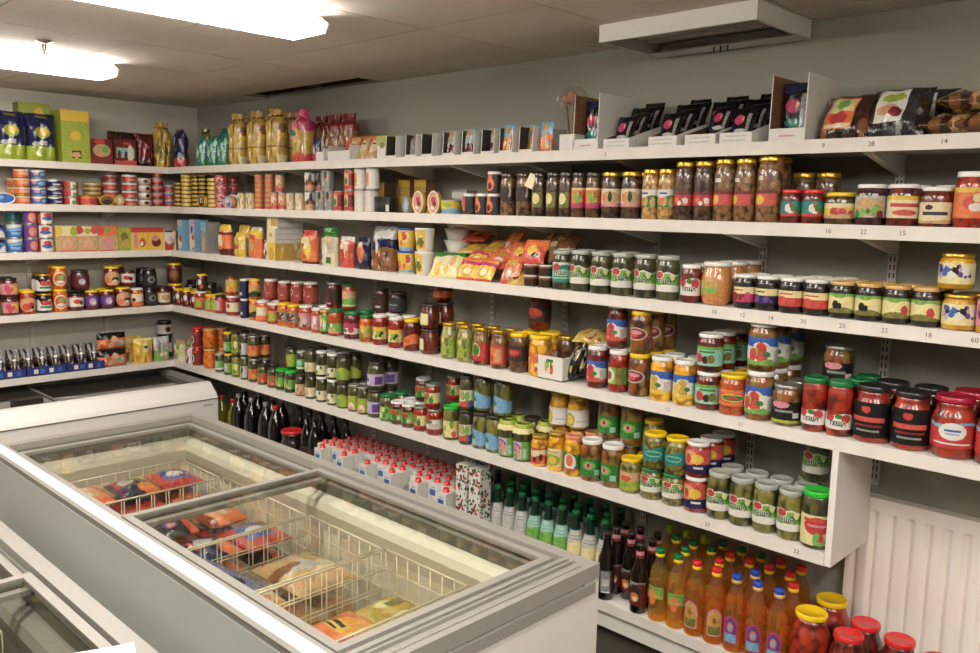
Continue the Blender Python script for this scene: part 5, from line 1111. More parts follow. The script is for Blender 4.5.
('A4','e_whitecap',[(0.966,0.047,1.247),(0.898,0.125,1.247)]),
('A4','f_yellow_grey',[(1.174,0.045,1.247),(1.263,0.045,1.247)]),
('A4','f_pink',[(1.373,0.047,1.247),(1.429,0.125,1.247)]),
('A4','f_pinkslim',[(1.482,0.038,1.247),(1.492,0.098,1.247)]),
('A4','f_yg',[(1.554,0.035,1.247),(1.554,0.089,1.247)]),
('A4','f_greenlid',[(1.626,0.045,1.247),(1.626,0.119,1.247)]),
('A4','f_greenred',[(1.753,0.049,1.247),(1.753,0.131,1.247)]),
('A4','f_amber',[(1.872,0.04,1.247),(1.872,0.104,1.247)]),
('A4','s4_red1',[(1.969,0.045,1.247),(2.082,0.045,1.247),(1.969,0.119,1.247),(2.082,0.119,1.247)]),
('A4','s4_wavy',[(2.188,0.045,1.247),(2.188,0.119,1.247)]),
('A4','s4_square',[(2.298,0.052,1.247),(2.298,0.052,1.355),(2.298,0.14,1.247),(2.298,0.14,1.355)]),
('A4','s4_pale',[(2.429,0.044,1.247),(2.525,0.044,1.247),(2.429,0.116,1.247),(2.525,0.116,1.247)]),
('A4','s4_ovalgreen',[(2.617,0.044,1.247),(2.617,0.116,1.247)]),
('A4','s4_orangecream',[(2.717,0.044,1.247),(2.717,0.116,1.247)]),
('A4','s4_darkred',[(2.819,0.046,1.247),(2.812,0.122,1.247)]),
('A4','s4_yellow',[(2.924,0.054,1.247),(2.892,0.146,1.247)]),
('A4','s4_bluered',[(3.196,0.046,1.247),(3.196,0.122,1.247),(3.254,0.076,1.397)]),
('A4','s4_creamleaf',[(3.289,0.044,1.247),(3.289,0.116,1.247)]),
('A4','s4_greyoval',[(3.374,0.047,1.247),(3.374,0.047,1.393),(3.374,0.125,1.247),(3.374,0.125,1.393),(3.374,0.203,1.247),(3.374,0.203,1.393)]),
('A4','s4_blueyellow',[(3.463,0.047,1.247),(3.551,0.047,1.247),(3.463,0.125,1.247),(3.551,0.125,1.247)]),
('A4','s4_greenred',[(3.636,0.05,1.247),(3.636,0.05,1.369),(3.636,0.134,1.247),(3.636,0.134,1.369),(3.638,0.218,1.247),(3.638,0.218,1.369)]),
('A4','s4_orangepaste',[(3.722,0.052,1.247),(3.722,0.14,1.247)]),
('A4','s4_bluegreen',[(3.81,0.053,1.247),(3.81,0.053,1.397),(3.81,0.143,1.247),(3.81,0.143,1.397),(3.812,0.233,1.247),(3.812,0.233,1.397)]),
('A4','s4_blackveg',[(3.898,0.052,1.247),(3.998,0.142,1.247),(3.898,0.14,1.247),(4.006,0.142,1.369)]),
('A4','teshcha_tom',[(3.985,0.045,1.247),(4.058,0.045,1.247),(4.082,0.119,1.247),(4.079,0.193,1.247)]),
('A4','s4_blacktom',[(4.144,0.059,1.247),(4.245,0.059,1.247),(4.159,0.161,1.247),(4.26,0.161,1.247)]),
('A4','s4_redoval',[(4.349,0.062,1.247),(4.457,0.062,1.247),(4.364,0.17,1.247),(4.471,0.17,1.247)]),
('E4','e_greenmix',[(-0.052,-0.975,1.247),(-0.14,-0.968,1.247)]),
('E4','e_pinky',[(-0.052,-0.886,1.247),(-0.052,-0.886,1.347),(-0.14,-0.879,1.247),(-0.14,-0.879,1.347)]),
('E4','e_orange',[(-0.051,-0.798,1.247),(-0.137,-0.791,1.247)]),
('E4','e_whitered',[(-0.049,-0.713,1.247),(-0.049,-0.713,1.355),(-0.131,-0.706,1.247),(-0.131,-0.706,1.355)]),
('E4','e_oranger',[(-0.049,-0.629,1.247),(-0.049,-0.629,1.375),(-0.131,-0.622,1.247),(-0.131,-0.622,1.375)]),
('E4','e_plum',[(-0.051,-0.544,1.247),(-0.137,-0.536,1.247),(-0.071,-0.234,1.369)]),
('E4','e_purple',[(-0.05,-0.457,1.247),(-0.05,-0.369,1.247),(-0.134,-0.451,1.247),(-0.134,-0.367,1.247)]),
('E4','e_face',[(-0.054,-0.28,1.247),(-0.146,-0.281,1.247),(-0.074,-0.328,1.369)]),
('E4','e_whitecap',[(-0.047,-0.196,1.247),(-0.125,-0.198,1.247)]),
('E4','e_black',[(-0.051,-0.113,1.247),(-0.051,-0.113,1.359),(-0.137,-0.117,1.247),(-0.137,-0.117,1.359)]),
('E4','e_cream',[(-0.049,-0.029,1.247),(-0.131,-0.033,1.247)]),
('E4','e_yellowdk',[(-0.069,0.055,1.247),(-0.069,0.055,1.373),(-0.163,-0.262,1.369)]),
('A4','f_rowred',[(0.976,0.127,1.247),(1.112,0.127,1.247),(1.234,0.127,1.247),(1.352,0.127,1.247),(0.967,0.097,1.359),(1.104,0.097,1.359),(1.227,0.097,1.365),(1.344,0.097,1.371)]),
('A4','s4_plainbrown',[(2.974,0.145,1.247)]),
('A4','e_bigblack',[(-0.073,0.166,1.247)]),
('A4','e_tallblack',[(-0.33,0.24,1.247),(-0.206,0.24,1.247),(-0.123,0.24,1.247),(0.032,0.24,1.247)]),
('E4','e_dkpurple',[(-0.079,-0.507,1.359)]),
('A4','f_toporange',[(0.65,0.043,1.359)]),
('A4','f_tallbrown',[(1.512,0.119,1.367)]),
('A4','f_tallorange',[(1.658,0.102,1.375)]),
('A4','f_tallred',[(1.875,0.131,1.371)]),
('A4','f_purpledark',[(1.98,0.141,1.385)]),
('A4','s4_tall',[(2.83,0.154,1.403)]),
('A4','f_ceramic',[(2.269,0.154,1.463)]),
('A5','p_creamroll',[(0.004,0.046,0.9025),(0.004,0.122,0.9025)]),
('A5','p_redzig',[(0.164,0.024,0.9025)]),
('A5','g_pink',[(0.229,0.043,0.9025),(0.229,0.043,1.0175),(0.229,0.113,0.9025),(0.229,0.113,1.0175)]),
('A5','g_orange',[(0.365,0.049,0.9025),(0.365,0.049,1.0205),(0.365,0.131,0.9025),(0.365,0.131,1.0205)]),
('A5','g_l1',[(0.506,0.037,0.9025),(0.506,0.095,0.9025),(1.288,0.077,1.0145)]),
('A5','g_l2',[(0.607,0.035,0.9025),(0.607,0.035,1.0245),(0.607,0.089,0.9025),(0.607,0.089,1.0245)]),
('A5','g_l3',[(0.694,0.036,0.9025),(0.694,0.036,1.0305),(0.694,0.092,0.9025),(0.694,0.092,1.0305)]),
('A5','g_l4',[(0.788,0.035,0.9025),(0.788,0.035,1.0305),(0.788,0.089,0.9025),(0.788,0.089,1.0305)]),
('A5','g_l5',[(0.872,0.042,0.9025),(0.872,0.042,1.0305),(0.872,0.11,0.9025),(0.872,0.11,1.0305)]),
('A5','g_l6',[(0.968,0.04,0.9025),(1.068,0.04,0.9025),(0.968,0.104,0.9025),(1.068,0.104,0.9025)]),
('A5','g_l7',[(1.149,0.041,0.9025),(1.234,0.041,0.9025),(1.149,0.107,0.9025),(1.234,0.107,0.9025)]),
('A5','g_l8',[(1.334,0.039,0.9025),(1.334,0.101,0.9025)]),
('A5','g_l9b',[(1.422,0.04,0.9025),(1.422,0.04,1.0305),(1.422,0.104,0.9025),(1.422,0.104,1.0305)]),
('A5','g_l9',[(1.518,0.04,0.9025),(1.518,0.04,1.0305),(1.61,0.04,0.9025),(1.61,0.04,1.0305),(1.518,0.104,0.9025),(1.518,0.104,1.0305),(1.61,0.104,0.9025),(1.61,0.104,1.0305)]),
('A5','g_lime',[(1.692,0.043,0.9025),(1.692,0.043,1.0325),(1.692,0.113,0.9025),(1.692,0.113,1.0325)]),
('A5','g_lime2',[(1.782,0.041,0.9025),(1.856,0.041,0.9025),(1.782,0.107,0.9025),(1.856,0.107,0.9025)]),
('A5','g_violet',[(1.935,0.05,0.9025),(1.935,0.05,1.0325),(1.935,0.134,0.9025),(1.935,0.134,1.0325),(1.856,0.19,1.0325)]),
('A5','g_dgreenlid',[(2.024,0.048,0.9025),(2.024,0.128,0.9025)]),
('A5','g_redgreen',[(2.1,0.045,0.9025),(2.176,0.045,0.9025),(2.1,0.119,0.9025),(2.176,0.119,0.9025),(2.166,0.135,1.0065)]),
('A5','g_redmulti',[(2.258,0.043,0.9025),(2.258,0.113,0.9025),(2.331,0.043,1.0145),(2.381,0.123,1.0465)]),
('A5','g_redwhite',[(2.344,0.045,0.9025),(2.344,0.119,0.9025)]),
('A5','g_yellowlbl',[(2.45,0.045,0.9025),(2.421,0.119,0.9025)]),
('A5','g_slim',[(2.544,0.039,0.9025),(2.544,0.039,1.0465)]),
('A5','g_blue',[(2.626,0.046,0.9025),(2.702,0.046,0.9025),(2.669,0.136,0.9025),(2.822,0.136,0.9025),(2.54,0.122,0.9025),(2.612,0.066,1.0525),(2.724,0.066,1.0525)]),
('A5','g_cloth',[(2.778,0.043,0.9025),(2.857,0.043,0.9025),(2.746,0.137,0.9025),(2.898,0.137,0.9025)]),
('A5','v_yellow',[(2.943,0.042,0.9025)]),
('A5','v_lime',[(3.026,0.043,0.9025),(2.986,0.133,0.9025),(3.055,0.133,0.9025)]),
('A5','v_pinklid',[(3.106,0.046,0.9025),(3.127,0.136,0.9025)]),
('A5','v_green',[(3.185,0.05,0.9025),(3.277,0.05,0.9025),(3.207,0.134,0.9025),(3.29,0.134,0.9025),(3.211,0.11,1.0545),(3.311,0.11,1.0545)]),
('A5','v_yellowlid',[(3.358,0.048,0.9025),(3.371,0.128,0.9025)]),
('A5','v_grain',[(3.443,0.048,0.9025),(3.53,0.048,0.9025),(3.45,0.128,0.9025),(3.53,0.128,0.9025)]),
('A5','v_redblue',[(3.614,0.049,0.9025),(3.614,0.049,1.0185),(3.614,0.131,0.9025),(3.614,0.131,1.0185),(3.614,0.213,0.9025),(3.614,0.213,1.0185)]),
('A5','teshcha_big',[(3.697,0.048,0.9025),(3.776,0.048,0.9025),(3.855,0.048,0.9025),(3.934,0.048,0.9025),(3.697,0.127,0.9025),(3.784,0.127,0.9025),(3.866,0.127,0.9025),(3.945,0.127,0.9025),(3.92,0.208,0.9025),(3.947,0.178,1.0545)]),
('A5','v_greenlid',[(4.017,0.042,0.9025)]),
('E5','p_spaghet',[(-0.046,-0.357,0.9025),(-0.056,-0.354,1.0025)]),
('E5','p_yellowchip',[(-0.046,-0.171,0.9025)]),
('E5','p_greenclear',[(-0.046,-0.058,0.9025)]),
('E5','p_yellowback',[(-0.12,-0.2,0.9025)]),
('E5','e_tallblack',[(-0.16,-0.065,0.9025)]),
('E5','e_bigblack',[(-0.166,0.024,0.9025),(-0.166,0.024,1.0175)]),
('A5','v_teal',[(3.45,0.05,1.0085),(3.536,0.05,1.0085)]),
('A5','v_tealback',[(3.386,0.135,1.0245)]),
('A5','g_diag',[(1.173,0.091,1.0145)]),
('A5','v_patty',[(2.973,0.121,1.0485),(3.061,0.121,1.0545)]),
]
SPECIAL = [('A1', 'tray_scallop', 1.701, 0.112, 2.0755, 0, 0),
('A1', 'p_soup', 1.717, 0.06, 2.0815, -0.35, 0.1),
('A1', 'p_soup', 1.8, 0.06, 2.0815, -0.35, -0.1),
('A1', 'p_soup', 1.861, 0.07, 2.0815, -0.35, 0.15),
('A1', 'p_soup', 1.683, 0.12, 2.0815, -0.35, 0),
('A1', 'tray_tiny', 1.55, 0.072, 2.0755, 0, 0),
('A1', 'x_bluepack', 1.58, 0.045, 2.0815, -0.3, -0.3),
('A1', 'x_limewhite', 2.002, 0.06, 2.0755, 0, 0),
('A1', 'tray_small', 2.083, 0.118, 2.0755, 0, 0),
('A1', 'tray_small', 2.214, 0.118, 2.0755, 0, 0),
('A1', 'tray_small', 2.315, 0.118, 2.0755, 0, 0),
('A1', 'tray_small', 2.447, 0.118, 2.0755, 0, 0),
('A1', 'tray_small', 2.556, 0.118, 2.0755, 0, 0),
('A1', 'tray_small', 2.665, 0.118, 2.0755, 0, 0),
('A1', 'tray_small', 2.76, 0.118, 2.0755, 0, 0),
('A1', 'tray_small', 2.861, 0.118, 2.0755, 0, 0),
('A1', 'p_grey', 2.175, 0.045, 2.0805, -0.12, 0),
('A1', 'p_spice', 2.422, 0.04, 2.0805, -0.1, 0.2),
('A1', 'p_spice', 2.536, 0.03, 2.0805, -0.1, 0),
('A1', 'p_spice', 2.628, 0.06, 2.0805, -0.1, 0.2),
('A1', 'p_spiceo', 2.752, 0.03, 2.0805, -0.1, 0),
('A1', 'p_spiceo', 2.836, 0.06, 2.0805, -0.15, 0.2),
('A1', 'p_spiceo', 2.94, 0.03, 2.0805, -0.08, 0),
('A1', 'tray_stick', 3.052, 0.047, 2.0755, 0, 0),
('A1', 'sticks', 3.019, 0.085, 2.0815, 0, 0),
('A1', 'carton_tall', 3.133, 0.112, 2.0755, 0, 0),
('A1', 'p_blacktall', 3.133, 0.063, 2.0815, -0.06, 0.0),
('A1', 'p_blacktall', 3.133, 0.103, 2.0815, -0.06, 0.0),
('A1', 'p_blacktall', 3.133, 0.143, 2.0815, -0.06, 0.0),
('A1', 'carton_tall', 3.859, 0.112, 2.0755, 0, 0),
('A1', 'p_blacktall', 3.86, 0.063, 2.0815, -0.06, 0.0),
('A1', 'p_blacktall', 3.86, 0.103, 2.0815, -0.06, 0.0),
('A1', 'p_blacktall', 3.86, 0.143, 2.0815, -0.06, 0.0),
('A1', 'tray_seed', 3.263, 0.147, 2.0755, 0, 0),
('A1', 'p_black', 3.253, 0.055, 2.0835, -0.4, 0.05),
('A1', 'p_black', 3.272, 0.095, 2.1015, -0.45, -0.08),
('A1', 'p_black', 3.254, 0.135, 2.1195, -0.4, 0.1),
('A1', 'p_black', 3.272, 0.175, 2.1315, -0.45, -0.1),
('A1', 'p_black', 3.259, 0.205, 2.1435, -0.4, 0.05),
('A1', 'tray_seed', 3.444, 0.147, 2.0755, 0, 0),
('A1', 'p_black', 3.434, 0.055, 2.0835, -0.4, 0.05),
('A1', 'p_black', 3.453, 0.095, 2.1015, -0.45, -0.08),
('A1', 'p_black', 3.435, 0.135, 2.1195, -0.4, 0.1),
('A1', 'p_black', 3.453, 0.175, 2.1315, -0.45, -0.1),
('A1', 'p_black', 3.44, 0.205, 2.1435, -0.4, 0.05),
('A1', 'tray_seed', 3.579, 0.147, 2.0755, 0, 0),
('A1', 'p_black', 3.588, 0.095, 2.1015, -0.45, -0.08),
('A1', 'p_black', 3.57, 0.135, 2.1195, -0.4, 0.1),
('A1', 'p_black', 3.588, 0.175, 2.1315, -0.45, -0.1),
('A1', 'p_black', 3.575, 0.205, 2.1435, -0.4, 0.05),
('A1', 'tray_seed', 3.699, 0.147, 2.0755, 0, 0),
('A1', 'p_black', 3.689, 0.055, 2.0835, -0.4, 0.05),
('A1', 'p_black', 3.708, 0.095, 2.1015, -0.45, -0.08),
('A1', 'p_black', 3.69, 0.135, 2.1195, -0.4, 0.1),
('A1', 'p_black', 3.708, 0.175, 2.1315, -0.45, -0.1),
('A1', 'p_black', 3.695, 0.205, 2.1435, -0.4, 0.05),
('A1', 'p_clearorange', 4.0, 0.055, 2.0755, -0.5, -0.1),
('A1', 'p_clearorange', 4.011, 0.25, 2.0755, -0.1, 0.05),
('A1', 'p_clearwhite', 4.133, 0.055, 2.0755, -0.45, -0.1),
('A1', 'p_clearwhite', 4.153, 0.25, 2.0755, -0.1, 0.05),
('A1', 'p_nuts', 4.272, 0.048, 2.1055, -1.5, 0.0),
('A1', 'p_nuts', 4.367, 0.048, 2.1055, -1.5, 0.0),
('A1', 'p_nuts', 4.314, 0.057, 2.1655, -1.5, 0.1),
('A3', 'p_traycream', 2.393, 0.038, 1.5827, -0.55, 0.25),
('A3', 'p_noodlem', 2.536, 0.032, 1.5827, -0.5, 0.1),
('A3', 'p_noodlem', 2.622, 0.036, 1.5827, -0.5, -0.1),
('A3', 'p_noodleo', 2.766, 0.033, 1.5827, -0.4, -0.15),
('A3', 'p_noodleo', 2.663, 0.077, 1.6327, -1.0, 0.5),
('A3', 'p_noodlem', 2.512, 0.088, 1.6327, -0.9, 0.1),
('A3', 'p_noodler', 2.574, 0.118, 1.6427, -0.8, -0.3),
('A3', 'p_noodley', 2.427, 0.148, 1.6827, -1.2, 0.1),
('A3', 'p_noodley', 2.53, 0.167, 1.6927, -1.1, -0.2),
('A3', 'p_noodler', 2.425, 0.177, 1.7327, -1.2, 0.3),
('A3', 'p_noodler', 2.729, 0.128, 1.6527, -0.5, 0.2),
('A3', 'p_noodleo', 2.621, 0.167, 1.6827, -0.6, -0.4),
('A3', 'p_noodler', 2.876, 0.038, 1.6677, -0.5, 0.1),
('A3', 'p_nuts', 2.908, 0.098, 1.6677, -0.8, 0.1),
('A3', 'p_noodley', 2.844, 0.032, 1.5827, -1.0, 0.6),
('A4', 'tray_white', 3.009, 0.08, 1.247, 0, 0),
('A4', 'p_blackgold', 3.074, 0.045, 1.253, -0.3, -0.4),
('A4', 'p_blackgold', 3.096, 0.075, 1.267, -0.45, 0.3),
('A4', 'p_foilgold', 3.09, 0.125, 1.382, -1.2, 0.1),
('E5', 'tray_blue', -0.097, -0.515, 0.9025, 0, 0),
('E5', 'tray_blue', -0.097, -0.727, 0.9025, 0, 0),
('E5', 'tray_blue', -0.097, -0.939, 0.9025, 0, 0),
('E5', 'tray_blue', -0.097, -1.151, 0.9025, 0, 0),
('E5', 'p_darkfruit', -0.069, -0.445, 0.9085, -0.5, -0.04),
('E5', 'p_darkfruit', -0.069, -0.516, 0.9085, -0.5, 0.0),
('E5', 'p_darkfruit', -0.069, -0.586, 0.9085, -0.5, 0.04),
('E5', 'p_darkfruit', -0.069, -0.657, 0.9085, -0.5, -0.04),
('E5', 'p_darkfruit', -0.069, -0.728, 0.9085, -0.5, 0.0),
('E5', 'p_darkfruit', -0.069, -0.798, 0.9085, -0.5, 0.04),
('E5', 'p_darkfruit', -0.069, -0.869, 0.9085, -0.5, -0.04),
('E5', 'p_darkfruit', -0.069, -0.94, 0.9085, -0.5, 0.0),
('E5', 'p_darkfruit', -0.069, -1.011, 0.9085, -0.5, 0.04),
('E5', 'p_darkfruit', -0.069, -1.081, 0.9085, -0.5, -0.04),
('E5', 'p_darkfruit', -0.069, -1.152, 0.9085, -0.5, 0.0),
('E5', 'p_darkfruit', -0.069, -1.223, 0.9085, -0.5, 0.04)]
PRICES = [(1, 3.975, '9'), (1, 4.104, '28'), (1, 4.282, '14'), (1, 3.233, '2'), (2, 4.006, '16'), (2, 4.102, '22'), (2, 4.202, '15'), (3, 3.671, '10'), (3, 3.765, '12'), (3, 3.855, '14'), (3, 3.954, '30'), (3, 4.065, '25'), (3, 4.178, '23'), (3, 4.287, '18'), (3, 4.395, '60'), (4, 3.523, '12'), (4, 3.782, '11'), (5, 3.69, '27'), (5, 3.983, '22')]
CAM_LOC = (4.97437, -2.35514, 1.86300)
CAM_ROT = ((0.718268, -0.109605, 0.687079), (0.695453, 0.083460, -0.713708), (0.020882, 0.990465, 0.136172))
CAM_LENS = 31.0641
SHELF_Z = {'1': 2.0755, '2': 1.8426, '3': 1.5827, '4': 1.247, '5': 0.9025, '0': 0.48}

# ------------------------------------------------------------ the room
XW, YW, ZC = -0.262, 0.330, 2.472
X1, Y1 = 6.6, -4.6
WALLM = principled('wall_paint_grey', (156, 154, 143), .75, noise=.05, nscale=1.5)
WALLL = principled('wall_lighter', (200, 194, 184), .75, noise=.04, nscale=1.5)  # end wall given a lighter tone than the long wall
CEILM = principled('ceiling_tile', (218, 209, 199), .85, noise=.06, nscale=2.5, bump=.1, bscale=90)
FLOORM = principled('floor_vinyl', (96, 86, 74), .5, noise=.2, nscale=6)
def sbox(name, a, b, mt):
    mb = MB(); mb.box(a[0], a[1], a[2], b[0], b[1], b[2]); return struct(link(name, mb.mesh(name, mt)))
sbox('floor', (XW - .1, Y1, -.1), (X1, YW + .1, 0), FLOORM)
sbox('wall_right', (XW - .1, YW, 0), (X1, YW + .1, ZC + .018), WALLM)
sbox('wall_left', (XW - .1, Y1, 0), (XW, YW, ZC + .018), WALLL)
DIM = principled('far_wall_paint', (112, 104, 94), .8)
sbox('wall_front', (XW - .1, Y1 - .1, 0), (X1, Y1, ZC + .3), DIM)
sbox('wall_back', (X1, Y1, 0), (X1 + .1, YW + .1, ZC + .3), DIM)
VOIDM = principled('dark_void', (58, 40, 34), .9, noise=.3, nscale=9)
sbox('ceiling_void_side', (XW - .1, YW, ZC + .018), (X1, YW + .1, ZC + .3), VOIDM)
mb = MB()
T = .537
xs = [XW] + [2.714 + T * k for k in range(-5, 8) if XW + .05 < 2.714 + T * k < X1] + [X1]
ys = [Y1] + [-.364 + T * k for k in range(-8, 2) if Y1 < -.364 + T * k < YW - .05] + [YW]
for i in range(len(xs) - 1):
    for j in range(len(ys) - 1):
        if .5 < xs[i] < 1.2 and ys[j] > .1:
            continue
        g = .003
        mb.box(xs[i] + g, ys[j] + g, ZC, xs[i + 1] - g, ys[j + 1] - g, ZC + .018)
struct(link('ceiling', mb.mesh('ceiling', CEILM)))
sbox('ceiling_void', (XW, Y1, ZC + .28), (X1, YW, ZC + .32), principled('dark_void', (58, 46, 40), .9, noise=.3, nscale=9))
mb = MB()
for x in xs[1:-1]:
    mb.box(x - .011, Y1, ZC + .018, x + .011, YW, ZC + .03)
for y in ys[1:-1]:
    mb.box(XW, y - .011, ZC + .018, X1, y + .011, ZC + .03)
struct(link('trim_1', mb.mesh('trim_1', principled('ceiling_grid', (110, 104, 96), .7))))

# ceiling lamps
TUBE = emit('lit_diffuser', (255, 249, 240), LAMP)
def lamp(x0, x1, y0, y1, label):
    r = bpy.data.objects.new('ceiling_lamp', None); C.objects.link(r)
    r.location = ((x0 + x1) / 2, (y0 + y1) / 2, ZC)
    w, l = (x1 - x0) / 2, (y1 - y0) / 2
    a = MB(); a.box(-w * .5, -l * .98, -.0115, w * .5, l * .98, -.001)
    link('housing', a.mesh('housing', WHITE), r)
    d = MB()
    d.prism([(-w * .6, -.012), (-w, -.036), (-w * .85, -.062), (w * .85, -.062), (w, -.036), (w * .6, -.012)], 'y', -l, l)
    link('diffuser', d.mesh('diffuser', TUBE), r)
    for s in (-1, 1):
        e = MB(); e.prism([(-w * .6, -.011), (-w, -.036), (-w * .85, -.063), (w * .85, -.063), (w, -.036), (w * .6, -.011)], 'y', s * l, s * (l + .008))
        link('end_cap', e.mesh('end_cap', principled('lamp_end_cap', (240, 236, 226), .4)), r)
    tag(r, label, 'lamp', 'fluorescent ceiling lamps')
lamp(2.455, 2.665, -2.2, -.725, 'lit fluorescent ceiling lamp closer to the middle of the shop')
lamp(.93, 1.14, -2.2, -.755, 'lit fluorescent ceiling lamp by the end wall and sprinkler')
for x, y, lb in ((4.1, -.95, 'over the white end of the first freezer'), (5.3, -.95, 'past the radiator at the open end of the shelves'), (6.2, -1.1, 'added as fill along the far back wall'), (2.56, -2.35, 'added as fill over the second freezer, continuing the middle row')):  # unseen lamps placed to match the brightness; back-wall and middle-row ones added as fill
    lamp(x - .11, x + .11, y - 1.5, y, 'unseen lit fluorescent ceiling lamp ' + lb)
r = bpy.data.objects.new('sprinkler_head', None); C.objects.link(r); r.location = (1.40, -1.14, ZC)
link('escutcheon', lathe_mesh('escutcheon', [(0, -.001), (.03, -.001), (.03, -.005), (.012, -.01), (0, -.01)], principled('chrome', (170, 166, 160), .25, .9), 18), r)
a = MB(); a.tube([(-.012, 0, -.008), (-.014, 0, -.03), (0, 0, -.046)], .003); a.tube([(.012, 0, -.008), (.014, 0, -.03), (0, 0, -.046)], .003)
link('frame_arm', a.mesh('frame_arm', principled('sprinkler_brass', (120, 100, 80), .35, .7)), r)
link('deflector', lathe_mesh('deflector', [(0, -.045), (.016, -.046), (.016, -.049), (0, -.05)], principled('sprinkler_brass', (120, 100, 80), .35, .7), 14), r)
tag(r, 'small metal sprinkler head hanging from the ceiling beside the lamp', 'sprinkler')

# empty light housing over the long wall
r = bpy.data.objects.new('ceiling_housing', None); C.objects.link(r); r.location = (3.22, -.045, ZC)
a = MB(); Wd, Dp, H = .555, .36, -.056
for q in ((0, 0, Wd, .012), (0, Dp - .012, Wd, Dp), (0, .012, .012, Dp - .012), (Wd - .012, .012, Wd, Dp - .012)):
    a.box(q[0], q[1], H, q[2], q[3], -.001)
a.box(.012, Dp - .075, H, Wd - .012, Dp - .012, H + .006)
link('frame', a.mesh('frame', WHITE), r)
a = MB(); a.box(.012, .012, -.012, Wd - .012, Dp - .012, -.002)
link('back_plate', a.mesh('back_plate', principled('housing_inside', (96, 92, 84), .5)), r)
a = MB()
for y in (.12, .19):
    a.prism([(y, -.012), (y + .05, -.012), (y + .035, -.034), (y + .015, -.034)], 'x', .05, Wd - .05)
link('reflector', a.mesh('reflector', principled('reflector_metal', (120, 118, 110), .3, .6)), r)
a = MB()
for x in (.26, .285, .31):
    a.tube([(x, .285, H - .001), (x, .285, H - .02)], .003)
link('bracket_pin', a.mesh('bracket_pin', principled('dark_pin', (50, 46, 40), .5)), r)
tag(r, 'white empty light housing without tubes above the long shelves', 'light housing')

# ------------------------------------------------------------ shelving
SHM = principled('shelf_white', (226, 221, 214), .45, noise=.05, nscale=4)
INK = principled('price_ink', (104, 98, 92), .7)
TICK = principled('price_strip', (222, 215, 206), .55, noise=.07, nscale=14)
NAMES = {'1': 'top', '2': 'second', '3': 'third', '4': 'fourth', '5': 'fifth', '0': 'bottom'}
def shelf(key, x0, x1, y0, y1, front, brackets):
    """front: 'y' faces -y (long wall), 'x' faces +x (end wall)"""
    z = SHELF_Z[key]
    r = bpy.data.objects.new('wall_shelf', None); C.objects.link(r); r.location = (0, 0, z)
    a = MB(); a.box(x0, y0, -.026, x1, y1, 0)
    link('board', a.mesh('board', SHM), r)
    a = MB()
    if front == 'y':
        a.box(x0, y0 - .003, -.036, x1, y0 - .0002, .002)
    else:
        a.box(x1 + .0002, y0, -.036, x1 + .003, y1, .002)
    link('price_strip', a.mesh('price_strip', TICK), r)
    for b in brackets:
        a = MB()
        if front == 'y':
            a.prism([(y1 - .002, -.0262), (y0 + .03, -.0262), (y0 + .04, -.034), (y1 - .002, -.085)], 'x', b - .012, b + .012)
        else:
            a.prism([(x0 + .002, -.0262), (x1 - .03, -.0262), (x1 - .04, -.034), (x0 + .002, -.085)], 'y', b - .012, b + .012)
        link('bracket', a.mesh('bracket', SHM), r)
    return r
UPX = [.34, .75, 1.17, 1.58, 2.0, 2.41, 2.82, 3.24, 3.66, 4.075, 4.49, 4.9]
UPY = [-.30, -.72, -1.15, -1.56]
for k in '12345':
    x1 = 5.2 if k != '5' else 4.064
    br = [x for x in UPX if x < x1 - .05]
    s = shelf(k, XW + .001, x1, .0, YW - .013 if k != '5' else YW - .013, 'y', br)
    tag(s, NAMES[k] + ' shelf board on the long wall, white with price strip', 'shelf', 'white shelf boards')
    for kk, x, t in PRICES:
        if str(kk) == k:
            vs, fs = text_geo(t, .018, .005)
            mbx = MB(); b = mbx.add([(x + px, -.0036, -.017 + py) for px, py in vs])
            for f in fs: mbx.face([b + q for q in f])
            link('price_number', mbx.mesh('price_number', INK), s)
    s = shelf(k, XW + .013, 0, -1.9, -.001, 'x', UPY)
    tag(s, NAMES[k] + ' shelf board on the short end wall, white', 'shelf', 'white shelf boards')
s = shelf('0', .02, 5.2, .012, YW - .013, 'y', [])
a = MB(); a.box(.02, .022, -.1, 5.2, .05, -.04); link('kick_rail', a.mesh('kick_rail', SHM), s)
a = MB(); a.box(.02, .06, -.479, 5.2, .09, -.1); link('kick_board', a.mesh('kick_board', principled('kick_board', (84, 76, 66), .6, noise=.1)), s)
tag(s, 'lowest deep white shelf board under the bottles, with kick rail', 'shelf', 'white shelf boards')
a = MB(); a.box(4.0645, .0, SHELF_Z['5'] - .036, 4.083, .272, SHELF_Z['4'] - .027)
tag(link('end_panel', a.mesh('shelf_end_panel', SHM)), 'white upright end panel closing the fifth shelf beside the radiator', 'panel')
bpy.data.objects['end_panel'].name = 'shelf_divider'
SLOT = principled('slot_shadow', (70, 68, 62), .8)
for i, x in enumerate(UPX):
    a = MB(); zb = .5 if x < 4 else 1.04
    a.box(x - .0125, YW - .012, zb, x + .0125, YW - .0005, 2.3 if False else 2.13)
    o = link('shelf_upright', a.mesh('shelf_upright', principled('upright_grey', (206, 202, 194), .4)))
    h = MB(); z = zb + .02
    while z < 2.1:
        for dx in (-.006, .006):
            h.box(x + dx - .0022, YW - .0124, z, x + dx + .0022, YW - .0119, z + .016)
        z += .025
    link('slot_pattern', h.mesh('slot_pattern', SLOT), o)
    tag(o, 'slotted white wall upright, %s from the room corner on the long wall' % ['first', 'second', 'third', 'fourth', 'fifth', 'sixth', 'seventh', 'eighth', 'ninth', 'tenth', 'eleventh', 'twelfth'][i], 'upright', 'slotted wall uprights')
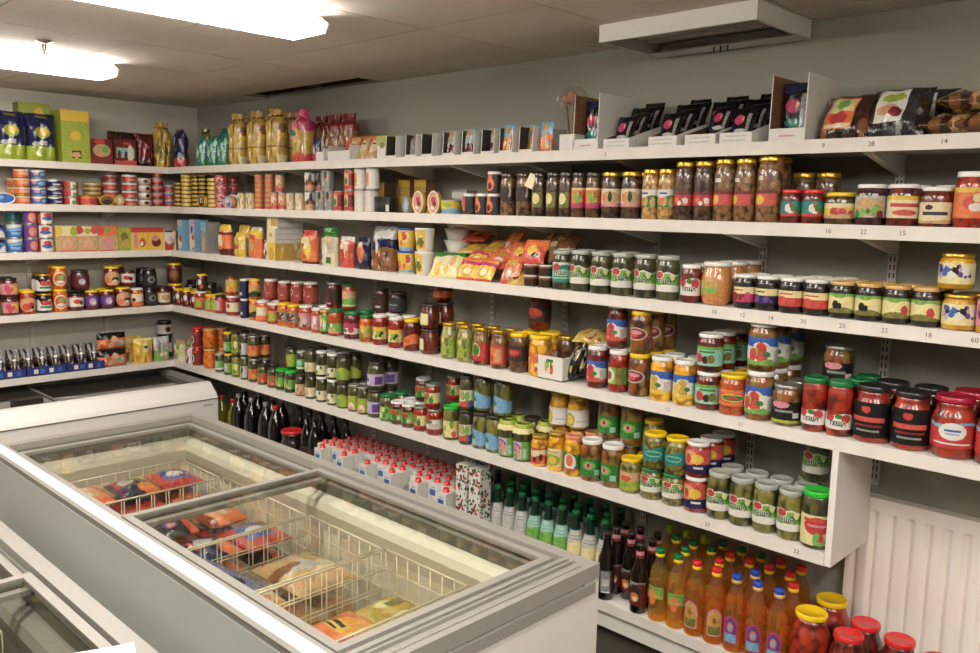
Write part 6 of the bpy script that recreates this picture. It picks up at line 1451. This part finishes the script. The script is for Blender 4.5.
for i, y in enumerate(UPY):
    a = MB(); a.box(XW + .0005, y - .0125, .5, XW + .012, y + .0125, 2.13)
    o = link('shelf_upright', a.mesh('shelf_upright', principled('upright_grey', (206, 202, 194), .4)))
    tag(o, 'wall upright behind the end-wall shelves, %s from the room corner' % ['first', 'second', 'third', 'fourth'][i], 'upright', 'slotted wall uprights')

# radiator
r = bpy.data.objects.new('radiator', None); C.objects.link(r); r.location = (0, 0, 0)
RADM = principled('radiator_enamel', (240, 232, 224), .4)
a = MB(); x = 4.02; front = []
while x < 5.35:
    front += [(x + .052 * k / 8, .284 + .015 * math.exp(-((k - 4) / 1.15) ** 2)) for k in range(8)]
    x += .052
poly = front + [(x, .298), (x, .322), (4.02, .322)]
n = len(front)
for (p, q) in zip(front, front[1:] + [(x, .298)]):
    a.quad((p[0], p[1], .34), (q[0], q[1], .34), (q[0], q[1], .97), (p[0], p[1], .97))
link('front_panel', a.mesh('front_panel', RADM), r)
a = MB(); a.box(4.02, .2985, .30, x, .322, 1.0); a.box(4.02, .284, .30, x, .2984, .34); a.box(4.02, .284, .97, x, .2984, 1.0)
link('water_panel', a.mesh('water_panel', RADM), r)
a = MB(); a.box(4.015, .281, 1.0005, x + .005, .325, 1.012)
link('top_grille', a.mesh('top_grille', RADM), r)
for xx in (4.3, 5.1):
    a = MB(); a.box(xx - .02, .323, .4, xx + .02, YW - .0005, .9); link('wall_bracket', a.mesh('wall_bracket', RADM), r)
tag(r, 'white ribbed panel radiator on the wall beside the shelf end panel', 'radiator')

# ------------------------------------------------------------ freezers
FW = principled('freezer_white', (226, 222, 218), .35)
FG = principled('freezer_grey_side', (190, 192, 186), .42, noise=.04, nscale=2)
FR = principled('freezer_frame_grey', (146, 142, 136), .35)
FD = principled('freezer_rail_dark', (110, 108, 100), .35)
FL = principled('freezer_liner', (232, 226, 206), .4)
GL = clear('lid_glass', (246, 247, 244), .015, .02)
ALU = principled('aluminium', (190, 188, 182), .3, .6)
def ring(a, x0, x1, y0, y1, z0, z1, t, mi=0):
    a.box(x0, y0, z0, x1, y0 + t, z1, None, mi); a.box(x0, y1 - t, z0, x1, y1, z1, None, mi)
    a.box(x0, y0 + t, z0, x0 + t, y1 - t, z1, None, mi); a.box(x1 - t, y0 + t, z0, x1, y1 - t, z1, None, mi)
def freezer(x0, x1, y0, y1, h, xm, label, near='low', grp=None, liner=None):
    r = bpy.data.objects.new('chest_freezer', None); C.objects.link(r); r.location = ((x0 + x1) / 2, (y0 + y1) / 2, 0)
    L = lambda n, mb, mt: link(n, mb.mesh(n, mt), r, Vector((0, 0, 0)) - Vector(r.location))
    e = .06
    a = MB()
    a.box(x0, y0 + .002, .06, x0 + e, y1 - .002, h - .05); a.box(x1 - e, y0 + .002, .06, x1, y1 - .002, h - .05)
    a.box(x0 + e, y0 + .004, .06, x1 - e, y1 - .004, .25)
    L('cabinet', a, FW)
    for nm, ya, yb in (('side_panel', y0, y0 + e), ('side_panel', y1 - e, y1)):
        a = MB(); a.box(x0 + .001, ya, .06, x1 - .001, yb, h - .04); L(nm, a, FG)
    a = MB(); ring(a, x0 + .04, x1 - .04, y0 + .04, y1 - .04, .0, .06, .03); L('plinth', a, FD)
    # liner: bulges inward under the frame, then drops to the well floor
    a = MB()
    prof = [(.058, h - .085), (.078, h - .09), (.098, h - .105), (.108, h - .13), (.10, h - .17), (.085, h - .21), (.085, .27)]
    pts = []
    for q, z in prof:
        b = a.add([(x0 + q, y0 + q, z), (x1 - q - .02, y0 + q, z), (x1 - q - .02, y1 - q, z), (x0 + q, y1 - q, z)])
        pts.append(b)
    for p, q in zip(pts, pts[1:]):
        for i in range(4):
            j = (i + 1) % 4
            a.face((p + j, p + i, q + i, q + j))
    a.face([pts[-1] + i for i in range(4)])
    L('liner', a, liner or FL)
    # frame rings
    a = MB(); ring(a, x0, x1, y0 + .004, y1, h - .04, h, .042); a.box(x1 - .10, y0 + .046, h - .04, x1 - .034, y1 - .034, h - .006)
    L('top_frame', a, FR)
    a = MB(); ring(a, x0 + .034, x1 - .1, y0 + .046, y1 - .034, h - .085, h - .022, .018); ring(a, x0 + .052, x1 - .118, y0 + .064, y1 - .052, h - .085, h - .05, .012)
    L('lid_rail', a, FD)
    a = MB()
    for q in (.02, .052, .07):
        a.box(x1 - q - .008, y0 + .05, h - .006 if q > .03 else h, x1 - q, y1 - .05, h + .004 if q > .03 else h + .003)
    L('end_rail', a, ALU)
    a = MB(); a.box(x0, y0 - .006, h - .012, x1, y0 + .030, h + .004); L('edge_trim', a, principled('bright_trim', (244, 240, 230), .3))
    a = MB(); a.box(x1 - .0002, y0 + .02, h - .075, x1 + .004, y1 - .02, h - .045); L('end_strip', a, FR)
    a = MB(); a.lathe([(0, 0), (.010, 0), (.011, .003), (.006, .006), (0, .006)], 14)
    s = L('screw_cap', a, FW); s.rotation_euler = (0, PI / 2, 0); s.location = (x1 + .0005 - r.location.x, (y0 + y1) / 2 - .07 - r.location.y, h - .115)
    for nm, xa, xb, z in (('left', x0 + .055, xm + .03, h - .036), ('right', xm - .03, x1 - .121, h - .016)):
        a = MB(); ring(a, xa, xb, y0 + .062, y1 - .050, z - .007, z + .007, .024)
        if nm == 'right':
            a.box(xa + .002, y0 + .09, z - .05, xa + .008, y1 - .08, z - .0071)
        f = L('lid_frame', a, FR)
        g = MB(); g.box(xa + .024, y0 + .086, z - .002, xb - .024, y1 - .074, z + .002)
        o = link('glass_pane', g.mesh('glass_pane', GL), f)
    tag(r, label, 'freezer', grp)
    return r
H1 = .943
freezer(1.475, 3.712, -1.425, -.605, H1, 2.535, 'open-topped chest freezer with sliding glass lids and bright edge strip, beside the shelves', grp=None)
freezer(1.75, 3.95, -2.46, -1.64, H1, 2.77, 'second glass-lidded chest freezer, alongside the first across a narrow gap', liner=principled('freezer_liner_grey', (150, 146, 138), .4))

# white chest freezer against the end wall
r = bpy.data.objects.new('chest_freezer', None); C.objects.link(r); r.location = (.15, -.8, 0)
L = lambda n, mb, mt: link(n, mb.mesh(n, mt), r, Vector((0, 0, 0)) - Vector(r.location))
ya, yb = -1.72, -.008
a = MB(); a.prism([(-.2, .05), (.555, .05), (.555, .765), (.545, .785), (.475, .842), (.452, .845), (.44, .845), (.44, .80), (-.2, .80)], 'y', ya, yb); L('cabinet', a, FW)
a = MB(); a.box(.549, ya + .002, .757, .5572, yb - .002, .764); L('front_groove', a, FD)
a = MB(); a.box(-.15, ya + .05, 0, .5, yb - .05, .05); L('plinth', a, FD)
a = MB(); a.prism([(-.2, .8002), (-.17, .8002), (-.17, .842), (-.2, .842)], 'y', ya, yb); a.box(-.17, yb - .03, .8002, .4398, yb, .842); a.box(-.17, ya, .8002, .4398, ya + .03, .842); L('top_frame', a, FR)
DG = principled('tinted_lid_glass', (66, 60, 54), .12, coat=.6, noise=.25, nscale=5)
for nm, p, q, z in (('l', ya + .032, -.80, .825), ('r', -.83, yb - .032, .815)):
    a = MB(); a.box(-.168, p, z - .006, .438, q, z); o = L('glass_lid', a, DG)
    a = MB(); e = q - .012 if nm == 'l' else p
    if nm == 'l': a.box(-.166, e, z + .0003, .436, e + .012, z + .006); link('lid_edge', a.mesh('lid_edge', FD), o)
a = MB(); a.box(.255, -1.0, .8252, .315, -.86, .846)
L('lid_handle', a, principled('dark_handle', (44, 30, 26), .4))
a = MB(); a.tube([(.30 + .13 * (1 - math.cos(PI * k / 28)), -.80 + .16 * math.sin(PI * k / 28), .8285) for k in range(15)], .005, 6); L('lid_seal', a, FR)
a = MB()
for k in range(5): a.box(.5551, -.092 + .011 * k, .725, .5556, -.085 + .011 * k, .732)
L('badge', a, principled('badge_grey', (90, 86, 84), .4))
tag(r, 'white chest freezer with slanted front edge and dark lids under the end-wall shelves', 'freezer')

# wire baskets in the first freezer
WIRE = principled('basket_wire', (226, 214, 186), .4, .2)
def basket(x0, x1, y0, y1, z0, z1, label):
    a = MB(); p = .055; t = .0021
    def bar(q, w, rr=t): a.tube([q, w], rr, 5)
    nx, ny, nz = max(1, round((x1 - x0) / p)), round((y1 - y0) / p), round((z1 - z0) / .06)
    for i in range(nx + 1):
        x = x0 + (x1 - x0) * i / nx
        bar((x, y0, z1), (x, y0, z0)); bar((x, y1, z1), (x, y1, z0)); bar((x, y0, z0), (x, y1, z0))
    for i in range(1, ny):
        y = y0 + (y1 - y0) * i / ny
        bar((x0, y, z1), (x0, y, z0)); bar((x1, y, z1), (x1, y, z0)); bar((x0, y, z0), (x1, y, z0))
    for k in range(nz + 1):
        z = z0 + (z1 - z0) * k / nz
        rr = .0036 if k == nz else t
        bar((x0, y0, z), (x1, y0, z), rr); bar((x1, y0, z), (x1, y1, z), rr); bar((x1, y1, z), (x0, y1, z), rr); bar((x0, y1, z), (x0, y0, z), rr)
    o = link('wire_basket', a.mesh('wire_basket', WIRE)); o['label'] = label; o['category'] = 'basket'; o['group'] = 'wire baskets in the freezer'
basket(1.60, 1.93, -1.30, -.735, .60, .775, 'wire basket at the end-wall end of the freezer, holding red and blue packs')
basket(1.955, 2.535, -1.30, -.735, .60, .785, 'wide wire basket under the overlapping lids with mixed dark packs')
basket(2.56, 2.955, -1.30, -.735, .53, .79, 'wire basket holding clear bags of pale frozen food')
basket(2.98, 3.345, -1.30, -.735, .53, .795, 'wire basket holding orange and yellow frozen packs, by the white end')
for k in range(4):
    pass

def FZ(key, desc, w, h, d, art, back, seed, kind='frozen_pack', mat=None):
    GOODS[key] = (desc, 'pack', lambda: bag(kind, w, h, d, art, back, 'pillow', mat, seed), w, h, d)
FZ('z_red', 'red frozen pack with blue picture', .22, .17, .05, [B_('R'), R_(-.7, .2, .6, .75, 'B'), E_(0, .5, .4, .2, 'W'), E_(.3, .6, .2, .1, 'N'), R_(-.9, .85, .9, .95, 'z')], 'R', 41)
FZ('z_navy', 'navy frozen pack with orange corner', .20, .15, .05, [B_('N'), E_(.6, .8, .5, .3, 'O'), E_(-.3, .4, .4, .2, 's'), R_(-.8, .1, .2, .2, 'R')], 'N', 42)
FZ('z_orange', 'orange frozen pack with pale script', .20, .15, .05, [B_('O'), E_(0, .5, .6, .3, 'a'), R_(-.5, .5, .5, .6, 'C'), U_(.15, .04, 3, 'r')], 'O', 43)
FZ('z_black', 'black frozen pack with red stripe', .20, .15, .05, [B_('k'), R_(-1, .6, 1, .8, 'z'), E_(.1, .35, .4, .16, 'P'), E_(.2, .35, .2, .1, 'p')], 'K', 44)
FZ('z_beige', 'beige frozen dumpling bag', .22, .17, .07, [B_('C'), X_(14, ['T', 'C', 'y', 's'], -.9, .05, .9, .95, .18, 3)], 'C', 45)
FZ('z_tan', 'clear bag of tan frozen pastry', .29, .225, .075, [B_('T'), X_(16, ['a', 'T', 'C', 's', 't'], -.9, .05, .9, .95, .2, 4)], 'T', 46)
FZ('z_clear', 'clear crumpled bag of whitish frozen food', .26, .205, .075, [B_('s'), X_(18, ['S', 'W', 's', 'C'], -.9, .05, .9, .95, .16, 5)], 's', 47)
FZ('z_violet', 'violet-blue frozen pack', .30, .14, .04, [B_((110, 108, 150)), R_(-.8, .3, .8, .45, 'u'), E_(.5, .6, .3, .2, 'N')], 'P', 48)
FZ('z_gold', 'orange frozen pack with dark lettering strip', .24, .18, .06, [B_('O'), E_(.2, .6, .6, .3, (240, 160, 40)), R_(-.9, .3, .1, .55, 'Y'), R_(-.8, .44, -.05, .5, 'k'), R_(-.8, .34, -.2, .39, 'k'), E_(.6, .3, .3, .2, 'z')], 'O', 49)
FZ('z_olive', 'mustard-yellow frozen pack', .22, .16, .05, [B_((190, 160, 50)), X_(8, ['V', 'o', 'y'], -.8, .1, .8, .9, .2, 6)], 'V', 50)
FZ('z_salmon', 'salmon-orange frozen pack with dark dots', .22, .14, .05, [B_((222, 104, 60)), E_(-.4, .3, .14, .1, 'K'), E_(.1, .35, .14, .1, 'N'), R_(-.8, .7, .8, .85, 'O'), E_(.6, .5, .3, .2, 'R')], 'z', 51)
FZ('z_meat', 'dark red frozen meat tray', .21, .235, .05, [B_((110, 22, 26)), X_(30, [(130, 30, 34), (86, 16, 20), (150, 70, 70), (70, 14, 18)], -.95, .05, .95, .95, .14, 7)], 'm', 52)
FZ('z_paper', 'crumpled white plastic bag lying on the lid of the second freezer', .20, .26, .05, [B_((246, 245, 242))], (246, 245, 242), 53, 'plastic_bag', principled('white_plastic_bag', (246, 245, 242), .4, bump=.3, bscale=30))
GOODS['z_paper'] = (GOODS['z_paper'][0], 'bag') + GOODS['z_paper'][2:]
RECS = []
def zp(key, x, y, z, rx, rz):
    h = GOODS[key][4]
    e = Euler((rx, 0, rz))
    p = Vector((x, y, z)) - e.to_matrix() @ Vector((0, 0, h / 2))
    o = put(key, p, e)
    RECS.append((o, key, 'F', (x, y, z)))
rz_ = random.Random(5)
def heap(keys, x0, x1, y0, y1, z0, nx, ny, dz=.06, tilt=.04):
    for i, k in enumerate(keys):
        l, q = divmod(i, nx * ny)
        ix, iy = q % nx, q // nx
        x = x0 + (x1 - x0) * (ix + .5) / nx; y = y0 + (y1 - y0) * (iy + .5) / ny
        zp(k, x, y, z0 + dz * (l + .5), -PI / 2 + rz_.uniform(-tilt, tilt), rz_.uniform(-.05, .05))
heap('z_navy z_orange z_black z_navy z_red z_orange z_orange z_navy z_red'.split(), 1.62, 1.91, -1.28, -.76, .605, 1, 3)
heap('z_black z_navy z_orange z_navy z_red z_black z_beige z_beige z_black z_navy z_orange z_red'.split(), 1.98, 2.52, -1.28, -.76, .605, 2, 3)
heap('z_clear z_tan z_tan z_tan'.split(), 2.58, 2.94, -1.28, -.76, .545, 1, 2, .095, .03)
zp('z_violet', 2.757, -1.20, .762, -1.52, .1)
heap('z_salmon z_olive z_salmon z_gold z_gold z_olive'.split(), 3.0, 3.33, -1.28, -.76, .575, 1, 3, .068, .03)
basket(1.95, 2.75, -2.335, -1.765, .60, .80, 'wire basket with dark red meat trays in the second freezer')
heap(['z_meat'] * 9, 1.97, 2.73, -2.03, -1.785, .61, 3, 1, .062, .0)
heap(['z_meat'] * 3, 1.97, 2.73, -2.31, -2.065, .61, 3, 1, .062, .0)
zp('z_paper', 3.40, -1.845, .975, -1.5, -.35)
a = MB(); a.box(-.016, -.0008, -.026, .016, .0008, .026)
o = link('paper_tag', a.mesh('paper_tag', principled('cream_paper', (246, 238, 200), .6)))
o.location = (2.895, .006, 1.972); o.rotation_euler = (0, .45, .55)
tag(o, 'cream paper tag tilted in front of a dark jar on the second shelf', 'paper tag')

# ------------------------------------------------------------ set out the goods
rj = random.Random(11)
for sh, key, pts in PLACES:
    d = GOODS[key]
    for (x, y, z) in pts:
        flat_thing = bool(d[5]) or key == 'milk'
        jz = rj.uniform(-.025, .025) if flat_thing else (rj.uniform(-.3, .2) if sh[0] == 'E' else rj.uniform(-.05, .5))
        rz = jz + (PI / 2 if sh[0] == 'E' else 0)
        o = put(key, (x, y, z), (0, 0, rz))
        RECS.append((o, key, sh, (x, y, z)))
for (sh, key, x, y, z, rx, rz) in SPECIAL:
    o = put(key, (x, y, z), (rx, 0, rz + (PI / 2 if sh[0] == 'E' else 0)))
    RECS.append((o, key, sh, (x, y, z)))

# ------------------------------------------------------------ labels: what it is, then where it stands among its like
ORD = 'first second third fourth fifth sixth seventh eighth ninth tenth eleventh twelfth thirteenth fourteenth fifteenth sixteenth seventeenth eighteenth nineteenth twentieth'.split()
ORD += ['twenty-' + w for w in ORD[:9]] + ['thirtieth']
def clusters(v, tol):
    out = {}
    n = -1; last = None
    for q in sorted(set(v)):
        if last is None or q - last > tol: n += 1
        out[q] = n; last = q
    return out, n + 1
fam = {}
for rec in RECS:
    fam.setdefault((GOODS[rec[1]][0], rec[2]), []).append(rec)
seen = {}
for (desc, sh), L in fam.items():
    cat = GOODS[L[0][1]][1]
    w, h, d = GOODS[L[0][1]][3:6]
    if sh == 'F':
        for i, rec in enumerate(sorted(L, key=lambda q: q[3][0])):
            in2 = rec[3][1] < -1.6
            where = 'on it' if False else ('in the second freezer' if in2 else 'in the freezer baskets')
            if rec[1] == 'z_paper': lab = desc
            elif len(L) == 1: lab = desc + ' ' + where
            else: lab = '%s %s, %s from the end wall' % (desc, where, ORD[i])
            tag(rec[0], lab, cat, None if len(L) == 1 else desc + 's ' + where)
        continue
    end = sh[0] == 'E'
    name = NAMES[sh[1]] + (' end-wall shelf' if end else ' shelf')
    along = [(-q[3][1] if end else q[3][0]) for q in L]
    deep = [(-q[3][0] if end else q[3][1]) for q in L]
    up = [q[3][2] for q in L]
    cd, nd = clusters(deep, .03)
    cz, nz = clusters(up, h * .4)
    sets = {}
    for q, a_, d_, u_ in zip(L, along, deep, up):
        sets.setdefault((cd[d_], cz[u_]), []).append((a_, q[0].name))
    for v in sets.values(): v.sort()
    for q, a_, d_, u_ in zip(L, along, deep, up):
        t = [desc]
        v = sets[(cd[d_], cz[u_])]
        if max(len(x) for x in sets.values()) > 1: t.append(ORD[v.index((a_, q[0].name))] + ' from corner')
        if nd > 1: t.append(['front row', 'second row', 'third row', 'fourth row', 'fifth row', 'sixth row', 'seventh row', 'back row'][min(7, cd[d_])])
        if nz > 1: t.append((['lower', 'upper'] if nz == 2 else [o_ + ' layer' for o_ in ORD])[cz[u_]])
        lab = ', '.join(t) + (', ' if len(t) > 1 else ' on ') + name
        k = seen.get(lab, 0); seen[lab] = k + 1
        if k:
            lab = ', '.join(t) + ', %s of its kind, ' % ORD[k] + name
        tag(q[0], lab, cat, None if len(L) == 1 else '%s on the %s' % (desc, name))
print('LONG', sorted(set(' | '.join([o['label']]) for o in bpy.data.objects if 'label' in o and len(o['label'].replace('-','').split()) > 16))[:40])
print('DUP', [k for k, v in seen.items() if v > 1][:20], max(len(o['label'].split()) for o in bpy.data.objects if 'label' in o))

# ------------------------------------------------------------ camera, world, view
cam = bpy.data.cameras.new('camera')
cam.sensor_width = 36; cam.sensor_fit = 'HORIZONTAL'; cam.lens = CAM_LENS; cam.clip_start = .02
co = bpy.data.objects.new('camera', cam); C.objects.link(co)
M = Matrix(CAM_ROT).to_4x4(); M.translation = CAM_LOC
co.matrix_world = M
sc = bpy.context.scene
sc.camera = co
w = bpy.data.worlds.new('room_air'); w.use_nodes = True
w.node_tree.nodes['Background'].inputs[0].default_value = (.5, .45, .4, 1)
w.node_tree.nodes['Background'].inputs[1].default_value = .005
sc.world = w
sc.view_settings.view_transform = 'Standard'; sc.view_settings.look = 'None'; sc.view_settings.gamma = 1.0
sc.view_settings.use_curve_mapping = False
sc.view_settings.exposure = EXPO
sc.cycles.use_denoising = True
sc.cycles.max_bounces = 10; sc.cycles.transparent_max_bounces = 32
sc.cycles.caustics_reflective = False; sc.cycles.caustics_refractive = False
sc.cycles.sample_clamp_indirect = 4.0
